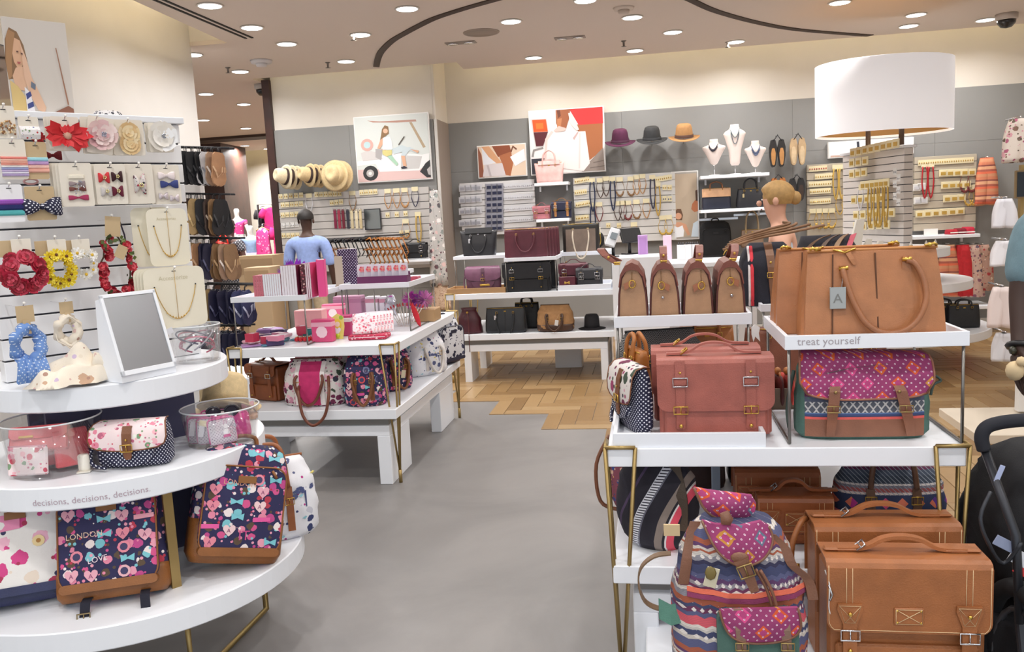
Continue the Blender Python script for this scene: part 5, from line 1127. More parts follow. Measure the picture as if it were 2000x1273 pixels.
b = MB(); path = [(w_*.36*math.cos(a)*(1 if math.sin(a) < .2 else .8), 0, h_*.46+h_*.46*math.sin(a)) for a in np.linspace(0, 6.283, 41)[:-1]]; b.tube(path, .003, mt('4a3a24', .7), 5, True); b.build('cord', e)
for i in range(34):
    q = path[int(i*40/34)]; 
    if q[2] > h_*.86: continue
    b = MB(); flower(b, (q[0]+rr.uniform(-.012, .012), -.008-rr.uniform(0, .02), q[2]+rr.uniform(-.008, .008)), rr.uniform(.012, .018), ['b3182e', 'd23a48', '8f1022', 'e0606a'], 5, 3, .7, None, rr.random()*3, (rr.uniform(-.5, .5), -1, rr.uniform(-.4, .5)), seed=i, wide=.75); b.build('rosebud', e)
b = MB()
for i in range(40): q = path[rr.randrange(40)]; c = Vector((q[0]+rr.uniform(-.014, .014), -.01-rr.uniform(0, .012), min(q[2], h_*.85))); u = Vector((rr.uniform(-1, 1), -.5, rr.uniform(-1, 1))).normalized()*.02; p = u.cross(Vector((0, 1, 0)))*.45; b.add([c, c+u*.5+p, c+u, c+u*.5-p], [(0, 1, 2, 3)], PM, False, rr.choice(['4f5f2a', '6a7a3a', '3a4a22']))
b.build('leaves', e, kind='stuff')
b = MB(); b.box((-.0, -.012, h_*1.02), (.05, .0015, h_*.28), KRAFT, Matrix.Rotation(.1, 3, 'Y'), .0005); b.build('header_card', e); b = MB(); b.box((.012, -.03, h_*.66), (.035, .0015, .045), KRAFT, Matrix.Rotation(.5, 3, 'Y'), .0005); b.build('tag', e)
b = MB(); b.strap([(.022, -.01, h_*1.14), (.035, -.012, h_*.9), (.04, -.01, h_*.6)], .005, .002, fabric('2a2030')); b.build('hanging_cord', e); hook(x, z+h_*1.12, .12)
# necklace cards
def f_neck(deep, txt=True):
    def f(e, w, h):
        b = MB(); P = [(-.34*w, -.003, h*.7), (-.28*w, -.004, h*.48), (-.16*w, -.005, h*(.24-deep)), (0, -.005, h*(.15-deep)), (.16*w, -.005, h*(.24-deep)), (.28*w, -.004, h*.48), (.34*w, -.003, h*.7)]
        b.tube(bez(P, 5), .0013, GOLD, 5); ch = b.build('chain', e); b = MB(); b.tube([(0, -.004, h*.95), (0, -.004, h*.16)], .0009, mt('c9a96a', .4, .6), 4); b.build('centre_fold', e)
        for x in (-.34, .34): b = MB(); b.ball((x*w, -.003, h*.7), .003, DARK, 6); b.build('peg', ch)
        b = MB()
        for i in range(9): t = -1+2*i/8; b.ball((t*.18*w, -.006, h*(.17-deep+.09*t*t)), .0026, GOLD, 6)
        b.build('pendants', ch, kind='stuff')
        if txt: b = MB(); word(b, 'Accessorize', -.26*w, h*.8, w*.1, 'cfc6a8', flatY(-.001)); b.build('lettering', e)
    return f
IV = mt('efe8d4', .55)
carded('necklace_card', 'large ivory rounded card with fine gold necklace, upper one of two', 'necklace', box4(289, 407, 368, 519, .16), .16, f_neck(.0), IV, r=.022)
carded('necklace_card', 'ivory necklace card partly hidden behind the upper ivory one', 'necklace', box4(259, 405, 335, 520, .12), .12, f_neck(.02, False), IV, r=.022)
carded('necklace_card', 'large ivory rounded card with fine gold necklace, lower one beside the mirror', 'necklace', box4(283, 522, 402, 640, .2), .2, f_neck(.0), IV, stack=3, r=.024)
q = LP(325, 643, .2); e = PE('price_tag', 'white price tag with clip under the lower ivory necklace card', 'tag', q[0], .2, q[1]-.01); b = MB(); b.box((0, -.002, 0), (.045, .002, .02), mt('e4e4ea', .4), Matrix.Rotation(-.3, 3, 'Y'), .0006); b.build('label_card', e); b = MB(); b.box((-.004, .002, -.018), (.02, .002, .03), KRAFT); b.build('clip', e)
# snood and scarf
def snood(lab, x0, y0, x1, y1, k, m, tails=True, hole=.42, name='snood', seed=1):
    x, z, w, h = box4(x0, y0, x1, y1, k); e = PE(name, lab, 'scarf', x, k, z); b = MB(); rr = random.Random(seed)
    for t in range(3):
        n = 28; rad = .36*w-.02*t; P = []
        for i in range(n): a = 2*math.pi*i/n; P.append((w*(.3+.05*t)*math.cos(a)*(1+.05*math.sin(3*a+t)), -.008*t+.014*math.sin(2*a+t), h*(.52-.03*t)+h*(.26+.03*t)*math.sin(a)+.005*math.sin(5*a)))
        b.tube(P, [rad*(.4+.09*math.sin(a_*1.7+t*2)+.05*math.sin(a_*2.9)) for a_ in range(n)], m, 11, True)
    b.build('loop', e)
    if tails:
        for sx in (-.16, 0, .16):
            b = MB(); P = [(sx*w, -.02, h*.3), (sx*1.3*w, -.03, h*.12), (sx*1.5*w, -.02, -.01)]; b.strap(bez(P, 4), .04, .012, m, (1, .2, 0)); b.build('fold', e)
    b = MB(); b.box((0, -.012, h*1.0), (w*.42, .0015, h*.26), KRAFT); b.build('header_card', e); b = MB(); b.box((.0, -.016, h*.8), (w*.18, .0015, h*.22), KRAFT); b.build('card_tab', e); hook(x, z+h*1.1, k); return e
snood('blue snood scarf with white dots and hanging folds at the lower left', 12, 612, 96, 738, .2, pat('blue_dots', dots('6f93cf', 'dfe8f6', .016, .03)))
SCARF = pat('cream_scarf', floral('eee3d2', ['d9b7ae', 'c9a58a', 'cdb6d0', 'e6d9c6', 'b08a7a'], 20, .42, .5))
snood('cream printed scarf looped on a hook between the blue snood and the mirror', 100, 600, 164, 690, .15, SCARF, False, name='scarf', seed=4)
q = atZ(142, 748, 1.045); e = E('scarf', 'cream printed scarf heaped in soft folds on the top shelf beside the blue snood', 'scarf', (q.x, q.y, 1.042), LA); b = MB()
n = 26; v = []
for j in range(n+1):
    for i in range(n+1):
        u, t = -1+2*i/n, -1+2*j/n; rr_ = math.sqrt(u*u+t*t*.9); hh = max(0, 1-rr_**2.2)
        z = .1*hh*(.75+.3*math.sin(u*4.2+t*2.5)+.16*math.sin(t*9+u*3))+.006+.012*math.sin(7*u-5*t)*min(1, hh*3); lim = min(1, 1/max(rr_, .01)) if rr_ > 1 else 1
        v.append(Vector((u*lim*.13*(1+.1*math.sin(t*6)), t*lim*.085*(1+.12*math.sin(u*7)), max(.002, z))))
b.add(v, [(j*(n+1)+i, j*(n+1)+i+1, (j+1)*(n+1)+i+1, (j+1)*(n+1)+i) for j in range(n) for i in range(n)], SCARF, True)
b.tube(bez([(.06, -.02, .07), (.11, -.03, .05), (.15, -.05, .02), (.15, -.07, .008)], 4), [.028-.001*i for i in range(13)], SCARF, 9)
b.build('folds', e)
# counter mirror on the top shelf
q = atZ(262, 742, 1.04); e = E('counter_mirror', 'white slanted countertop mirror on the top shelf of the left stand', 'mirror', (q.x-.015, q.y+.055, 1.041), LA+.22)
mw, mh = .195, .265; tl = math.radians(17)
b = MB(); c, s_ = math.cos(tl), math.sin(tl); prof = [(-.055, 0), (-.055, .02), (-.055+mh*s_, mh*c+.01), (-.055+mh*s_+.02, mh*c+.006), (.06, 0)]; b.prism(prof, -mw/2, mw/2, WHITE, 'yz'); b.build('stand', e)
fr = Matrix.Rotation(-tl, 3, 'X'); b = MB(); o = Vector((0, -.055, .02))
for cx, cz, sx, sz in ((0, .008, mw, .016), (0, mh-.004, mw, .012), (-mw/2+.005, mh/2, .01, mh), (mw/2-.005, mh/2, .01, mh)): b.box(o+fr @ Vector((cx, -.003, cz)), (sx, .01, sz), WHITE, fr, .001)
b.build('frame', e); b = MB(); b.box(o+fr @ Vector((0, -.002, mh/2+.002)), (mw-.02, .004, mh-.018), mt('97989c', .3, .9), fr); b.build('mirror_glass', e)
# acrylic tub of headbands at the right of the top shelf
def tub(lab, loc, rb, rt, h, rz=0, name='acrylic_bowl', ell=1, tilt=0):
    e = E(name, lab, 'bowl', loc, rz, rx=tilt); b = MB(); b.lathe([(rb, .003), (rt, h), (rt-.004, h), (rb-.004, .006)], glass(), 36, sy=ell, cap=False); b.lathe([(rb, 0), (rb, .004)], glass(), 36, sy=ell); b.build('bowl', e)
    b = MB(); b.tube([((rt-.002)*math.cos(a), ell*(rt-.002)*math.sin(a), h) for a in np.linspace(0, 6.283, 41)[:-1]], .0028, mt('dfe3e6', .15), 6, True); b.build('rim', e); return e
q = atZ(368, 712, 1.04); TB = Vector((q.x-.0, q.y+.07, 1.041)); tub('clear acrylic tub of headbands at the right end of the top shelf', TB, .075, .085, .13)
for i, c in enumerate(('b0406a', 'c9406a', '2d3550', 'a8a4b0', '8a2f4a', 'd08a9a', '3a3a55')):
    b = MB(); P = [(.058*math.cos(a), .0, .058*math.sin(a)*1.1) for a in np.linspace(-.6, 3.8, 16)]; b.tube(P, .003, mt(c, .35), 5)
    o = b.build('headband', label=('deep pink', 'rose', 'navy', 'silver', 'plum', 'pale pink', 'slate')[i]+' plastic headband in the tub on the top shelf', cat='headband', group='headbands in the acrylic tub'); o.location = TB+Vector((R.uniform(-.01, .01), R.uniform(-.015, .015), .05+.006*i)); o.rotation_euler = (R.uniform(.9, 1.4), R.uniform(-.3, .3), i*.8)
# hats peeping over the top
def floppy(lab, loc, r, h, m, band=None, rz=0, tilt=0, name='sun_hat', crown=.55, dent=0, brimup=.0):
    e = E(name, lab, 'hat', loc, rz, rx=tilt); b = MB(); b.lathe([(crown*r*.2, h), (crown*r*.75, h*.98), (crown*r*.95, h*.8), (crown*r, h*.3), (crown*r*1.04, .012)], m, 28, sy=1.12); b.build('crown', e)
    b = MB(); b.lathe([(crown*r*.98, .014), (r*.8, .006), (r, brimup), (r*.99, brimup-.004), (r*.8, .0), (crown*r*.98, .006)], m, 36, sy=1.1, cap=False); b.build('brim', e)
    if band: b = MB(); b.lathe([(crown*r*1.03, .02), (crown*r*1.02, .05), (crown*r*1.01, .05), (crown*r*1.01, .02)], band, 28, sy=1.12, cap=False); b.build('band', e)
    return e
STRAW = mt('d8bf92', .8, 0, .6, 500, .1, 60)
for (px, lab, m) in ((212, 'black and white printed hat on top of the left stand', pat('bw_print', floral('d9d6d6', ['2a2a30', '5a5a66', '3a3a44'], 70, .42, .9))), (264, 'tan hat on top of the left stand, between the printed and the brown one', fabric('c9a878')), (303, 'dull brown hat at the right end of the stand top', fabric('8d7a70'))):
    q = LP(px, 229, -.11); p = LM @ Vector((q[0], .085, 1.9)); floppy(lab, (p.x, p.y, 1.86), .075 if px < 250 else .07, .085 if px < 250 else .065 if px < 290 else .055, m, name='hat', crown=.72)
b = MB(); b.box((.08, .11, 1.845), (.56, .14, .02), WHITE, bev=.002); b.build('hat_shelf', label='small white shelf behind the top of the left slat panel', cat='shelf').matrix_world = LM
# picture board with a woman on top of the stand
def fig(b, fn, items):
    for k, (col, pts) in enumerate(items): blob(b, pts, col, fn, .0006+.0004*k)
q0, q1 = LP(28, 222, .0), LP(152, 232, .0); ph = .3
e = PE('picture_board', 'white picture board of a woman in a straw hat sleeve on the left stand', 'picture', (q0[0]+q1[0])/2, -.02, 1.916); pw = q1[0]-q0[0]
e['label'] = 'white picture board of a long-haired woman touching her hair on the left stand'
b = MB(); b.box((0, 0, ph/2), (pw, .008, ph), mt('d2cac2', .6), bev=.001); b.build('board', e); b = MB(); U = lambda P: [((x/124-.5)*pw, (222-y)/122*ph*.93) for x, y in P]
sh = lambda P: U([(x-28, y) for x, y in P])
fig(b, flatY(-.004), [('8a6a4c', sh([(40, 105), (54, 110), (64, 128), (68, 150), (62, 160), (44, 175), (28, 177), (26, 150), (30, 122)])), ('d9ad8c', sh([(46, 118), (58, 122), (62, 140), (58, 156), (50, 164), (42, 152), (40, 132)])), ('a9805a', sh([(38, 108), (50, 112), (44, 130), (38, 150), (36, 172), (28, 178), (27, 150), (32, 118)])),
    ('dcb294', sh([(44, 160), (58, 158), (64, 174), (58, 192), (40, 190), (36, 172)])), ('e0b89c', sh([(58, 126), (66, 146), (72, 172), (82, 190), (94, 214), (90, 221), (78, 218), (64, 196), (58, 172)])), ('d8bc7e', sh([(30, 178), (44, 186), (56, 200), (58, 222), (30, 222)])), ('e9e6ea', sh([(56, 186), (66, 194), (72, 222), (56, 222)])), ('3f4a86', sh([(57, 196), (66, 192), (68, 198), (58, 204)])), ('3f4a86', sh([(58, 210), (69, 206), (70, 213), (58, 217)])), ('6a7688', sh([(70, 178), (78, 182), (76, 190), (68, 186)])), ('8a5a48', sh([(104, 222), (138, 210), (148, 214), (148, 222)])), ('a0755e', sh([(125, 128), (127, 128), (140, 208), (137, 209)])), ('5a3a34', sh([(48, 137), (52, 137), (52, 139), (48, 139)])), ('5a3a34', sh([(56, 139), (60, 140), (59, 142), (56, 141)])), ('b0605a', sh([(47, 152), (54, 152), (52, 155), (48, 155)]))])
b.build('print', e)
# wall mirror on the left wall
q = atX(8, 150, -3.74); e = E('wall_mirror', 'tall dark-looking mirror hanging on the left wall at the picture edge', 'mirror', (-3.735, atX(27, 160, -3.72).y-.42, 0), math.atan2(10.49, -.695)); wz0, wz1 = atX(20, 212, -3.72).z, atX(16, 88, -3.72).z
b = MB(); b.box((.0, -.012, (wz0+wz1)/2), (.86, .02, wz1-wz0), mt('3c3a3a', .5), bev=.002); b.build('frame', e); b = MB(); b.box((0, -.024, (wz0+wz1)/2), (.84, .004, wz1-wz0-.02), mt('c8c6c4', .04, 1)); b.build('mirror_glass', e)
# ================= goods on the two lower shelves of the left stand =================
MZ, BZ = .762, .352
def city_pack(lab, loc, w, h, d, mat, base, rz=0, tilt=0, deco=None, seed=1, ry=0, straps=True, base_h=.22, patch='8a5a2c', name='backpack'):
    e = E(name, lab, 'backpack', loc, rz, rx=tilt, ry=ry); BL = leather(base); s = Soft(w, d, h, [(0, .9, .92), (.05, 1, 1), (.5, 1, 1), (.82, .96, .95), (.93, .86, .8), (1, .6, .5)], 4, .002, seed)
    b = MB(); s.mesh(b, mat, 40, 16); bd = b.build('body', e)
    s2 = Soft(w*1.015, d*1.03, h, [(0, .9, .92), (.05, 1, 1), (base_h, 1, 1)], 4); b = MB(); s2.mesh(b, BL, 40, 5); b.build('base', e, label='leather base')
    fw, fh = w*.86, h*.72; pc = h*.09+fh/2
    out = rrect(fw, fh, .045, 5, 0, pc); yb = -d/2-.03
    dome = lambda x, z: yb-.012*(1-(x/(fw/2))**2)*(1-((z-pc)/(fh/2))**2)
    b = MB(); n = len(out); v = [Vector((x, yb+.035, z)) for x, z in out]+[Vector((x, yb, z)) for x, z in out]
    for k in (.8, .5): v += [Vector((x*k, dome(x*k, pc+(z-pc)*k), pc+(z-pc)*k)) for x, z in out]
    v.append(Vector((0, dome(0, pc), pc))); f = [(r*n+i, r*n+(i+1) % n, (r+1)*n+(i+1) % n, (r+1)*n+i) for r in range(3) for i in range(n)]+[(3*n+i, 3*n+(i+1) % n, 4*n) for i in range(n)]
    b.add(v, f, mat, False); pk = b.build('front_pocket', e)
    b = MB(); b.tube([Vector((x, yb-.001, z)) for x, z in out], .0032, BL, 5, True); b.build('piping', pk)
    b = MB(); b.prism([(x, z) for x, z in rrect(fw*.99, h*.07, .03, 4, 0, h*.105)], yb-.006, yb+.03, BL); b.build('base_strip', pk)
    if deco:
        b = MB(); deco(b, lambda x, z, o: Vector((x, dome(max(-fw/2, min(fw/2, x)), max(pc-fh/2, min(pc+fh/2, z)))-.0012-o, z)), -fw*.47, fw*.47, h*.15, h*.09+fh*.97, seed); b.build('print', pk, kind='stuff')
        b = MB(); deco(b, lambda x, z, o: s.front(x, z, .002+o), -w*.4, w*.4, h*.84, h*.96, seed+5); b.build('print', bd, kind='stuff')
    b = MB(); b.box((-.0, dome(0, h*.7)-.003, h*.7), (.06, .004, .024), mt(patch, .5), bev=.001); b.build('name_patch', pk)
    b = MB(); b.tube([(x*fw*.38, yb+.004, pc+fh/2-.012) for x in (-1, -.4, .3, 1)], .004, mt('d98aa8', .5), 5); b.tube([(fw*.3, yb-.01, pc+fh/2-.01), (fw*.36, yb-.016, pc+fh/2-.035)], .005, BL, 5); b.build('zip', e)
    b = MB(); b.tube(bez([(-.04, 0, h*.96), (-.03, 0, h*1.06), (.03, 0, h*1.06), (.04, 0, h*.96)], 4), .008, BL, 6); b.build('grab_handle', e)
    if straps:
        for sx, L_ in ((-.2, .09), (.3, .11)):
            b = MB(); b.strap([(sx*w, -d*.1, .012), (sx*w, -d*.55, .008), (sx*w*1.02, -d*.75, -.004), (sx*w*1.05, -d*.8, -L_*.55), (sx*w*1.02, -d*.78, -L_)], .028, .004, fabric('1d1d2c')); st = b.build('webbing_strap', e)
            if sx < 0: b = MB(); buckle(b, (sx*w*1.05, -d*.86, -L_*.55), .036, .03, mt('8a7a5a', .4, .8), .003); b.build('buckle', st)
    return e
q = atZ(205, 1196, BZ); a35 = math.atan2(.2, 1)
city_pack('navy city-print backpack with tan base leaning on the bottom shelf, left of the brass post', (q.x-.035, q.y+.11, BZ+.0), .335, .4, .14, PARIS(), '8a5528', rz=.42, tilt=-.36, deco=lambda b, f, *a: london(b, f, *a, 1.75), seed=3)
q = atZ(440, 1135, BZ); city_pack('navy city-print backpack with tan corner leaning to the right of the brass post', (q.x-.035, q.y+.115, BZ+.02), .31, .4, .15, PARIS(), '8a5528', rz=.62, tilt=-.22, ry=.24, deco=lambda b, f, *a: london(b, f, *a, 1.75), seed=8, straps=False, base_h=.36)
q = atZ(35, 1205, BZ); city_pack('white rose-print backpack with navy base at the far left of the bottom shelf', (q.x-.05, q.y+.1, BZ), .31, .39, .13, pat('pink_white', floral('eeeae6', ['d64a8a', 'f0b8cc', '3c3c60', 'e9d9c9', 'b03a5a'], 18, .42, .6)), '252a52', rz=.5, tilt=-.34, deco=lambda b, f, x0, x1, z0, z1, sd: [blob(b, [(x0*.8, z1*.72), (x1*.1, z1*.75), (x1*.1, z1*.9), (x0*.8, z1*.9)], 'e58ab0', f), word(b, 'A', x0*.9, z0+.09, .09, 'd6569a', f), blob(b, disc2(x1*.5, z1*.6, .018), 'f2d9a0', f), blob(b, disc2(x1*.5, z1*.6, .007), 'b8803a', f, .001)], seed=6, straps=False)
q = atZ(520, 1062, BZ); weekender('white tree-print holdall with tan handles at the right end of the bottom shelf', (q.x-.035, q.y+.1, BZ), .37, .29, .22, BIRD(), '9a5a30', rz=.55, deco=lambda b, f, *a: birdprint(b, f, *a), hh=.07, seed=5, sag=.006)
# middle shelf: acrylic bowls, bags
q = atZ(62, 942, MZ); BO = Vector((q.x-.02, q.y+.14, MZ)); tub('big clear acrylic bowl of coral wallets at the left of the middle shelf', BO, .125, .15, .17, LA)
CO = leather('e05a62', .35)
def wallet(lab, loc, w, h, d, m, rz=0, tilt=0, bar=True, name='wallet'):
    e = E(name, lab, 'wallet', loc, rz, rx=tilt); b = MB(); b.box((0, 0, h/2), (w, d, h), m, bev=.004); b.build('body', e)
    b = MB(); b.prism([(-w*.5, h*1.0), (w*.5, h*1.0), (w*.5, h*.62), (w*.42, h*.5), (-w*.42, h*.5), (-w*.5, h*.62)], -d/2-.007, -d/2, m); b.box((0, -.002, h+.002), (w, d+.008, .005), m, bev=.002); fl = b.build('flap', e)
    if bar: b = MB(); b.box((-w*.2, -d/2-.009, h*.58), (w*.25, .004, .008), GOLD, bev=.001); b.build('clasp_bar', fl)
    return e
wallet('coral wallet with gold bar lying on top in the left acrylic bowl', BO+Vector((-.01, -.055, .075)), .17, .075, .03, CO, LA-.55, -.5)
wallet('large coral wallet standing at the right inside the left acrylic bowl', BO+Vector((.06, .0, .012)), .1, .115, .03, CO, LA-.1, -.12, False)
wallet('coral wallet lying below the gold-barred one in the left acrylic bowl', BO+Vector((-.04, .0, .012)), .15, .09, .03, CO, LA-.5, -.1, False)
b = MB(); b.box((0, 0, .045), (.125, .012, .09), ROSE(), bev=.005); e = E('pouch', 'white flowered pouch at the front inside the left acrylic bowl', 'pouch', BO+Vector((-.022, -.1, .01)), LA-.75, rx=-.15); b.build('body', e); b = MB(); b.tube([(-.06, 0, .091), (.06, 0, .091)], .003, mt('d98a9a', .5), 5); b.tube([(.04, -.004, .09), (.05, -.012, .08)], .005, mt('d98a9a', .5), 5); b.build('zip', e)
e = E('clutch_bag', 'dark red-brown bag in the shade behind the left acrylic bowl', 'bag', BO+Vector((-.0, .2, 0)), LA); b = MB(); s = Soft(.26, .07, .17, [(0, .9, .9), (.1, 1, 1), (.8, 1, .8), (1, .9, .4)], 4); s.mesh(b, leather('5a2a22')); b.build('body', e); b = MB(); b.prism([(-.12, .17), (.12, .17), (.1, .08), (-.1, .08)], -.042, -.034, leather('5a2a22')); b.build('flap', e)
q = atZ(245, 919, MZ); crossbody('navy dotted crossbody bag with flowered flap between the two acrylic bowls', (q.x-.005, q.y+.075, MZ), .235, .145, .1, rz=LA-.72, flapm=ROSE())
q = atZ(158, 924, MZ); e = E('label_holder', 'small white rolled label holder beside the left acrylic bowl', 'label holder', (q.x, q.y+.02, MZ), .4); b = MB(); b.lathe([(.016, 0), (.018, .01), (.018, .05), (.014, .056)], mt('ece6da', .35), 14, sy=.7); b.build('roll', e); b = MB(); b.box((0, -.006, .002), (.04, .03, .004), mt('ece6da', .35)); b.build('foot', e)
q = atZ(400, 880, MZ); BW = Vector((q.x-.0, q.y+.125, MZ)); tub('clear acrylic bowl of cosmetic pouches at the right of the middle shelf', BW, .115, .135, .125, LA)
GP = pat('grey_dots', dots('cfc6cf', '8a7a90', .011, .05))
for i, (dx, dy, c, rt) in enumerate(((.045, -.075, GP, .95), (.0, -.07, GP, .5), (-.04, -.06, GP, .42), (.06, .0, fabric('d64a94'), 1.0), (-.075, -.02, FLORD(), .1), (-.05, .04, FLORD(), .3))):
    e = E('cosmetic_pouch', ('grey dotted pouch with little rabbit figure and pink edge in the right acrylic bowl', 'second grey dotted pouch in the right acrylic bowl, white label on its zip', 'third grey dotted pouch, leaning at the left in the right acrylic bowl', 'bright pink quilted pouch in the right acrylic bowl', 'dark flowered pouch at the left edge of the right acrylic bowl', 'dark flowered pouch at the back of the right acrylic bowl')[i], 'pouch', BW+Vector((dx, dy, .012)), rt-.1, 'pouches in the right acrylic bowl', rx=-.18)
    b = MB(); s = Soft(.095, .025, .088, [(0, .96, .8), (.15, 1, 1), (.8, 1, .9), (1, .96, .3)], 6); s.mesh(b, c, 24, 8); b.build('body', e)
    b = MB(); b.tube([Vector((x, -.004, z)) for x, z in rrect(.094, .086, .012, 3, 0, .044)], .0035, fabric('d6609a'), 5, True); b.build('edging', e, label='pink edging')
    if i == 0:
        f = flatY(-.0135); b = MB(); blob(b, disc2(.01, .035, .012, 9, 1.2), 'f2eef2', f); blob(b, disc2(.01, .058, .008), 'f2eef2', f)
        for k in (-.005, .005): blob(b, disc2(.01+k, .072, .0028, 7, 3), 'c9a0b8', f)
        blob(b, [(.0, .03), (.02, .03), (.024, .02), (-.004, .02)], 'd6609a', f, .001); b.build('print', e, label='little white rabbit print')
    elif i < 3: b = MB(); b.box((-.03, -.018, .05), (.018, .002, .05), mt('eceaf0', .5), Matrix.Rotation(.2, 3, 'Y')); b.build('swing_tag', e)
e = E('sunglasses', 'dark sunglasses resting on the pouches in the right acrylic bowl', 'sunglasses', BW+Vector((.02, -.02, .112)), .5); b = MB()
for k in (-.03, .03): b.tube([(k+.022*math.cos(a), 0, .018*math.sin(a)) for a in np.linspace(0, 6.28, 13)[:-1]], .004, mt('1a1a24', .2), 6, True); b.lathe([(.02, -.001), (.02, .001)], mt('20202c', .1), 12, (k, 0, 0)) if False else b.prism(disc2(k, 0, .02, 12, .8), -.001, .001, mt('20202c', .1))
b.tube([(-.01, 0, .004), (.01, 0, .004)], .003, mt('1a1a24', .2), 5); b.build('front', e); b = MB()
for k in (-.054, .054): b.tube([(k, 0, .004), (k*.9, .08, .0)], .003, mt('1a1a24', .2), 5)
b.build('temples', e, kind='stuff')
b = MB(); b.box((.0, -.0, .0), (.04, .002, .018), mt('efe2b8', .5), Matrix.Rotation(.4, 3, 'Y'), .0005); b.tube([(-.018, 0, .006), (-.03, 0, .014)], .0012, KRAFT, 4); b.build('price_tag', label='cream price tag on the pouches in the right acrylic bowl', cat='tag').matrix_world = Matrix.Translation(BW+Vector((.0, -.105, .088))) @ Matrix.Rotation(.6, 4, 'Z')
q = atZ(375, 830, MZ); floppy('straw hat with navy band standing behind the right acrylic bowl', (q.x-.0, q.y+.25, MZ), .15, .15, STRAW, fabric('2a2c4a'), .2, name='straw_hat', crown=.6)
q = atZ(462, 825, MZ); h = floppy('rounded plain straw hat tipped against the right acrylic bowl', (q.x-.075, q.y+.06, MZ+.05), .105, .13, STRAW, None, .2, tilt=-.42, name='straw_hat', crown=.82)
q = atZ(490, 812, MZ); e = E('sandal', 'small tan sandal with pink bow at the right tip of the middle shelf', 'sandal', (q.x-.02, q.y, MZ+.002), .8); b = MB(); b.prism([(x*.035, y*.09) for x, y in disc2(0, 0, 1, 14)], 0, .012, leather('c98a5a'), 'xy'); b.build('sole', e); b = MB(); b.strap(bez([(-.035, -.02, .01), (-.02, -.02, .035), (.02, -.02, .035), (.035, -.02, .01)], 4), .03, .003, leather('c98a5a'), (0, 1, 0)); b.build('strap', e); b = MB(); bow(b, (0, -.03, .045), .05, .03, fabric('e0a0ac')); b.build('bow', e)
# ================= gift table =================
NZ = 1.088
def notebook(lab, loc, t, h, d, cov, rz=0, grp='notebooks on the raised tray', spine='efeaf0', ry=0):
    e = E('notebook', lab, 'notebook', loc, rz, grp, ry=ry); m = cov if not isinstance(cov, str) else mt(cov, .5)
    b = MB()
    for sx in (-1, 1): b.box((sx*(t/2-.001), 0, h/2), (.002, d, h), m)
    b.box((0, -d/2+.001, h/2), (t, .002, h), mt(spine, .5)); b.build('cover', e); b = MB(); b.box((0, .002, h/2), (t-.004, d-.006, h-.006), mt('f2efe8', .8)); b.build('pages', e); return e
PK = pat('pink_print', floral('d98a9a', ['a83a52', 'f0d6d8', '7a2a3a', 'e8b4bc'], 90, .4, .8))
q0 = atY(498, 570, 4.66).x; x = q0; yb = 4.7; first = {}
def nb(key, *a, **k):
    if key not in first: first[key] = notebook(*a, **k); return first[key]
    lab, loc = a[0], a[1]; return clone(first[key], loc, label=lab)
px = 4.68/1653
for i in range(4): nb('a', 'small notebook with pink flowered cover at the left end of the row', (x+.006, yb, NZ), 5*px, .14, .1, PK, spine='c9707e'); x += 5.3*px
for i in range(8): nb('b', 'small notebook with white spine, left middle of the row', (x+.006, yb, NZ), 4.6*px, .145, .1, 'a8485a', spine='eef0f8'); x += 4.9*px
for i in range(6): nb('c', 'taller notebook with pale spine and dark pink edge, middle of the row', (x+.008, yb+.02, NZ), 5.4*px, .19, .13, '7a2442', spine='f0eaf2'); x += 5.7*px
nb('d', 'flower-covered notebook turned cover outwards, right of the tall pale spines', (x+.03, yb+.03, NZ), 18*px, .195, .12, pat('dk_rose', floral('5a3038', ['c97a86', 'e8c4bc', '8a3a4a', '3a2226'], 70, .42, .9)), spine='6a3a42'); x += 19*px
first['d'].rotation_euler.z = .25
b = MB(); b.add([Vector((sx*18*px/2, -.0605, z)) for sx, z in ((-1, .003), (1, .003), (1, .19), (-1, .19))], [(0, 1, 2, 3)], MC['dk_rose']); b.build('cover_print', first['d'])
for i in range(3): nb('e', 'thin pink and white notebook beside the bright pink folder', (x+.004, yb+.02, NZ), 3.4*px, .2, .12, 'd95a8a', spine='f0dfe8'); x += 4*px
A = atY(628, 560, 4.72); notebook('bright pink folder standing at the right end of the notebook row', (A.x, 4.74, NZ), .045, .215, .14, 'ee4f94', rz=.3, spine='ee4f94', grp=None)
for i in range(6): nb('f', 'white-spined notebook in the second row behind the pink folder', (atY(592+i*7, 500, 5.1).x, 5.1, NZ), 6*px, .165, .1, ('c9a9b4'), spine='f2eef0')
for i in range(3):
    e = E('booklet', 'pink booklet lying flat at the left end of the notebook tray', 'booklet', (q0-.07+.012*i, 4.69, NZ+.004*i), .3*i-.2, 'flat booklets'); b = MB(); b.box((0, 0, .002), (.13, .09, .0035), mt(('e58a92', 'f0d8d4', 'c9505e')[i], .5)); b.build('cover', e)
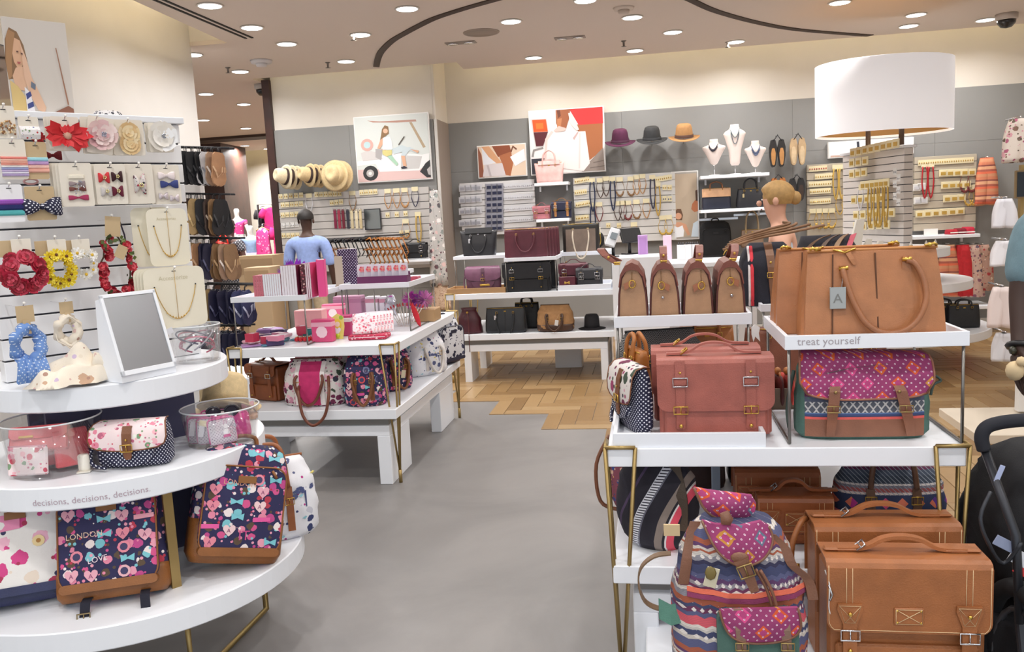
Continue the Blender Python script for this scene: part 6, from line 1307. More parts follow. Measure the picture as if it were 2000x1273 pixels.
# right raised tray
A = atY(649, 540, 5.2); B_ = atY(681, 540, 5.2); h = atY(660, 488, 5.2).z-1.102
e = E('folder', 'dark purple folder with white dots standing on the raised tray', 'folder', ((A.x+B_.x)/2+.02, 5.3, 1.102), -.12); b = MB(); b.box((0, 0, h/2), (B_.x-A.x+.02, .03, h), pat('purple_dots', dots('3a2348', 'd9cfe6', .02, .055)), bev=.002); b.build('cover', e); b = MB(); b.box((0, .002, h/2+.002), (B_.x-A.x+.014, .024, h), mt('efeaea', .8)); b.build('pages', e)
e = E('board', 'plain taupe board leaning between the pink and the dotted folder', 'board', (atY(643, 540, 5.0).x-.01, 5.2, NZ+.01), -.1); b = MB(); b.box((0, 0, .1), (.055, .006, .2), mt('bdb0a0', .7), bev=.001); b.build('sheet', e); b = MB(); b.box((0, 0, .006), (.06, .02, .012), mt('a89a8a', .7)); b.build('foot', e)
A = atY(695, 552, 5.13); B_ = atY(792, 547, 5.13); w_ = B_.x-A.x; e = E('display_box', 'purple open box of flower cards on the raised tray', 'box', ((A.x+B_.x)/2, 5.2, 1.102)); PUR = mt('6a2b5a', .5)
b = MB()
for c, d in (((0, -.04, .03), (w_, .004, .06)), ((0, .04, .04), (w_, .004, .08)), ((-w_/2, 0, .03), (.004, .08, .06)), ((w_/2, 0, .03), (.004, .08, .06)), ((0, 0, .003), (w_, .08, .004))): b.box(c, d, PUR)
b.build('tray', e)
f0 = None
for i in range(7):
    loc = ((A.x+B_.x)/2-w_/2+.025+i*(w_-.03)/6.5, 5.19, 1.108)
    if f0 is None:
        f0 = E('flower_card', 'clear wrapped flower card with a pink bloom in the purple box', 'card', loc, .5, 'flower cards in the purple box'); b = MB(); b.box((0, 0, .065), (.06, .003, .13), mt('dcd6e2', .3)); b.build('wrapper', f0); b = MB(); flower(b, (0, -.003, .1), .02, ['e8606e', 'f09aa0'], 6, 2, .3, 'f0d080'); b.build('bloom', f0)
    else: clone(f0, loc)
for i, (x, y, c, w_, h, lab) in enumerate(((700, 500, '24242c', .12, .03, 'black and white gift pack at the rear of the raised tray'), (730, 498, 'e0dce4', .1, .03, 'pale flat gift pack at the rear of the raised tray'), (815, 536, 'b0485a', .09, .035, 'dark rose gift pack at the right end of the raised tray'))):
    q = atZ(x, y, 1.15) if i < 2 else atZ(x, y+6, 1.12); e = E('gift_pack', lab, 'gift pack', (max(-1.94, min(-1.56, q.x)), (5.62, 5.68, 5.4)[i], 1.102)); b = MB(); b.box((0, 0, h/2), (w_, .08, h), mt(c, .4), bev=.004); b.build('box', e); b = MB(); b.box((0, 0, h+.001), (w_*.9, .012, .002), mt('d9d9e0', .4)); b.box((0, 0, h+.001), (.012, .075, .002), mt('d9d9e0', .4)); b.build('ribbon', e)
# on the table top
GT = .812
def pack(lab, px0, px1, yt, yb, cols, Y=None, d=.06, rz=0, tilt=0, name='gift_box', cat='gift box', lid=True, print_=None):
    q = atZ((px0+px1)/2, yb, GT); Y = min(q.y, 6.12-d); p, w, h = bb(px0, px1, yt, yb, Y); e = E(name, lab, cat, (min(p.x, -1.47-w/2), Y+d/2, GT), rz, rx=tilt)
    b = MB(); b.box((0, 0, h*.5), (w, d, h), cols[0] if not isinstance(cols[0], str) else mt(cols[0], .45), bev=.004); b.build('box', e)
    if len(cols) > 1: b = MB(); b.box((0, -.001, h*.78), (w*1.02, d*1.03, h*.2), mt(cols[1], .45), bev=.002); b.build('band', e)
    if len(cols) > 2: b = MB(); blob(b, disc2(0, h*.45, min(w, h)*.28), cols[2], flatY(-d/2-.001)); b.build('print', e)
    return e
pack('pink gift box with white oval window on the gift table', 630, 672, 594, 625, ['ec6a94', 'f4b8c8', 'f6eef0'])
pack('clear-fronted pink gift box behind the toy card', 610, 650, 624, 668, ['d64c7c', 'e8a9bd', 'f0cdd8'])
pack('pink tissue gift wrapped low at the middle of the gift table', 576, 630, 606, 640, ['eda8a8'], d=.1)
pack('mauve gift box in the middle rear of the gift table', 652, 706, 566, 606, ['b98aa6', 'a97896'], d=.1)
pack('tall white gift box at the rear of the gift table', 714, 738, 566, 603, ['e6e2ea', 'c98aa0'], d=.08); pack('second tall white gift box at the rear right of the gift table', 741, 766, 566, 602, ['e6e2ea', 'c98aa0'], d=.08)
pack('striped pink box between the toy card and the printed pouches', 664, 686, 616, 656, ['c9407a', 'efe4ea'], d=.07)
pack('dark floral gift box beside the pink window box', 668, 688, 590, 612, [PK], d=.06)
pack('kraft cardboard tray at the right rear corner of the gift table', 826, 866, 604, 628, ['b8956a'], d=.18)
# toy card with figure
q = atZ(655, 664, GT); e = E('toy_card', 'yellow-haired doll blister card with green charm on the gift table', 'toy', (q.x, q.y+.04, GT), 0, rx=-.12); b = MB(); b.prism([(x, z+.075) for x, z in [(-.035, -.075), (.035, -.075), (.045, .0), (.04, .06), (.0, .08), (-.042, .05), (-.045, -.0)]], -.002, .002, mt('ecdf7a', .4)); b.build('card', e)
f = flatY(-.0022); b = MB(); blob(b, disc2(0, .085, .028, 12, 1.3), 'f2d84a', f); blob(b, disc2(.002, .09, .016), 'f6e4d0', f, .001); blob(b, pl(HEART, 0, .05, .045), 'eef2fa', f, .0012); blob(b, disc2(.026, .13, .013), '9ac84a', f, .0014); b.build('print', e); b = MB(); b.ball((.005, -.012, .02), (.014, .01, .014), mt('b8cf2a', .3), 10); b.build('charm', e)
# printed pouches stack
q = atZ(715, 664, GT); fp0 = None
for i in range(6):
    loc = (q.x-.02+.014*i, q.y+.05+.02*i, GT+.03)
    if fp0 is None:
        fp0 = E('printed_pouch', 'pink and white printed pouch leaning in the stack on the gift table', 'pouch', loc, .25, 'leaning printed pouches', rx=-.5); b = MB(); s = Soft(.15, .018, .13, [(0, 1, .8), (.2, 1, 1), (.9, 1, .9), (1, .98, .4)], 6); s.mesh(b, pat('coral_print', floral('f0e6ea', ['e88a9a', 'd95a72', 'f4c4c8', 'c9a0b0'], 60, .42, .8)), 20, 6); b.build('body', fp0); b = MB(); b.tube([(-.072, 0, .131), (.072, 0, .131)], .003, mt('e9e2ea', .3), 5); b.build('zip', fp0)
    else: clone(fp0, loc)
e = E('printed_case', 'crimson printed flat case under the leaning pouches on the gift table', 'case', (q.x, q.y+.07, GT), .06); b = MB(); b.box((0, 0, .014), (.23, .13, .028), pat('crim', floral('b8284a', ['e06a86', 'f0c0c8', '8a1a36'], 60, .4, .6)), bev=.005); b.build('case', e); b = MB(); b.tube([(-.11, -.066, .016), (.11, -.066, .016)], .002, mt('f0dfe4', .4), 4); b.build('zip', e)
# fan of sticks
q = atZ(790, 640, GT); s0 = None
e = E('fan_holder', 'low clear holder of red lollipop sticks near the right edge of the gift table', 'holder', (q.x-.02, q.y+.1, GT)); b = MB(); b.box((0, 0, .02), (.1, .08, .04), glass(), bev=.003); b.build('holder', e)
for i in range(12):
    loc = (q.x-.06+.008*i, q.y+.08+.006*(i % 4), GT+.01)
    if s0 is None: s0 = E('stick_pen', 'pale stick pen with red top in the fan on the gift table', 'pen', loc, group='fan of stick pens'); b = MB(); b.tube([(0, 0, 0), (0, 0, .13)], .003, mt('e6ddd4', .5), 5); b.build('barrel', s0); b = MB(); b.ball((0, 0, .135), (.006, .006, .014), mt('c8303a', .4), 6); b.build('top', s0); c = s0
    else: c = clone(s0, loc)
    c.rotation_euler = (-.3+.05*(i % 3), (i-6)*.11, 0)
q = atZ(822, 640, GT); e = E('mini_umbrella', 'small folded red umbrella with pointed tip at the right edge of the gift table', 'umbrella', (q.x-.02, q.y+.06, GT)); b = MB(); b.lathe([(.003, 0), (.012, .02), (.02, .08), (.016, .13), (.004, .16)], fabric('d5303c'), 10); b.tf(Matrix.Rotation(-.3, 4, 'Y')); b.build('canopy', e); b = MB(); b.tube([(-.048, 0, .155), (-.06, 0, .19)], .004, mt('8a1a24', .4), 5); b.build('shaft', e)
for i, (x, y, c) in enumerate(((810, 588, 'd84fc0'), (838, 582, 'e89ad4'), (826, 598, 'b85ac4'))):
    q = atZ(x-12, 632, GT); e = E('pompom_pen', ('magenta feather pompom pen', 'pale pink feather pompom pen', 'violet feather pompom pen')[i]+' in the cluster at the right rear of the gift table', 'pen', (q.x-.01, q.y+.12, GT)); b = MB(); b.tube([(0, 0, 0), (0, 0, .13)], .004, mt('e8d8e8', .4), 5); b.build('barrel', e)
    b = MB(); rr = random.Random(i)
    for k in range(90): u = Vector((rr.gauss(0, 1), rr.gauss(0, 1), rr.gauss(0, 1))).normalized(); p_ = u.cross(Vector((.3, .5, .8))).normalized()*.007; o = Vector((0, 0, .15)); b.add([o+u*.008, o+u*.05+p_, o+u*.07, o+u*.05-p_], [(0, 1, 2, 3)], fabric(c))
    b.build('feathers', e, kind='stuff')
q = atZ(788, 606, GT); e = E('foil_bag', 'crumpled silver foil gift bag left of the feather pens', 'bag', (min(q.x-.01, -1.52), min(q.y, 6.0)+.05, GT)); b = MB(); s = Soft(.09, .06, .15, [(0, .9, .9), (.6, 1, 1), (1, .6, .3)], 2.5, .008); s.mesh(b, mt('b9b9c2', .2, .8), 20, 10); b.build('bag', e); b = MB(); b.tube([(.02*math.cos(a), .012*math.sin(a), .14) for a in np.linspace(0, 6.28, 13)[:-1]], .004, mt('d85ac0', .4), 5, True); b.build('tie', e)
# left part: wrapped goods
for i, (x, y, w_, d, h, c, lab) in enumerate(((520, 652, .19, .12, .035, 'b58ac8', 'lilac tissue-wrapped flat pack at the left of the gift table'), (487, 671, .13, .09, .02, 'd9a4b4', 'clear bag with a pink trinket at the left front corner of the gift table'), (540, 668, .12, .1, .03, '7fb4c4', 'blue and red wrapped pack at the front left of the gift table'), (600, 655, .11, .08, .04, '2f8a8a', 'teal wrapped pack at the middle left of the gift table'))):
    q = atZ(x, y, GT); e = E('wrapped_pack', lab, 'gift pack', (q.x, q.y+d/2, GT), .2*i-.2); b = MB(); s = Soft(w_, d, h, [(0, .9, .9), (.4, 1, 1), (.8, .9, .9), (1, .5, .5)], 3, .004, i); s.mesh(b, mt(c, .35), 24, 6); b.build('wrap', e); b = MB(); b.box((0, -.01, h+.001), (w_*.4, d*.4, .003), mt('e8dfe6', .4), Matrix.Rotation(.3, 3, 'Z')); b.build('label_card', e)
q = atZ(592, 668, GT)
for i in range(9):
    b = MB(); b.ball((0, 0, .013), .013, mt('c3202c', .15), 10); e = E('bauble', 'shiny red bauble in the cluster on the gift table', 'bauble', (q.x-.05+.026*(i % 5)*1.02, q.y+.02+.027*(i//5), GT), group='red baubles'); b.build('ball', e); b = MB(); b.tube([(0, 0, .024), (0, 0, .031)], .004, GOLD, 6); b.build('cap', e)
# loose small goods heaped on the left half and the middle of the table
rr = random.Random(21); wp = {}
for i in range(30):
    t = i < 18; x = rr.uniform(-2.42, -2.06) if t else rr.uniform(-2.2, -1.72); y = rr.uniform(4.62, 5.1) if t else rr.uniform(5.05, 5.55); k = i % 6; w_, d, h = ((.11, .075, .012), (.09, .06, .03), (.13, .09, .008), (.06, .06, .05), (.1, .04, .04), (.08, .11, .016))[k]
    c = ('b48ac0', 'e08aa6', '5a9ab4', 'c83a58', '4a3a6a', 'ecc0cc')[k] if t else ('e05a8c', 'f0b4c0', 'c83a62', 'e8e0ea', 'd87aa0', 'b84a70')[k]; key = (t, k)
    lab = ('lilac', 'pink', 'sky blue', 'crimson', 'violet', 'pale pink')[k]+' little gift in the jumble on the left of the gift table' if t else ('hot pink', 'pale rose', 'raspberry', 'white', 'mid pink', 'plum pink')[k]+' little gift box among the pink boxes in the table middle'
    loc = (x, y, GT+.001+(.03 if i % 4 == 3 else 0))
    if key not in wp:
        e = E('small_gift', lab, 'gift', loc, rr.uniform(-.8, .8), 'small loose gifts'); b = MB(); b.box((0, 0, h/2), (w_, d, h), mt(c, .4), bev=.002); b.build('pack', e); b = MB(); b.box((w_*.1, -d*.05, h+.0006), (w_*.5, d*.5, .0015), mt('f2e6ec' if k % 2 else '7a2a5a', .5), Matrix.Rotation(.2, 3, 'Z')); b.build('sticker', e); wp[key] = e
    else: clone(wp[key], loc, rr.uniform(-.8, .8))
q = atZ(530, 620, 1.0); e = E('tissue_paper', 'purple tissue bow peeping out behind the notebooks on the raised tray', 'tissue', (atY(566, 500, 5.2).x, 5.25, NZ+.012)); b = MB()
for k in range(40): u = Vector((rr.gauss(0, 1), rr.gauss(0, .6), abs(rr.gauss(0, 1)))).normalized(); p_ = u.cross(Vector((.3, .5, .8))).normalized()*.016; b.add([u*.01, u*.1+p_+Vector((0, 0, .06)), u*.13+Vector((0, 0, .07)), u*.1-p_+Vector((0, 0, .06))], [(0, 1, 2, 3)], fabric('9a3ac0'))
b.build('paper', e, kind='stuff')
# bags on the bench below
BB = .452
U = lambda *a: bb(*a)
p, w_, h_ = U(548, 668, 712, 800, 4.6); weekender('pink-striped flowered holdall with brown handles, one hanging over the bench edge', (p.x, 4.7, BB), w_, h_, .2, FLORD(), '6f3c2a', stripe=('c8326e', .17), handle='down', tagc=None, seed=2)
b = MB(); A, B_, C_ = atY(583, 770, 4.5), atY(612, 831, 4.46), atY(642, 770, 4.5); e = bpy.data.objects['weekend_bag'] if False else [o for o in COL.objects if o.get('label', '').startswith('pink-striped')][0]
b.tube(bez([v-e.location for v in (atY(584, 755, 4.58), A, atY(592, 812, 4.47), B_, atY(634, 812, 4.47), C_, atY(641, 735, 4.58))], 5), .009, leather('6f3c2a'), 7); b.build('hanging_handle', e)
p, w_, h_ = U(486, 552, 722, 795, 4.75); e = satchel('brown leather case with flowered lid at the left end of the bench', (p.x, 4.86, BB), w_+.03, h_*.95, .14, '8a4a26', .3, rz=-.35, loops=False, name='travel_case', cat='case')
p, w_, h_ = U(672, 745, 705, 806, 4.58); weekender('navy city-print holdall lying at the front right corner of the bench', (p.x, 4.68, BB), w_+.03, h_*.95, .22, PARIS(), '7a4a2a', rz=.15, deco=lambda b, f, *a: london(b, f, *a, 1.9), handle='down', tagc=None, seed=12)
p, w_, h_ = U(742, 812, 690, 778, 5.05); weekender('second navy city-print holdall behind the corner one on the bench', (p.x-.06, 5.1, BB), w_+.03, h_, .25, PARIS(), '7a4a2a', rz=.9, deco=lambda b, f, *a: london(b, f, *a, 1.5), handle='down', seed=14)
p, w_, h_ = U(806, 864, 652, 742, 5.5); weekender('white tree-print holdall on the right side of the bench', (p.x-.05, 5.6, BB), .34, .28, .24, BIRD(), 'd9d2cc', rz=1.0, deco=lambda b, f, *a: birdprint(b, f, *a), handle='down', tagc=None, seed=16)
city_pack('black and white leaf-print backpack at the rear right corner of the bench', (-1.53, 5.98, BB), .28, .34, .14, pat('bw_leaf', floral('d9d9de', ['26263c', '4a4a66', '2a2a44'], 26, .42, .85)), '23233a', rz=1.1, straps=False, patch='23233a')
for i, (x, y) in enumerate(((-2.2, 5.2), (-1.95, 5.25))): weekender(('dark flowered holdall in the shade at the rear left of the bench', 'dark rose holdall in the shade at the rear middle of the bench')[i], (x, y, BB), .3, .24, .18, FLORD() if i else PK, '4a2a20', tagc=None, handle='down', seed=20+i)
# ================= dark handbags on the back table =================
def put(px0, px1, yt, yb, Y, z): p, w, h = bb(px0, px1, yt, yb, Y); h = atY((px0+px1)/2, yt, Y).z-z; return (p.x, Y, z), w, h
l, w_, h_ = put(902, 972, 450, 492, 7.98, 1.122); tote('black trapeze handbag with winged sides and silver clasp on the left raised shelf', l, w_, h_, .14, '1d1c20', wings=1, hx=.2, hlen=.62, tag_='d9d9dc', metal=STEEL, seams=0)
l, w_, h_ = put(986, 1070, 446, 496, 7.53, 1.107); t0 = tote('burgundy leather tote with drop handle, front of the row on the raised shelf', l, w_, h_, .08, '5a2430', top=(.97, .7), hx=.2, hlen=.55, seams=0, stud_=False)
for i in range(4): clone(t0, (l[0]+.018*(i+1), l[1]+.09*(i+1), l[2]), label='burgundy leather tote in the file behind the front one on the raised shelf', group='burgundy totes behind the front one')
l, w_, h_ = put(1100, 1172, 436, 487, 7.98, 1.112); tote('taupe tote with black sides and cream handles on the right raised shelf', l, w_, h_, .12, '26221f', top=(1, .6), hcol='d9cbb6', hx=.2, hlen=.95, seams=0, panel=('7a695c', .05, .82, .8), stud_=False)
l, w_, h_ = put(912, 980, 525, 566, 7.52, .832); e = crossbody('metallic purple clutch bag with gold plate in the wooden tray', l, w_, h_*1.1, .07, body=leather('6a4358', .25), flapm=leather('7a5068', .25), trim='5a3448'); b = MB(); b.box((.02, -.065, h_*.3), (.09, .004, .018), GOLD, bev=.002); b.build('name_plate', e)
l, w_, h_ = put(985, 1078, 512, 566, 7.52, .822); satchel('black satchel with gold padlock fittings, front of the middle level', l, w_, h_, .1, '18171a', .55, metal=GOLD, loops=False)
tote('black tote partly hidden behind the gold-fitted black satchel', (l[0]+.04, l[1]+.2, .822), w_, h_*1.1, .12, '1b1a1d', seams=0)
l, w_, h_ = put(1093, 1150, 515, 552, 7.6, .832); satchel('burgundy box bag on the low white tray', l, w_, h_, .09, '5d2433', .45, loops=False)
l, w_, h_ = put(1126, 1178, 524, 551, 7.5, .832); satchel('small dark grey box bag with silver buckles in front of the burgundy one', l, w_, h_, .05, '3a3a3e', .5, loops=False, metal=STEEL)
l, w_, h_ = put(1092, 1124, 540, 552, 7.47, .832); e = E('purse', 'tiny burgundy purse with gold bow clasp on the low white tray', 'purse', l); b = MB(); b.box((0, 0, h_/2), (w_, .03, h_), leather('5d2433'), bev=.004); b.build('body', e); b = MB(); bow(b, (0, -.018, h_*.5), .05, .025, GOLD); b.build('bow_clasp', e)
e = E('jewellery_stand', 'black padded bracelet stand holding gold bangles at the right end of the back table', 'jewellery stand', (atY(1167, 500, 8.0).x, 8.2, 1.113)); b = MB(); b.lathe([(.06, 0), (.06, .01), (.015, .02), (.012, .05)], GOLD, 16); b.build('foot', e)
b = MB(); b.lathe([(.02, .04), (.055, .07), (.06, .13), (.045, .17), (.02, .19)], fabric('151517'), 16, sy=.5); b.build('pad', e); b = MB(); b.box((0, -.0, .205), (.05, .03, .05), mt('e4dcc4', .5), bev=.002); b.build('card', e); b = MB()
b.tube(bez([(-.02, -.03, .18), (-.025, -.035, .1), (0, -.036, .05), (.025, -.035, .1), (.02, -.03, .18)], 4), .005, GOLD, 5); b.build('chain', e)
# bench level
l, w_, h_ = put(893, 944, 598, 654, 7.55, .452); e = E('bucket_bag', 'burgundy drawstring bucket bag with long tassel at the left of the lowest shelf', 'bag', l); s = Soft(w_, .16, h_*.95, [(0, 1, 1), (.5, .9, .9), (.85, .6, .6), (.92, .5, .5), (1, .62, .6)], 2.4, .006); b = MB(); s.mesh(b, leather('4a1722')); b.build('body', e)
b = MB(); b.tube(bez([(0, -.07, h_*.85), (.01, -.1, h_*.6), (.012, -.1, .05), (.015, -.125, -.04), (.015, -.125, -.16)], 4), .004, leather('5a2a2a'), 5); b.build('drawstring', e); b = MB(); b.ball((0, -.075, h_*.8), .012, GOLD, 8); b.build('toggle', e)
l, w_, h_ = put(950, 1030, 600, 656, 7.53, .452); tote('black leather tote with white tag on the lowest shelf', l, w_, h_, .13, '1e2024', hx=.2, hlen=.98, tag_='cfcaca', seams=1)
tote('black patent bag in the shade behind the tagged tote on the lowest shelf', (l[0]+.16, l[1]+.25, .452), .24, .24, .12, '141416', handle='up', hlen=.2, seams=0)
l, w_, h_ = put(1050, 1122, 595, 650, 7.53, .452); e = weekender('tan and brown duffle bag on the lowest shelf', l, w_, h_, .18, fabric('a67c52', .12), '4a3020', tagc='e0ddd8', handle='down', seed=31); b = MB(); s2 = Soft(w_*1.01, .184, h_, [(0, .9, .9), (.06, .98, 1), (.28, 1, 1)], 3); s2.mesh(b, leather('4a3226'), 40, 4); b.build('base', e)
floppy('black felt hat on the right end of the lowest shelf', (atY(1156, 640, 7.6).x, 7.62, .452), .125, .13, fabric('232124'), None, 0, name='felt_hat', crown=.55)
# till corner: card reader, phone stand, pink card holder
q = atY(1200, 505, 7.3); e = E('card_reader', 'card payment terminal tilted on a black stand at the till', 'card reader', (q.x-.01, 7.35, 1.1)); b = MB(); b.box((0, 0, .006), (.1, .08, .012), BLACK, bev=.003); b.tube([(0, .01, .01), (0, .0, .13)], .014, BLACK, 8); b.build('stand', e)
b = MB(); b.box((0, -.03, .17), (.085, .03, .17), mt('d6d8dc', .35), Matrix.Rotation(-.5, 3, 'X') @ Matrix.Rotation(.35, 3, 'Y'), .006); b.build('body', e); b = MB(); b.box((.012, -.052, .185), (.055, .004, .06), mt('7d868c', .15), Matrix.Rotation(-.5, 3, 'X') @ Matrix.Rotation(.35, 3, 'Y')); b.build('screen', e)
q = atY(1232, 480, 7.6); e = E('monitor', 'black till screen seen from behind beside the card terminal', 'monitor', (q.x, 7.7, 1.1), .5); b = MB(); b.box((0, 0, .17), (.2, .03, .14), BLACK, Matrix.Rotation(-.5, 3, 'X'), .006); b.build('display', e); b = MB(); b.tube([(0, .03, 0), (0, .03, .14)], .016, BLACK, 8); b.box((0, .03, .006), (.12, .1, .012), BLACK); b.build('stand', e)
q = atY(1256, 500, 7.5); e = E('leaflet_holder', 'lilac upright leaflet holder on the till counter', 'holder', (q.x, 7.62, 1.01)); b = MB(); b.box((0, 0, .13), (.085, .05, .26), mt('c59ad2', .4), bev=.003); b.build('sleeve', e); b = MB(); b.box((0, -.026, .14), (.06, .002, .2), mt('b98ac8', .4)); b.build('leaflet', e)
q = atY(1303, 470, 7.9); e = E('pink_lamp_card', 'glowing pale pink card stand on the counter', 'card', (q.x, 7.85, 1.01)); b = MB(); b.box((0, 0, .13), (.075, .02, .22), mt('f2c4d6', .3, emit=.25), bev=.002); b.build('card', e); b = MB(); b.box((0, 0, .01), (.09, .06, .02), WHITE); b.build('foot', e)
for i, x in enumerate((1330, 1345, 1358)):
    q = atY(x, 478, 8.0); e = E('jewellery_tray', 'little white ring tray on the counter', 'tray', (q.x, 8.05, 1.01), group='white ring trays'); b = MB(); b.box((0, 0, .07), (.07, .07, .14), mt('eceaea', .4), bev=.003); b.build('block', e); b = MB()
    for k in range(3): b.lathe([(.012, .141), (.001, .165)], mt('4a4a50', .5), 8, ((k-1)*.02, -.01, 0))
    b.build('rings', e, kind='stuff')
# ================= goods on the walls =================
WY = 10.09
def wshelf(lab, px0, px1, py, Y=9.82, back=WY, th=.035):
    a, c = atY(px0, py, Y), atY(px1, py, Y); e = E('wall_shelf', lab, 'shelf', ((a.x+c.x)/2, (Y+back)/2, (a.z+c.z)/2)); w_ = c.x-a.x
    b = MB(); b.box((0, 0, -th/2), (w_, back-Y, th), WHITE, bev=.003); b.build('board', e)
    for s in (-1, 1): b = MB(); b.box((s*w_*.4, (back-Y)/2-.02, -th-.03), (.02, .04, .06), WHITE); b.build('bracket', e)
    return e.location.z, a.x, c.x
z1, xa, xb = wshelf('white wall shelf under the three necklace busts', 1368, 1503, 340, 9.72); z2, _, _ = wshelf('white wall shelf under the two-tone and black handbags', 1368, 1503, 407, 9.72)
z3, _, _ = wshelf('short white wall shelf under the pale pink handbag', 1043, 1110, 356); z4, _, _ = wshelf('short white wall shelf under the small pink and navy bags', 1047, 1112, 427)
z5, _, _ = wshelf('white wall shelf with folded red scarves at the right', 1785, 1915, 459, 9.7); z6, _, _ = wshelf('low white wall shelf below the hanging scarves at the right', 1835, 1945, 598, 9.6)
def SL(px, z, Y): q = atY(px, 400, Y); return (q.x, Y, z+.001)
p, w_, h_ = bb(1048, 1105, 318, 355, 9.88); tote('pale pink structured handbag with gold clasp on the short wall shelf', SL(1076, z3, 9.9), w_, h_*1.05, .13, 'e2b4ae', handle='up', hlen=.62, wings=1, seams=0)
p, w_, h_ = bb(1041, 1076, 402, 427, 9.88); satchel('small dusty pink flap bag beside the navy and tan bag', SL(1058, z4, 9.93), w_, h_, .07, 'b9727a', .5, loops=False)
p, w_, h_ = bb(1078, 1117, 395, 427, 9.88); satchel('small navy bag with tan flap on the lower short shelf', SL(1097, z4, 9.9), w_, h_, .07, '23263f', .5, strap_col='b07a4a', loops=False)
p, w_, h_ = bb(1371, 1428, 364, 406, 9.8); e = tote('two-tone handbag, tan above and navy below, on the wall shelf', SL(1399, z2, 9.86), w_, h_, .12, '1f2233', handle='up', hlen=.28, panel=('c79a74', .58, .97, .98), hcol='8a5a3c', seams=0)
p, w_, h_ = bb(1438, 1496, 366, 404, 9.8); tote('black round-topped handbag with tag on the wall shelf', SL(1466, z2, 9.86), w_, h_, .13, '1e1e24', handle='up', hlen=.5, tag_='cdb98a', top=(.85, .5), seams=0, e_=3)
# busts
def bust(lab, px0, px1, yt, yb, neck, tall=0, rz=0):
    q = SL((px0+px1)/2, z1, 9.85); p, w_, h_ = bb(px0, px1, yt, yb, 9.85); e = E('necklace_bust', lab, 'necklace bust', q, rz); zb = p.z-q[2]; PKC = mt('e3d3cb', .6)
    b = MB(); b.lathe([(.06, 0), (.06, .008), (.008, .012)], mt('e8e4e2', .2), 16); b.tube([(0, 0, .01), (0, 0, zb+.04)], .006, STEEL, 6); b.build('stand', e)
    prof = [(0, .12, .3), (.06, .3, .5), (.25, .5, .8), (.5, .78, .9), (.66, 1, .9), (.72, .96, .8), (.78, .52, .7), (.86, .36, .65), (1, .34, .62)] if not tall else [(0, .3, .4), (.05, .42, .6), (.4, .55, .8), (.7, .85, .9), (.8, 1, .9), (.85, .7, .8), (.9, .4, .65), (1, .36, .62)]
    s = Soft(w_, .1, h_, prof, 2.2); b = MB(); s.mesh(b, PKC, 28, 18); b.tf(Matrix.Translation((0, 0, zb))); b.build('bust', e)
    for k, (z0, z1_, c, bead) in enumerate(neck):
        P = [s.front(x*w_*.2, h_*z0-(z0-z1_)*h_*(1-x*x), .006) for x in np.linspace(-1, 1, 11)]; P = [v+Vector((0, 0, zb)) for v in P]; b = MB(); b.tube(P, .004, mt(c, .4), 5)
        if bead:
            for v in P[1:-1]: b.ball(v+Vector((0, -.006, -.012)), (.009, .006, .015), mt(c, .3), 6)
        n_ = b.build('necklace', e); 
        if bead: n_['kind'] = 'stuff'
    return e
bust('pale bust with spiky dark collar necklace, left of the three', 1373, 1420, 272, 322, [(.82, .6, '35303a', 1)], rz=-.25)
bust('tall pale bust with two long dark bead strands, middle of the three', 1414, 1460, 243, 323, [(.9, .68, '5a6a70', 0), (.9, .52, '4a5a66', 0)], 1)
bust('pale bust with blue-grey bib necklace, right of the three', 1455, 1498, 275, 326, [(.82, .55, '46506a', 1), (.8, .5, '5a6480', 1)])
# felt fedoras on pegs
def fedora(lab, loc, r, h, m, band, rz=0, tilt=0, name='fedora', peg=True, rx2=0, stack=0):
    e = E(name, lab, 'hat', loc, rz, rx=tilt); b = MB(); n = 32; rings = []
    for k, (rr, z) in enumerate(((.66, .02), (.63, .35), (.58, .7), (.5, .92), (.36, 1.0), (.18, .9), (.02, .86))):
        ring = []
        for j in range(n):
            a = 2*math.pi*j/n; pin = 1-(.22*max(0, -math.sin(a))**3*(.3 if k < 2 else 1) if k < 5 else 0); ring.append(Vector((rr*r*math.cos(a)*pin*(.86), rr*r*math.sin(a)*1.08, h*z-(.08*h if k >= 4 else 0)*abs(math.sin(a))*0)))
        rings.append(ring)
    b.loft(rings, m, False, True); b.build('crown', e)
    b = MB(); rings = []
    for k, (rr, z) in enumerate(((.6, .02), (.85, .0), (1, .03), (.985, .015), (.85, -.02), (.6, .0))): rings.append([Vector((rr*r*math.cos(a), rr*r*math.sin(a)*1.08, h*z+.012*(rr**3)*(math.cos(a)**2)-.03*(rr**3)*max(0, -math.sin(a)))) for a in (2*math.pi*j/n for j in range(n))])
    b.loft(rings, m, False, False); b.build('brim', e)
    if band: b = MB(); b.lathe([(.69*r, h*.03), (.68*r, h*.24), (.66*r, h*.24), (.66*r, h*.03)], band, n, sx=.87, sy=1.09, cap=False); b.build('band', e)
    return e
for px, py, c, bd, lab in ((1211, 268, '4a1436', '3a0f2a', 'plum felt fedora on a wall peg, left of three'), (1273, 263, '2b2b2c', '202022', 'black felt fedora on a wall peg, middle of three'), (1336, 258, 'a5794c', '4a2f24', 'camel felt fedora with dark band on a wall peg, right of three')):
    q = atY(px, py, 9.86); fedora(lab, (q.x, 9.88, q.z-.06), .175, .155, fabric(c), fabric(bd), tilt=.18)
    b = MB(); b.tube([(0, .0, 0), (0, .22, -.03)], .007, CHROME, 6); b.ball((0, 0, .01), .012, CHROME, 8); b.build('wall_peg', label='chrome wall peg under the '+lab.split(' felt')[0]+' felt fedora', cat='peg', loc=(q.x, 9.88, q.z-.075))
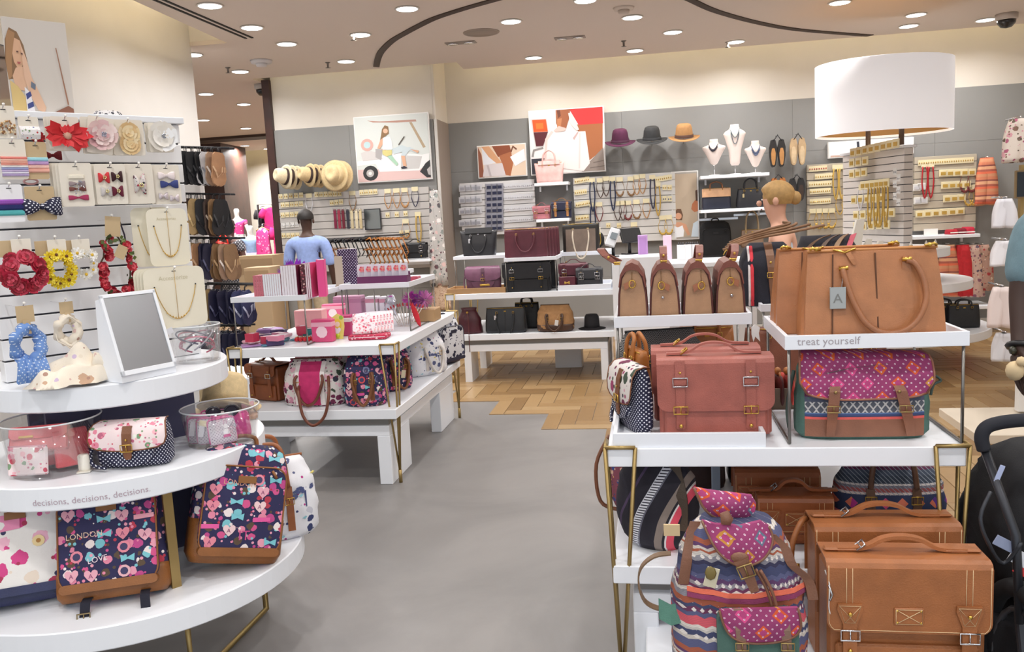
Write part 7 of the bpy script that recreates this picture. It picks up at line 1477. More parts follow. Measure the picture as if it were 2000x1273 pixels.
# straw hats hung crown outwards on the alcove wall
SB = fabric('3a2a26')
for gi, (px, py, r, n, band, what) in enumerate(((560, 345, .128, 3, SB, 'pale straw trilby with dark band'), (606, 342, .122, 3, SB, 'tan straw trilby with dark band'), (655, 343, .165, 2, None, 'wide natural straw cowboy hat'))):
    for k in range(n):
        q = atY(px+k*10, py+k*1, 9.3+k*.07); fedora(what+(' hanging foremost on its peg' if k == 0 else ' in the row behind the foremost one'), (q.x, 9.28+k*.07, q.z), r, .15, STRAW if gi != 0 else mt('e6d6b4', .8, 0, .6, 500, .1, 60), band, rz=.0-.5*(gi < 2), tilt=math.radians(80), name='straw_hat')['group'] = what+'s'
# posters (flat prints on thick boards) and one mirror with a painted reflection
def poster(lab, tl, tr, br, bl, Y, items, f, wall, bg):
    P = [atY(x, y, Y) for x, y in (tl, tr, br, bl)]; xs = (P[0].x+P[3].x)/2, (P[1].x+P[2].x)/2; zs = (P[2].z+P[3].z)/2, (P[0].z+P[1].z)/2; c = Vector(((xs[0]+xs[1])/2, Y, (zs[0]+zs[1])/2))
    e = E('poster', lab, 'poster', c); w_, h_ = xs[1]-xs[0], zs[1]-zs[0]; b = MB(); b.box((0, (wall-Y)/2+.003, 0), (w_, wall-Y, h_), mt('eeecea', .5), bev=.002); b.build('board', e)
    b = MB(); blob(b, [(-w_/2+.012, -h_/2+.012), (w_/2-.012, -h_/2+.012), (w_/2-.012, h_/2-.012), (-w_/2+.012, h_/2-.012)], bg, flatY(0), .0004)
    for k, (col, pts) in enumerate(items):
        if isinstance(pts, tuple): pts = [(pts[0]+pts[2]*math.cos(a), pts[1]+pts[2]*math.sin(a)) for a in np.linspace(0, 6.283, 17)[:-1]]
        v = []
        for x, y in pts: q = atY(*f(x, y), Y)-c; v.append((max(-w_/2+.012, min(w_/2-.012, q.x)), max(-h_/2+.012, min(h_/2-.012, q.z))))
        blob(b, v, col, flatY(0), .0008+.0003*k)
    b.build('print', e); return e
poster('poster of a woman sitting in a white beach buggy on the alcove wall', (691, 229), (835, 218), (845, 350), (697, 358), 9.5, [
    ('dcbcb8', [(700, 590), (1260, 570), (1260, 660), (700, 695)]), ('b98f80', [(790, 238), (880, 244), (1135, 230), (1140, 244), (1000, 252), (830, 252)]), ('b5a084', [(1088, 250), (1106, 248), (1206, 425), (1188, 432)]),
    ('ecebea', [(720, 530), (850, 495), (1000, 468), (1180, 480), (1238, 468), (1228, 520), (1160, 592), (880, 602), (850, 545), (722, 562)]), ('c9c6c4', [(1030, 485), (1180, 492), (1160, 578), (1030, 586)]), ('2e2e30', (815, 612, 54)), ('b5b0ae', (812, 613, 27)), ('e6e4e2', (812, 613, 12)), ('2e2e30', [(1165, 600), (1205, 540), (1245, 515), (1250, 640), (1215, 642)]), ('b5b0ae', [(1215, 585), (1245, 560), (1248, 625), (1225, 620)]),
    ('cfcac8', [(745, 470), (800, 450), (880, 470), (900, 510), (760, 525)]), ('a9a4a4', [(850, 440), (900, 445), (890, 520), (850, 500)]), ('d9aaa0', (790, 412, 44)), ('b9d4d8', (790, 412, 24)), ('8a6a48', [(895, 300), (915, 272), (940, 280), (945, 330), (905, 360), (880, 390), (890, 340)]), ('e0b498', (920, 312, 17)), ('d9aa8c', [(885, 375), (905, 360), (900, 410), (880, 440), (925, 440), (925, 452), (862, 436)]), ('efeceb', [(902, 360), (950, 352), (965, 380), (975, 445), (900, 445)]),
    ('c6d2d6', [(965, 440), (1040, 412), (1085, 432), (1090, 450), (1060, 490), (1030, 490), (1040, 460), (980, 478)]), ('c6d2d6', [(1060, 430), (1095, 425), (1150, 455), (1140, 468), (1090, 450)]), ('d9aa8c', [(1032, 488), (1058, 488), (1072, 560), (1050, 572)]), ('d9aa8c', [(1095, 440), (1160, 452), (1150, 470)]), ('2a2a38', [(1030, 570), (1055, 560), (1080, 575), (1040, 582)]), ('d6cb84', [(898, 450), (968, 448), (966, 480), (930, 494), (902, 478)]), ('a6ccb2', [(935, 494), (965, 484), (1012, 545), (1000, 560)]), ('5a5048', [(1010, 410), (1052, 348), (1058, 352), (1018, 412)])],
    lambda x, y: (500+x/3.6375, 170+y/3.6375), 9.54, 'd6dad6')
poster('large poster of a pale pink handbag held beside a car tail light', (1031, 217), (1179, 206), (1183, 334), (1038, 343), 9.98, [
    ('e9e4e2', [(935, 600), (1140, 560), (1180, 770), (1100, 1000), (970, 1190)]), ('a9663e', [(1400, 700), (1650, 680), (1650, 940), (1480, 1080)]), ('d43a3a', [(1330, 550), (1655, 515), (1655, 688), (1420, 705)]), ('8f8178', [(1500, 1080), (1655, 920), (1672, 1150), (1450, 1160)]), ('6f625a', [(1560, 1060), (1660, 1040), (1660, 1048), (1560, 1070)]), ('6f625a', [(1530, 1110), (1668, 1090), (1668, 1098), (1530, 1120)]), ('c9c4c2', [(958, 650), (1115, 640), (1135, 775), (1085, 915), (1010, 920)]), ('d8521c', [(975, 658), (1108, 650), (1126, 768), (990, 774)]), ('e8702a', [(1010, 690), (1080, 685), (1085, 740), (1015, 745)]), ('561a24', [(990, 776), (1128, 770), (1082, 905), (1015, 910)]),
    ('8f8a86', [(970, 1010), (985, 940), (1080, 915), (1085, 932), (1000, 955), (990, 1012)]), ('33333c', [(968, 1030), (1095, 1022), (1030, 1190), (972, 1190)]), ('f3e2de', [(1120, 820), (1180, 775), (1485, 765), (1528, 1070), (1468, 1145), (1200, 1110), (1090, 1095)]), ('e9cfca', [(1425, 780), (1440, 780), (1435, 1120), (1420, 1120)]), ('e3c4bd', [(1092, 1060), (1100, 840), (1160, 760), (1180, 775), (1125, 850), (1110, 1060)]), ('9c5c3a', [(1200, 548), (1340, 545), (1330, 640), (1300, 740), (1230, 740), (1205, 690)]), ('b87850', [(1215, 650), (1260, 640), (1250, 730), (1215, 735)]), ('6a3a28', [(1210, 545), (1240, 545), (1250, 620), (1225, 640)]), ('efd9d2', [(1320, 592), (1345, 590), (1400, 690), (1425, 750), (1400, 758), (1340, 690)]), ('dcb8ae', [(1180, 760), (1230, 715), (1300, 735), (1290, 760), (1200, 775)]), ('c9a9a4', [(1365, 830), (1410, 770), (1420, 778), (1378, 850)])],
    lambda x, y: (840+x/4.895, 100+y/4.895), WY, 'f0ebe6')
poster('small poster of a woman holding white and grey bags on the back wall', (931, 284), (1027, 280), (1030, 344), (934, 348), 10.04, [
    ('93563e', [(455, 905), (492, 990), (520, 1205), (462, 1212)]), ('e6e6ec', [(490, 910), (560, 905), (680, 1060), (510, 1090)]), ('d9a37a', [(488, 905), (562, 903), (690, 1072), (660, 1092), (560, 1010)]), ('8f4c30', [(590, 905), (760, 898), (780, 980), (700, 1000), (650, 1010)]), ('b06a44', [(660, 1000), (770, 960), (800, 1050), (770, 1190), (715, 1180), (690, 1080)]), ('d8cfd0', [(520, 1085), (690, 1068), (725, 1190), (505, 1202)]), ('bdb2b4', [(540, 1090), (560, 1088), (590, 1195), (570, 1198)]), ('eff0f4', [(765, 1010), (900, 930), (916, 1040), (815, 1098)]), ('7a4a34', [(765, 960), (790, 900), (830, 930), (825, 945), (795, 920), (780, 965)])],
    lambda x, y: (840+x/4.895, 100+y/4.895), WY, 'e8d0b8')
poster('white picture board behind the oval lamp on the back wall', (1617, 277), (1784, 268), (1786, 300), (1619, 309), 10.03, [('1f2430', [(1673, 275), (1678, 275), (1679, 288), (1674, 288)]), ('c9a898', [(1622, 304), (1780, 295), (1780, 299), (1622, 308)])], lambda x, y: (x, y), WY, 'e9eaee')
poster('tall wall mirror with painted reflection of a woman in a white tank top', (1311, 335), (1364, 333), (1366, 466), (1313, 470), 10.03, [  # wall mirror: the reflected woman and room are painted as flat shapes
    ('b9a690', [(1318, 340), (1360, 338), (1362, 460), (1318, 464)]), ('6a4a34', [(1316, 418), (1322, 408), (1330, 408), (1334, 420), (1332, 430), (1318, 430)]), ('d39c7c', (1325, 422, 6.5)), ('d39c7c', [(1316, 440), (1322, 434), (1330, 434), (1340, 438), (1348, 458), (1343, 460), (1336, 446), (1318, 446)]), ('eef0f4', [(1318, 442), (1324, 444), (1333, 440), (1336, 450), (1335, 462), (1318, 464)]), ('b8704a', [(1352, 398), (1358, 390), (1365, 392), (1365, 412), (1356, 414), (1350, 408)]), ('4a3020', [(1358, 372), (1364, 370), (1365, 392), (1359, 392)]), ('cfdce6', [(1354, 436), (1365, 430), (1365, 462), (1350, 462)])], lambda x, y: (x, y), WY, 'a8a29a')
# shoes on hooks
def shoepair(lab, px, yt, yb, c, inner, toe=0):
    q = atY(px, yt, 9.95); p, w_, h_ = bb(px-17, px+17, yt, yb, 9.95); e = E('shoe_pair', lab, 'shoes', (q.x, 9.97, q.z-h_))
    for s in (-1, 1):
        b = MB(); L_ = leather(c); out = [(s*w_*.24+x*w_*.25, z*h_*.86) for x, z in ((-.5, .06), (-.2, 0), (.2, 0), (.5, .06), (.85, .4), (.9, .7), (.5, .97), (0, 1), (-.5, .97), (-.9, .7), (-.85, .4))]
        b.prism(out, -.035, .02, L_); sh = b.build('shoe', e); b = MB(); cx = s*w_*.24; b.prism([(cx+(x-cx)*.6, z*.62+.02) for x, z in out], -.037, -.034, leather(inner)); b.build('insole', sh)
    b = MB(); b.tube([(0, .1, h_*.98), (0, -.04, h_*.96), (0, -.05, h_)], .004, DARK, 5); b.tube([(-w_*.24, -.03, h_*.8), (0, -.045, h_*.98), (w_*.24, -.03, h_*.8)], .006, DARK, 5); b.build('hanger', e)
    return e
for a in (('black pointed flats with tan insides hanging at the top left of the shoe hooks', 1518, 263, 326, '1f1b1a', 'b8824a'), ('beige loafers hanging at the top right of the shoe hooks', 1558, 260, 322, 'b89b76', 'cdb490'), ('orange-brown sandals hanging in the middle row of shoe hooks', 1520, 340, 388, 'b06a30', '6a3a1c'), ('black sandals hanging in the middle row of shoe hooks, partly behind the blonde woman', 1556, 340, 392, '1c1b1c', '3a2a22'), ('dark leopard ballet flats hanging in the lowest row of shoe hooks', 1520, 412, 452, '2a2018', 'b09060')): shoepair(*a)
q = atY(1399, 505, 9.9); p, w_, h_ = bb(1368, 1430, 432, 508, 9.9); city_pack('black backpack with tan buckled straps hanging under the wall shelves', (p.x, 9.97, p.z), w_, h_, .12, fabric('17171a'), '17171a', straps=False, patch='17171a')
q = atY(1470, 455, 9.9); e = tote('taupe shoulder bag with tall beige loop handles under the wall shelves', (q.x, 9.96, q.z-.16), .25, .2, .1, '8a6f5a', handle='up', hlen=1.05, hcol='b09a7a', hx=.28, seams=0)
for i in range(2): b = MB(); qq = atY((1478, 1440)[i], 418, 10.0); b.box((0, .06, 0), (.5, .02, .03), STEEL, bev=.003); b.build('hang_rail', label=('steel hang rail above the taupe shoulder bag', 'steel hang rail above the black hanging backpack')[i], cat='rail', loc=((qq.x, 10.02, qq.z) if i == 0 else (atY(1399, 428, 10.0).x, 10.02, atY(1399, 428, 10.0).z)))
# ----- jewellery panels -----
def jproto(kind, c1, c2):
    b, n = [], None; c = MB()
    if kind == 'ear':
        c.box((0, 0, 0), (.05, .003, .06), mt(c1, .5)); k = MB(); [k.ball((s*.012, -.006, -.004+.012*j*0), (.006, .004, .011), mt(c2, .3, .8), 6) for s in (-1, 1) for j in (0,)]
    elif kind == 'neck':
        c.box((0, 0, 0), (.075, .004, .05), mt(c1, .5)); k = MB(); k.tube(bez([(-.03, -.006, -.02), (-.042, -.008, -.1), (0, -.012, -.2), (.042, -.008, -.1), (.03, -.006, -.02)], 4), [.003]*4+[.006]*9+[.003]*4, mt(c2, .35, .2), 5)
    elif kind == 'bib':
        c.box((0, 0, 0), (.075, .004, .05), mt(c1, .5)); k = MB(); k.tube(bez([(-.03, -.006, -.02), (-.05, -.008, -.12), (0, -.012, -.2), (.05, -.008, -.12), (.03, -.006, -.02)], 4), .003, mt(c2, .35, .3), 5); [k.ball((.04*math.sin(a), -.014, -.13-.06*math.cos(a)), (.011, .008, .017), mt(c2, .35, .3), 6) for a in np.linspace(-1.2, 1.2, 7)]
    elif kind == 'long':
        c.box((0, 0, 0), (.07, .004, .05), mt(c1, .5)); k = MB(); k.tube(bez([(-.02, -.006, -.02), (-.028, -.008, -.2), (0, -.012, -.36), (.028, -.008, -.2), (.02, -.006, -.02)], 4), .008, mt(c2, .4, .2), 5)
    elif kind == 'pack': c.box((0, 0, 0), (.085, .012, .075), mt(c1, .35), bev=.003); k = MB(); k.box((0, -.008, -.005), (.05, .004, .035), mt(c2, .3, .4))
    return c, k
JP = {}
def jewel(kind, c1, c2, pos, lab, grp, face=0, sc=1):
    key = (kind, c1, c2, lab)
    if key not in JP:
        c, k = jproto(kind, c1, c2); nm = {'ear': 'earring_card', 'neck': 'necklace', 'bib': 'necklace', 'long': 'necklace', 'pack': 'jewellery_card'}[kind]
        e = E(nm, lab, 'jewellery', pos, face, grp); c.build('card', e); o = k.build('jewel' if kind in ('ear', 'pack') else 'strand', e); 
        if kind == 'ear' or kind == 'bib': o['kind'] = 'stuff'
        JP[key] = e
        if sc != 1: e.scale = (sc,)*3
        return e
    e = clone(JP[key], pos, face); 
    return e
def slatpanel(lab, px0, px1, ytl, ytr, ybl, Y, back, n=9, col='cfccc8'):
    a, c = atY(px0, ytl, Y), atY(px1, ytr, Y); zb = atY(px0, ybl, Y).z; zt = (a.z+c.z)/2; e = E('slat_panel', lab, 'display panel', ((a.x+c.x)/2, (Y+back)/2, zb)); w_, h_ = c.x-a.x, zt-zb
    b = MB(); b.box((0, .004, h_/2), (w_-.01, back-Y-.008, h_-.004), mt('8d8a88', .6)); b.build('backing', e); m = {}
    for i in range(n):
        if not m: b = MB(); b.box((0, 0, 0), (w_, back-Y, h_/n-.008), mt(col, .4), bev=.002); o = b.build('slat', e); m[0] = o
        else: o = m[0].copy(); COL.objects.link(o); o.parent = e
        o.location = (0, -.002, h_*(i+.5)/n)
    return e
def prow(rows, Y, lab, grp):
    for kind, c1, c2, y0, y1, xs in rows:
        for i, x in enumerate(xs):
            t = (x-xs[0])/max(1, xs[-1]-xs[0]); jewel(kind, c1, c2, atY(x, y0+(y1-y0)*t, Y), {'ear': 'pale earring card ', 'neck': 'plain bead necklace ', 'bib': 'chunky bib necklace ', 'long': 'long bead necklace ', 'pack': 'small jewellery card '}[kind]+lab+' ('+{'d2bf8a': 'gold', 'a88f62': 'gold', 'c9a552': 'gold', '2a3350': 'navy', '3a3a50': 'navy', '7a3a3a': 'dark red', '8a6a4a': 'brown', '5a4a44': 'dark brown', 'c9c9d0': 'silver', 'a9a9b2': 'silver', '33364e': 'navy', 'b0202a': 'red', 'd9d9de': 'silver', '6a6a78': 'grey', 'e9e6e0': 'white', 'b88a5a': 'bronze', '4a5a8a': 'blue'}.get(c2, 'mixed')+')', grp)
G, CC = 'c9a552', 'e2d6b0'
rg = lambda a, b, s: list(range(a, b, s))
slatpanel('white slat panel of gold necklaces beside the mirror panel on the back wall', 1119, 1318, 346, 336, 478, 10.03, WY)
prow([('ear', CC, G, 354, 350, rg(1126, 1148, 7)), ('long', CC, '2a3350', 352, 352, [1156]), ('neck', CC, '5a4a44', 352, 349, [1172, 1183]), ('long', CC, '2a3350', 350, 350, [1196]), ('bib', CC, '8a6a4a', 350, 349, [1210, 1232]), ('neck', CC, 'b88a5a', 346, 344, [1243, 1254]), ('long', CC, '3a3a50', 346, 346, [1274]), ('ear', CC, G, 350, 346, rg(1284, 1314, 8)), ('ear', CC, G, 376, 374, rg(1126, 1150, 8)), ('ear', CC, G, 366, 366, [1298, 1308]), ('ear', CC, G, 400, 396, rg(1128, 1150, 7)), ('long', CC, '2a3350', 400, 400, [1157]), ('neck', CC, '7a3a3a', 399, 398, [1170]), ('neck', CC, '5a4a44', 397, 396, [1206, 1216]), ('bib', CC, '7a3a3a', 396, 396, [1226]), ('bib', CC, '8a6a4a', 394, 393, [1243]), ('neck', CC, 'b88a5a', 392, 392, [1262]), ('long', CC, G, 360, 360, [1284]), ('ear', CC, '4a5a8a', 388, 388, [1298, 1308]), ('ear', CC, G, 426, 424, rg(1128, 1150, 6)), ('ear', CC, G, 440, 440, [1188, 1209]), ('bib', CC, G, 425, 424, [1294, 1306]), ('neck', CC, 'b88a5a', 438, 438, [1238])], 10.014, 'on the panel beside the mirror panel', 'jewellery on the panel beside the mirror panel')
slatpanel('white slat panel of silver jewellery above the black trapeze handbag', 897, 1043, 358, 349, 462, 10.03, WY, col='d6d4d4')
prow([('pack', 'c9c9ce', 'a9a9b2', y, y-2, [903, 914, 925, 934]) for y in (368, 391, 413, 436)]+[('pack', '8d8d98', '33364e', 365+i*11.5, 364+i*11.5, [955, 966, 976]) for i in range(8)]+[('ear', 'd2d2d6', 'c9c9d0', y, y-3, rg(988, 1040, 8)) for y in (364, 386, 408, 430)], 10.014, 'on the silver panel over the black trapeze bag', 'silver jewellery on the left back panel')
slatpanel('slat panel of gold jewellery on the back wall left of the lamp stand', 1576, 1664, 322, 316, 462, 10.03, WY, col='b5aa98')
prow([('ear', CC, 'b0202a', 330, 328, rg(1584, 1616, 9)), ('ear', CC, G, 345, 343, rg(1596, 1624, 9)), ('ear', CC, G, 360, 358, rg(1584, 1622, 9)), ('ear', CC, G, 374, 372, rg(1586, 1620, 8)), ('ear', CC, G, 394, 392, rg(1586, 1626, 8)), ('bib', CC, G, 412, 411, rg(1588, 1628, 12)), ('long', CC, G, 326, 325, [1632, 1644, 1654]), ('neck', CC, G, 384, 383, [1640, 1652])], 10.014, 'left of the lamp stand', 'gold jewellery left of the lamp stand')
slatpanel('slat panel of gold jewellery on the back wall right of the lamp stand', 1786, 1908, 307, 299, 452, 10.03, WY, 10, col='b5aa98')
prow([('ear', CC, G, 318, 312, rg(1798, 1904, 9)), ('long', CC, 'b0202a', 322, 322, [1806, 1818]), ('pack', CC, G, 338, 336, rg(1842, 1900, 14)), ('pack', 'd8d6d2', 'd9d9de', 366, 364, [1790, 1800]), ('bib', CC, '7a3a3a', 340, 339, [1884, 1898]), ('pack', CC, G, 362, 360, rg(1846, 1900, 14)), ('pack', CC, G, 388, 386, rg(1850, 1880, 14)), ('bib', CC, G, 366, 365, [1892, 1902]), ('pack', 'd8d6d2', 'd9d9de', 392, 391, [1792, 1804]), ('pack', CC, G, 418, 412, rg(1796, 1890, 16))], 10.014, 'right of the lamp stand', 'gold jewellery right of the lamp stand')
# alcove wall panel with shelf rails
slatpanel('wide slat panel of jewellery and sunglasses on the alcove wall', 543, 836, 381, 364, 535, 9.49, 9.54, 11, col='bdb8b4')
prow([('ear', CC, G, 384, 381, rg(548, 590, 10)), ('neck', CC, 'd9d9de', 382, 382, [603]), ('ear', CC, G, 380, 378, rg(618, 668, 9)), ('neck', CC, '8a6a4a', 377, 377, [688]), ('ear', CC, G, 376, 374, rg(706, 735, 9)), ('neck', CC, 'b88a5a', 373, 372, [757, 774]), ('bib', CC, 'b88a5a', 371, 370, [790]), ('neck', CC, '3a3a50', 369, 369, [810]), ('ear', CC, G, 400, 398, rg(552, 590, 9)), ('ear', CC, G, 420, 418, rg(552, 586, 9)), ('ear', 'd8d6d2', 'd9d9de', 440, 438, rg(553, 588, 9)), ('ear', CC, G, 460, 459, rg(554, 584, 9)), ('ear', CC, G, 396, 394, rg(648, 675, 9)), ('ear', CC, G, 420, 417, [757, 775, 792]), ('long', CC, G, 418, 418, [816]), ('bib', CC, 'b88a5a', 432, 432, [792]), ('ear', CC, G, 455, 454, [784, 795])], 9.476, 'on the alcove panel', 'jewellery on the alcove panel')
e = E('mirror_tile', 'small square mirror on the alcove panel above the sunglasses rack', 'mirror', atY(728, 428, 9.46)); b = MB(); b.box((0, 0, 0), (.2, .012, .24), DARK, bev=.002); b.build('frame', e); b = MB(); b.box((0, -.008, 0), (.18, .004, .22), mt('8f9698', .1, .9)); b.build('mirror_glass', e)
for i, (px, c) in enumerate(((650, '8a2a4a'), (658, 'a83a52'), (666, '7a2a3a'), (675, '3a3a46'), (683, 'd6c6a0'), (692, 'e2d4b4'), (700, 'd2be94'))):
    q = atY(px, 426, 9.4); e = E('belt', ('plum', 'rose', 'wine red', 'charcoal', 'cream', 'ivory', 'sand')[i]+' braided belt hanging on the alcove panel', 'belt', (q.x, 9.474, q.z), group='belts on the alcove panel'); b = MB(); b.strap([(0, 0, .1), (.004, -.01, 0), (0, 0, -.12)], .035, .006, fabric(c), (1, -.3, 0)); b.build('strap', e); b = MB(); buckle(b, (0, -.006, .1), .036, .026, STEEL); b.build('buckle', e)
# sunglasses racks
def shades(loc, col, lab, grp, rz):
    key = ('sg', col)
    if key in JP: return clone(JP[key], loc, rz)
    e = E('sunglasses', lab, 'sunglasses', loc, rz, grp, rx=-1.15); e.scale = (1.25,)*3; b = MB()
    for s in (-1, 1): b.prism(disc2(s*.034, 0, .031, 10, .85), -.003, .003, mt(col, .15))
    b.tube([(-.012, 0, .008), (.012, 0, .008)], .003, mt(col, .3), 4); b.build('front', e)
    for s in (-1, 1): b = MB(); b.tube([(s*.06, 0, .01), (s*.062, .13, .004), (s*.06, .15, -.03)], .0055, mt(col, .3), 4); b.build('temple', e)
    JP[key] = e; return e
for k in range(12): shades(atY(642+k*8.2, 468+(k % 2)*4-.3*k, 8.9), '17171c', 'black sunglasses in the row above the notebooks on the alcove rack', 'black sunglasses on the alcove rack', -.6)
for k in range(16): shades(atY(716+(k % 8)*9, 466+(k//8)*20, 8.9), 'a5662c', 'brown tortoiseshell sunglasses on the right half of the alcove rack', 'brown sunglasses on the alcove rack', -.9)
for k in range(5): shades(atY(634+k*9, 486, 8.95), '9c6236', 'tan sunglasses beside the blue-shirted man on the alcove rack', 'tan sunglasses on the alcove rack', -.9)
for i, (px0, px1, y) in enumerate(((634, 740, 462), (712, 790, 458))): b = MB(); a, c = atY(px0, y, 8.95), atY(px1, y, 8.95); b.tube([(a.x-c.x, 0, 0), (0, 0, 0)], .01, DARK, 6); b.tube([(-.1, 0, 0), (-.1, .55, 0)], .008, DARK, 5); b.build('sunglasses_rail', label=('dark rail of black sunglasses on the alcove rack', 'dark rail of brown sunglasses on the alcove rack')[i], cat='rail', loc=c)
q = atY(808, 505, 9.2); satchel('black flap handbag with silver clasp standing at the right of the alcove rack', (q.x, 9.3, q.z), .27, .17, .09, '202226', .6, loops=False, metal=STEEL); b = MB(); b.box((0, 0, -.02), (.36, .26, .03), WHITE, bev=.003); b.box((0, .12, -.05), (.3, .02, .05), WHITE); b.build('wall_shelf', label='small white shelf under the black flap handbag at the alcove', cat='shelf', loc=(q.x, 9.36, q.z-.006))
# hanging scarves
def scarfhang(lab, px, yt, yb, Y, w_, m, n=3, seed=1, peg=True):
    q = atY(px, yt, Y); zb = atY(px, yb, Y).z; h = q.z-zb; e = E('scarf', lab, 'scarf', (q.x, Y, zb)); rr = random.Random(seed)
    for k in range(n):
        b = MB(); rings = []
        for i in range(9):
            t = i/8; wd = w_/n*(.45+.55*math.sin(math.pi*min(.5, .08+t*.7)))*(1.2); ring = []
            for j in range(12): a = 2*math.pi*j/12; ring.append(Vector(((k-(n-1)/2)*w_/n*(.3+.7*t)+wd*.6*math.cos(a)*(1+.2*math.sin(a*3+k+t*2)), .035*math.sin(a)*(1+.3*math.cos(a*2+t*3))-.01*k, h*(1-t)+(0 if i < 8 else rr.uniform(0, .05*h)))))
            rings.append(ring)
        b.loft(rings, m); b.build('fold', e)
    if peg: b = MB(); b.tube([(0, .19, h+.01), (0, -.03, h+.01)], .006, CHROME, 5); b.build('peg', e)
    return e
FLO2 = pat('grey_floral', floral('b9b4b0', ['5a5a5e', 'd9b8b4', '8a8f8a', 'e6e0dc', '6a4a50'], 16, .42, .7)); ORS = pat('orange_stripe', stripes([(0, 'c98a66'), (.2, 'd96a4a'), (.35, 'a85a4a'), (.5, 'd9a07a'), (.7, '8a4a44'), (.8, 'c97a5a')], .16, 'Z', .02))
scarfhang('grey floral scarf hanging at the corner of the alcove wall', 847, 372, 560, 9.35, .2, FLO2, 3, 1); scarfhang('beige print tote-like scarf hanging low at the alcove corner', 858, 545, 605, 9.35, .2, pat('beige_print', floral('c3a58c', ['8a6a5a', 'a8846a', 'd9c4ae'], 60, .4, .6)), 2, 2)
scarfhang('orange striped scarf hanging on the wall right of the gold panel', 1927, 308, 402, 9.95, .2, ORS, 2, 3)
for i, (px, c, lab) in enumerate(((1852, ORS, 'orange striped scarf, first from the left under the right wall shelf'), (1880, fabric('c2262e'), 'plain red scarf under the right wall shelf'), (1900, pat('rose_scarf', floral('c9a89a', ['b0404a', '8a5a6a', 'd9b8a0', '5a4a5a'], 22, .42, .7)), 'rose-print scarf beside the red one'), (1918, pat('taupe_scarf', floral('b08a7a', ['a83a3a', '6a5a4a', 'd9c4b0'], 22, .4, .6)), 'taupe floral scarf, last on the right under the wall shelf'))): scarfhang(lab, px, 478, 580 if i < 3 else 568, 9.75, .2, c, 2, 5+i)
for i in range(3): e = E('folded_scarf', ('crimson', 'dark red', 'cherry')[i]+' folded scarf on the right wall shelf', 'scarf', (atY(1858+i*16, 450, 9.85).x, 9.85, z5+.001)); b = MB(); s = Soft(.1, .2, .05+.01*i, [(0, 1, 1), (.7, 1, .95), (1, .8, .8)], 4, .003, i); s.mesh(b, fabric(('a8182c', '7a1426', 'b8203a')[i]), 20, 5); b.build('cloth', e); b = MB(); b.box((0, -.1, .02), (.08, .004, .012), fabric('e9e2da')); b.build('fringe', e)
e = E('price_sign', 'small white price sign on the right wall shelf', 'sign', (atY(1818, 456, 9.8).x, 9.8, z5+.001)); b = MB(); b.box((0, 0, .035), (.14, .01, .07), mt('efeeea', .4)); b.build('card', e); b = MB(); b.box((0, .01, .004), (.14, .05, .008), mt('efeeea', .4)); b.build('foot', e)
# jewellery on the lamp stand (panel face towards the picture's left)
RM = Matrix.Translation(RC) @ Matrix.Rotation(RA, 4, 'Z'); RMi = RM.inverted()
def RP(px, py, k=.07):
    o = RMi @ Vector((0, 0, CAM_H)); d = RMi.to_3x3() @ ray(px, py); t = (.0425+k-o.y)/d.y; return RM @ (o+d*t)
for kind, c1, c2, pts in (('pack', CC, G, [(1666+i*12, 298-i*2.6) for i in range(8)]), ('pack', CC, G, [(1664+i*13, 318-i*2) for i in range(3)]), ('pack', CC, G, [(1664+i*12, 340-i*2) for i in range(3)]), ('pack', CC, G, [(1686+i*9, 362-i*1) for i in range(6)]), ('neck', CC, 'd9d9de', [(1682, 366)]), ('long', CC, G, [(1700, 362), (1712, 361), (1722, 360), (1732, 359)]), ('ear', 'd8d6d2', 'd9d9de', [(1748+7*(i % 2), 335+12*i) for i in range(6)]), ('pack', CC, G, [(1668+i*13, 390-i) for i in range(5)]), ('pack', CC, G, [(1672+i*14, 420-i) for i in range(6)]), ('pack', CC, G, [(1672+i*15, 442-i) for i in range(5)])):
    for x, y in pts: jewel(kind, c1, c2, RP(x, y), {'ear': 'silver earring card at the near edge of the lamp stand panel', 'pack': 'small gold jewellery card on the lamp stand panel', 'neck': 'silver necklace on the lamp stand panel', 'long': 'long gold necklace on the lamp stand panel'}[kind], 'jewellery on the lamp stand', RA+math.pi, 1)
for i, (px, py) in enumerate(((1668, 470), (1690, 472), (1712, 470))):
    q = atY(px, py, 7.3); e = E('sign_holder', ('white slanted sign holder', 'low white display block', 'white card block')[i]+' behind the big tan handbags on the lamp stand', 'sign holder', (q.x, 7.32, 1.041)); b = MB(); hh = (.28, .12, .1)[i]; b.prism([(-.05, 0), (.05, 0), (.05+.03*(i == 0), hh), (.02, hh)], -.03, .03, mt('ece9e0', .4)); b.build('body', e); b = MB(); b.box((0, 0, .006), (.13, .1, .012), mt('ece9e0', .4)); b.build('foot', e)
for i in range(8):
    a = 2.2+i*.33; q = RC+Vector((.5*math.cos(a+1.2), .5*math.sin(a+1.2), 0)); e = E('ring_cone', 'small glittering jewellery piece on the rim of the lamp stand shelf', 'jewellery', (q.x, q.y, 1.041), group='jewellery along the lamp stand rim'); b = MB(); b.lathe([(.02, 0), (.012, .05), (.002, .07)], mt('e0dcd6', .3), 10); b.build('cone', e); b = MB(); b.tube([(.014*math.cos(t), .014*math.sin(t), .035) for t in np.linspace(0, 6.28, 11)[:-1]], .004, GOLD, 5, True); b.build('ring', e)
for i, (a, z) in enumerate(((2.7, .351), (3.2, .351))):
    q = RC+Vector((-.1+.5*math.cos(a-2.4), -.35+.1*i, 0)); tote(('black shoulder bag', 'charcoal bag')[i]+' on the '+('middle' if z > .5 else 'lowest')+' shelf of the lamp stand', (q.x+.25, q.y, z), .26, .2, .1, ('17181c', '2c2c30')[i], handle='up', hlen=.2, seams=0)
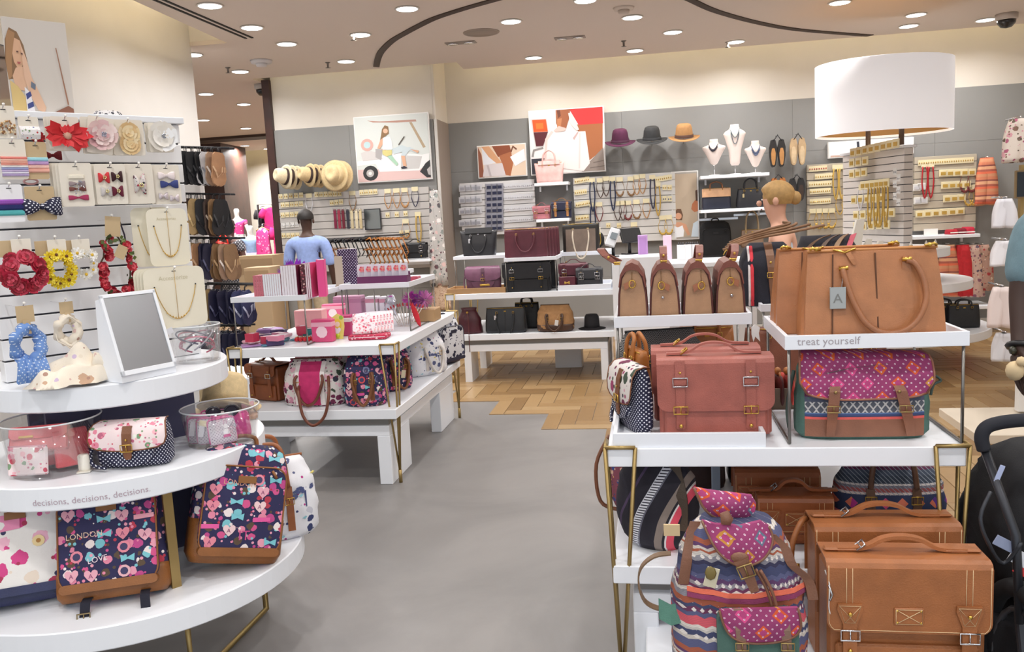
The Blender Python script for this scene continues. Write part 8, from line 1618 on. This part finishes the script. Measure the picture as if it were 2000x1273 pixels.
# ================= flip-flop rack =================
KX = atY(330, 500, 5.25).x
e = E('shoe_rack', 'tall white rack with dark rails of flip-flops behind the left round stand', 'rack', (KX, 5.3, 0)); wr = atY(398, 500, 5.25).x-KX
b = MB(); b.box((wr/2-.02, .05, 1.06), (wr, .05, 1.9), mt('d9d6d4', .5), bev=.003); b.build('back_panel', e)
b = MB(); b.box((.25, .0, .12), (.8, .5, .24), WHITE, bev=.004); b.build('base', e)
ROWS = [(292, 296, 338, 440, 'tdkkkwst', .2), (383, 386, 340, 442, 'bggdgkdbk', .22), (470, 472, 360, 462, 'tgtnnbsb', .22), (560, 562, 402, 492, 'gnnnzz', .21), (642, 642, 405, 482, 'nnnnnnn', .21)]
FC = {'t': ('b88a66', 'd0a884'), 'd': ('4a3a34', 'c9b8a8'), 'k': ('1c1c20', '2a2a2e'), 'w': ('d9d6d8', '8a8a92'), 's': ('a98a72', 'e0d4cc'), 'b': ('8a6a4a', 'c2a078'), 'g': ('b89a6a', 'd4b884'), 'n': ('23233c', '4a4a6a'), 'z': ('3a3f66', 'c9cbe0')}
WHAT = {'t': 'tan', 'd': 'dark brown', 'k': 'black', 'w': 'silver-flowered', 's': 'dusty rose', 'b': 'brown', 'g': 'gold-beige', 'n': 'navy', 'z': 'blue and white'}
FF = {}
for ri, (y0, y1, x0, x1, seq, hh) in enumerate(ROWS):
    a, c = atY(x0, y0, 5.05), atY(x1, y1, 5.05)
    for dy in (0, .06): b = MB(); b.tube([a-e.location+Vector((-.02, dy, .02)), c-e.location+Vector((.03, dy, .02))], .007, DARK, 6); b.build('rail', e)
    b = MB(); b.tube([(.02, .03, a.z+.02), (.02, -.25, a.z+.02)], .006, DARK, 5); b.build('rail_arm', e)
    for i, k in enumerate(seq):
        for rep in range(3):
            t = (i+.33*rep+.2)/len(seq); loc = a.lerp(c, t)+Vector((0, -.01-.04*rep, 0)); lab = WHAT[k]+' flip-flops hanging on the '+('top', 'second', 'third', 'fourth', 'lowest')[ri]+' rail of the shoe rack'
            if k not in FF:
                r_ = E('flip_flops', lab, 'flip-flops', loc, group='flip-flops on the rack'); so, st = FC[k]
                for s in (-1, 1):
                    b = MB(); b.prism([(s*.012+x*.042*(1.1 if z < .4 else 1), -.035-.2*z) for x, z in ((-.7, 0), (-.4, -.1), (.4, -.1), (.7, 0), (.8, .35), (.85, .6), (.95, .85), (.6, 1.05), (0, 1.12), (-.6, 1.05), (-.95, .85), (-.85, .6), (-.8, .35))], s*.016-.006, s*.016+.006, leather(so)); so_ = b.build('sole', r_)
                    b = MB(); y = -.008 if s < 0 else .012
                    for q in (-1, 1): b.strap([(s*.012+q*.034, s*.016-.006, -.12), (s*.012+q*.022, s*.016-.022, -.16), (s*.012, s*.016-.01, -.2)], .012, .003, mt(st, .5), (.6, 0, .6))
                    b.build('thong_strap', so_)
                b = MB(); b.tube([(0, 0, -.04), (0, 0, .01), (.008, 0, .022), (.016, 0, .012)], .0025, DARK, 4); b.build('hanger', r_); FF[k] = r_; o = r_
            else: o = clone(FF[k], loc, label=lab)
            o.rotation_euler = (0, R.uniform(-.15, .15), 1.0+R.uniform(-.3, .3)); o.scale = (.95, 1, hh*4.2)
b = MB(); b.box((0, 0, .2), (.5, .9, .4), WHITE, bev=.004); q = atY(470, 760, 5.9); e = E('plinth', 'low white plinth on the floor beside the flip-flop rack', 'plinth', (q.x-.04, 6.2, 0)); b.build('block', e); b = MB(); b.box((0, 0, .405), (.52, .92, .015), WHITE); b.build('top', e)
# ================= beyond the opening at the far left =================
CB = mt('b09472', .8)
for px0, px1, yt, yb, Y, lab in ((488, 556, 497, 640, 8.9, 'tall plain brown cardboard box behind the gift table'), (500, 548, 520, 648, 8.4, 'second brown cardboard box standing in front of the tall one')):
    p, w_, h_ = bb(px0, px1, yt, yb, Y); h_ = atY((px0+px1)/2, yt, Y).z; e = E('cardboard_box', lab, 'box', (p.x, Y, 0)); b = MB(); b.box((0, 0, h_/2), (w_, .3, h_), CB, bev=.003); b.build('carton', e); b = MB(); b.box((0, -.151, h_*.9), (w_*.96, .004, h_*.14), mt('9a7e5e', .8)); b.build('flap', e)
def rail(lab, px0, px1, py, Y):
    a, c = atY(px0, py, Y), atY(px1, py, Y); e = E('clothes_rail', lab, 'rail', (a.x, Y, 0)); b = MB(); b.tube([(0, 0, 0), (0, 0, a.z), (c.x-a.x, 0, a.z), (c.x-a.x, 0, 0)], .015, DARK, 6); b.build('frame', e); return a, c
rail('dark clothes rail with pink clothes at the far left', 503, 548, 400, 12.4); rail('lower dark clothes rail holding the pink dress', 506, 546, 441, 11.6)
def hung(lab, px, yt, yb, Y, wpx, m, sleeves, name):
    p, w_, h_ = bb(px-wpx, px+wpx, yt, yb, Y); e = E(name, lab, 'clothing', p); s = Soft(w_, .14, h_, [(0, 1, 1), (.4, .8, .8), (.75, .72, .7), (.92, .7, .5), (1, .3, .4)], 3, .01); b = MB(); s.mesh(b, m, 24, 10); b.build('garment', e)
    if sleeves:
        for sd in (-1, 1): b = MB(); b.tube([(sd*w_*.32, 0, h_*.92), (sd*w_*.5, -.02, h_*.72), (sd*w_*.55, -.02, h_*.58)], [.06, .055, .05], m, 8); b.build('sleeve', e)
    b = MB(); b.tube([(-w_*.36, 0, h_*.93), (0, 0, h_*1.02), (w_*.36, 0, h_*.93)], .014, mt('b88a5a', .5), 5); b.tube([(0, 0, h_*1.02), (0, 0, h_*1.1), (0, .12, h_*1.12)], .006, STEEL, 4); b.build('hanger', e)
PKD = pat('pink_dress', floral('d63f86', ['e98ab4', 'f2d0de', 'b82a6a'], 16, .4, .6)); HP = fabric('d42a78')
hung('hot pink top on a hanger at the far left', 533, 405, 452, 12.35, 17, HP, 1, 'shirt'); hung('pink patterned dress on a wooden hanger at the far left', 519, 445, 520, 11.5, 17, PKD, 0, 'dress'); hung('second hot pink garment on the rail, partly behind the alcove edge', 546, 440, 505, 11.9, 9, HP, 1, 'shirt'); hung('dark top beside the hot pink one on the far rail', 514, 408, 455, 12.5, 8, fabric('2a2428'), 1, 'shirt')
# ================= people and mannequins =================
def skin(V, Ed, mat, name, parent, lvl=1):
    "one continuous surface grown round a jointed skeleton"
    ks = list(V); me = bpy.data.meshes.new(name); me.from_pydata([V[k][0] for k in ks], [(ks.index(a), ks.index(c)) for a, c in Ed], []); o = bpy.data.objects.new(name, me); COL.objects.link(o)
    m = o.modifiers.new('s', 'SKIN'); m.use_smooth_shade = True; sv = me.skin_vertices[0].data
    for i, k in enumerate(ks):
        r = V[k][1]; sv[i].radius = r if isinstance(r, tuple) else (r, r); sv[i].use_root = i == 0
    u = o.modifiers.new('u', 'SUBSURF'); u.levels = u.render_levels = lvl
    dg = bpy.context.evaluated_depsgraph_get(); nm = bpy.data.meshes.new_from_object(o.evaluated_get(dg)); bpy.data.objects.remove(o); nm.materials.clear(); nm.materials.append(mat)
    nm.polygons.foreach_set('use_smooth', [True]*len(nm.polygons)); o = bpy.data.objects.new(name, nm); COL.objects.link(o); o.parent = parent; return o
def chain(*k): return list(zip(k, k[1:]))
def person(lab, loc, rz, H, sk, hairc, top, bottom, arms=None, female=0, hair='short', sleeve=.5, skirt=0, shoes='2a2420', step=0, cat='person', name='person', face=True, lean=0):
    e = E(name, lab, cat, loc, rz); k = H/1.75; S_ = mt(sk, .55); sw = .19*(1-.1*female)
    V = {}; put_ = lambda n, x, y, z, r: V.__setitem__(n, (Vector((x*k, (y-lean*max(0, z-.9))*k, z*k)), (r[0]*k, r[1]*k) if isinstance(r, tuple) else r*k))
    put_('pelvis', 0, 0, .95, (.15, .105)); put_('waist', 0, 0, 1.1, (.125-.015*female, .09)); put_('chest', 0, .0, 1.28, (.15-.01*female, .105)); put_('collar', 0, .01, 1.42, (.11, .075)); put_('neck', 0, .0, 1.5, .05); put_('jaw', 0, -.012, 1.57, (.058, .07)); put_('skull', 0, .0, 1.66, (.076, .092)); put_('crown', 0, .01, 1.715, (.05, .06))
    arms = arms or (((.24, .0, 1.16), (.25, -.06, .93)), ((.24, .0, 1.16), (.25, -.06, .93)))
    ed = chain('pelvis', 'waist', 'chest', 'collar', 'neck', 'jaw', 'skull', 'crown')
    for s, n in ((-1, 'l'), (1, 'r')):
        el, wr_ = arms[(s+1)//2]; put_(n+'sh', s*sw, .01, 1.39, .055); put_(n+'el', s*el[0], el[1], el[2], .04); put_(n+'wr', s*wr_[0], wr_[1], wr_[2], .028)
        d = (Vector(wr_)-Vector(el)).normalized(); d.x *= s; w3 = Vector((s*wr_[0], wr_[1], wr_[2])); pm = w3+d*.06; put_(n+'pa', *pm, (.036, .02)); ed += chain('collar', n+'sh', n+'el', n+'wr', n+'pa')
        sd = d.cross(Vector((1, .2, 0))).normalized() if abs(d.x) < .8 else Vector((0, 1, 0))
        for f_ in range(4):
            b0 = w3+d*.1+sd*(.024-.016*f_); L_ = (.07, .08, .075, .06)[f_]; put_(n+'f%d' % f_, *b0, .0095); put_(n+'g%d' % f_, *(b0+d*L_*.55+Vector((-s*.01, -.008, 0))), .0085); put_(n+'h%d' % f_, *(b0+d*L_+Vector((-s*.025, -.014, 0))), .007); ed += chain(n+'pa', n+'f%d' % f_, n+'g%d' % f_, n+'h%d' % f_)
        t0 = w3+d*.035+sd*.036; put_(n+'t0', *t0, .011); put_(n+'t1', *(t0+d*.035+sd*.018), .009); put_(n+'t2', *(t0+d*.06+sd*.012), .0075); ed += chain(n+'wr', n+'t0', n+'t1', n+'t2')
        st = s*step; put_(n+'hp', s*.09, 0, .88, .088); put_(n+'kn', s*.1, -.02-st*.12, .5, .058); put_(n+'an', s*.1, .02-st*.3, .09, .036); put_(n+'to', s*.115, -.12-st*.3, .03, (.038, .026)); ed += chain('pelvis', n+'hp', n+'kn', n+'an', n+'to')
    bd = skin(V, ed, S_, 'body', e, 2)
    def cloth(keys, ed_, add, m, nm_, part=None):
        W = {q: (V[q][0].copy(), tuple(z+add*k for z in (V[q][1] if isinstance(V[q][1], tuple) else (V[q][1],)*2))) for q in keys}
        for q, v in (part or {}).items(): W[q] = v
        return skin(W, ed_, m, nm_, e, 2)
    part, kk, ee = {}, ['pelvis', 'waist', 'chest', 'collar'], chain('pelvis', 'waist', 'chest', 'collar')
    for n in 'lr':
        kk.append(n+'sh'); ee.append(('collar', n+'sh'))
        if sleeve:
            a, c = V[n+'sh'][0], V[n+'el'][0]; t = min(1, sleeve*2); part[n+'s1'] = (a.lerp(c, t), ((.055-.01*t+.018)*k,)*2); ee.append((n+'sh', n+'s1'))
            if sleeve > .5: part[n+'s2'] = (c.lerp(V[n+'wr'][0], sleeve*2-1), (.05*k,)*2); ee.append((n+'s1', n+'s2'))
    V0 = V['pelvis']; V['pelvis'] = (V0[0]-Vector((0, 0, .03*k)), (.15*k, .11*k)); cloth(kk, ee, .022, top, 'shirt', part); V['pelvis'] = (V0[0], (.115*k, .085*k))
    if skirt:
        b = MB(); n = 28; b.loft([[Vector((r*k*math.cos(a)*(1+.06*math.sin(a*7+i)), r*.75*k*math.sin(a)*(1+.06*math.sin(a*7+i)), z*k)) for a in (2*math.pi*j/n for j in range(n))] for i, (r, z) in enumerate(((.15, 1.1), (.18, .95), (.2, .8), (.22+.06*(skirt < .4), .6), (.24+.1*(skirt < .4), skirt)))], bottom); b.build('skirt', e)
    else:
        kk = ['waist', 'pelvis']; ee = [('waist', 'pelvis')]
        for n in 'lr': kk += [n+'hp', n+'kn', n+'an']; ee += chain('pelvis', n+'hp', n+'kn', n+'an')
        cloth(kk, ee, .012, bottom, 'trousers')
    for n in 'lr': b = MB(); p = V[n+'to'][0]; b.ball(p+Vector((0, .05*k, .0)), (.048*k, .14*k, .036*k), mt(shoes, .4), 10); b.build('shoe', e)
    hp = V['skull'][0]; HM = mt(hairc, .6, 0, .4, 300, .15, 40)
    if hair:
        b = MB(); n = 24; R_ = []
        for i in range(11):
            t = math.pi*(.02+(.68 if hair != 'short' else .54)*i/10); rg_ = []
            for j in range(n):
                a = 2*math.pi*j/n; u = Vector((math.sin(t)*math.cos(a)*.09, math.sin(t)*math.sin(a)*.112+.014, math.cos(t)*.098+.012))
                if u.y < -.045 and u.z < .05: u *= .8
                if hair == 'short' and u.z < -.015: u = Vector((u.x*.86, u.y*.9, max(u.z, -.06)))
                rg_.append(hp+u*k)
            R_.append(rg_)
        b.loft(R_, HM, True, False)
        if hair == 'bun': b.ball(hp+Vector((0, .125*k, -.01*k)), (.035*k, .04*k, .045*k), HM, 10)
        b.build('hair', e)
    if face:
        b = MB(); b.ball(hp+Vector((0, -.1*k, -.035*k)), (.013*k, .018*k, .02*k), S_, 8); b.build('nose', e)
        for s in (-1, 1):
            b = MB(); b.ball(hp+Vector((s*.031*k, -.08*k, -.012*k)), (.011*k, .006*k, .006*k), mt('e9e4e0', .3), 8); b.ball(hp+Vector((s*.031*k, -.084*k, -.012*k)), .004*k, DARK, 6); b.build('eye', e); b = MB(); b.ball(hp+Vector((s*.083*k, .005*k, -.025*k)), (.012*k, .02*k, .03*k), S_, 8); b.build('ear', e)
        b = MB(); b.ball(hp+Vector((0, -.086*k, -.075*k)), (.02*k, .006*k, .005*k), mt('8a4a44', .5), 8); b.build('mouth', e)
    e['V'] = str(len(V)); return e, V
q = atY(607, 500, 8.6); H1 = atY(607, 411, 8.6).z; person('person in a light blue shirt seen from behind at the alcove jewellery panel', (q.x, 8.55, 0), math.pi+.1, H1, '4a3026', '1c1614', fabric('8fa3d6'), fabric('b8a486'), sleeve=.55)
q = atY(1543, 430, 5.3); H2 = atY(1545, 356, 5.3).z; pe, V = person('person with blonde tied hair and pale tank top walking left behind the right table', (q.x, 5.3, 0), -math.pi/2-.15, H2, 'd9a58c', 'b08a54', fabric('c9d4e0'), fabric('5a6680'), female=1, hair='bun', sleeve=0, step=1, lean=.12)
q = atZ(470, 632, 0); q = atZ(455, 655, 0); H3 = atY(462, 428, q.y).z; pe, V = person('person in a dark patterned dress with a red bag beyond the flip-flop rack', (q.x+.1, q.y, 0), math.pi-.3, H3, '4a3028', '2a1a14', pat('grey_dots2', dots('3a3a40', '9a9aa0', .05, .07)), MC['grey_dots2'], female=1, hair='short', sleeve=.3, skirt=.42)
e = E('shoulder_bag', 'bright red-orange shoulder bag with yellow mark carried by the person in the patterned dress', 'bag', (q.x+.14, q.y-.32, H3*.62)); b = MB(); b.box((0, 0, .16), (.26, .1, .3), fabric('d8281c'), Matrix.Rotation(.35, 3, 'Y'), .02); b.build('body', e); b = MB(); word(b, 'SALE', -.09, .14, .075, 'e8a83a', flatY(-.053), 1.0); b.build('lettering', e); b = MB(); b.tube([(-.1, 0, .28), (-.02, .1, .48), (.1, .0, .28)], .012, fabric('d8281c'), 5); b.build('strap', e)
def mannequin(lab, px, yt, Y, rz, topm, botm, H=None):
    q = atY(px, yt, Y); e, V = person(lab, (q.x, Y, max(0, q.z-1.25)), rz, 1.25, 'e9e4e0', 'e9c0c8', topm, botm, female=1, hair=None, face=False, cat='mannequin', name='mannequin', skirt=.55, sleeve=.2, shoes='e9e4e0')
    if q.z > 1.3: b = MB(); b.box((0, 0, -(q.z-1.25)/2), (.5, .5, q.z-1.25), WHITE, bev=.004); b.build('plinth', e)
    return e
mannequin('child mannequin with floral dress at the far left, left of the pink clothes', 461, 404, 13.6, .2, PKD, FLO2); mannequin('child mannequin with white and blue top beside the pink clothes rail', 488, 437, 12.9, .3, fabric('8aa0c4'), fabric('c9a0b8'))
# person at the right edge
PX, PYY = atY(2024, 500, 3.3).x, 3.3; sc_ = 1/ (1.72/1.75)
lp = lambda x, y, Y: (atY(x, y, Y)-Vector((PX+.17, PYY, 0)))
el, wr_ = lp(1992, 575, 3.26), lp(1992, 682, 3.18)
pe, V = person('person in a short-sleeved denim-blue shirt with a dark watch, cut by the right edge', (PX+.17, PYY, 0), .0, 1.72, '3a241c', '1a1412', mt('6f8a94', .85, 0, .4, 300, .12, 20), fabric('2a3040'), arms=(((-el.x*sc_, el.y, el.z*sc_), (-wr_.x*sc_, wr_.y, wr_.z*sc_)), ((.24, 0, 1.14), (.25, -.05, .92))), sleeve=.46)
w0, e0 = V['lwr'][0], V['lel'][0]; d = (w0-e0).normalized(); a_, c_ = ortho(d); b = MB(); b.tube([w0-d*.012+(a_*math.cos(t)+c_*math.sin(t))*.036 for t in np.linspace(0, 6.28, 17)[:-1]], .011, mt('101014', .4), 6, True); b.build('watch', pe); b = MB(); b.ball(w0+Vector((-.03, -.02, 0)), (.014, .014, .016), mt('3a3a30', .2), 8); b.build('watch_face', pe)
# white display rack and garments at the right edge
q = atY(1968, 500, 5.6); e = E('garment_rack', 'pale rack of white garments in plastic at the right edge behind the denim shirt', 'rack', (q.x+.12, 5.75, 0)); b = MB(); b.box((.3, .1, .82), (.5, .06, 1.5), mt('dcdad8', .5), bev=.003); b.build('back_panel', e); b = MB(); b.box((.0, -.1, .03), (.75, .7, .06), mt('d9cdbb', .5), bev=.004); b.build('base', e)
b = MB(); b.box((.03, .06, 1.0), (.02, .04, 1.3), BRASS); b.build('upright', e)
for i, (x, y, yb_, c, w_) in enumerate(((1962, 388, 446, 'e6e4ea', .12), (1962, 470, 520, 'e9e6ea', .14), (1955, 560, 640, 'e6d6d2', .13), (1960, 650, 705, 'd6d4d8', .12))): scarfhang('white wrapped garment '+('at the top of', 'second down on', 'third down on', 'lowest on')[i]+' the pale rack at the right edge', x, y, yb_, 5.5, w_, mt(c, .35), 2, 30+i)
scarfhang('flowered cloth hanging at the top of the right edge', 1990, 232, 318, 5.6, .16, pat('rose_cream', floral('e0d2c6', ['b0607a', '8a6a5a', 'd9a0a8', '6a5a4a'], 26, .42, .7)), 2, 40)
q = atY(1982, 724, 3.12); b = MB(); b.ball((0, 0, 0), (.03, .03, .035), mt('dcc49c', .7), 12); e2 = E('framed_print', 'dark framed print on the pale rack at the right edge', 'picture', atY(1992, 360, 5.7)); b2 = MB(); b2.box((.05, 0, 0), (.16, .02, .17), mt('8a7350', .4), bev=.003); b2.build('frame', e2); b2 = MB(); b2.box((.05, -.011, 0), (.14, .004, .15), mt('1c2630', .3)); b2.build('picture', e2)
e = E('soft_toy', 'small cream soft toy held low by the person at the right edge', 'toy', q); b.build('body', e); b = MB(); b.ball((.012, -.02, .036), .018, mt('dcc49c', .7), 8); b.build('head', e)
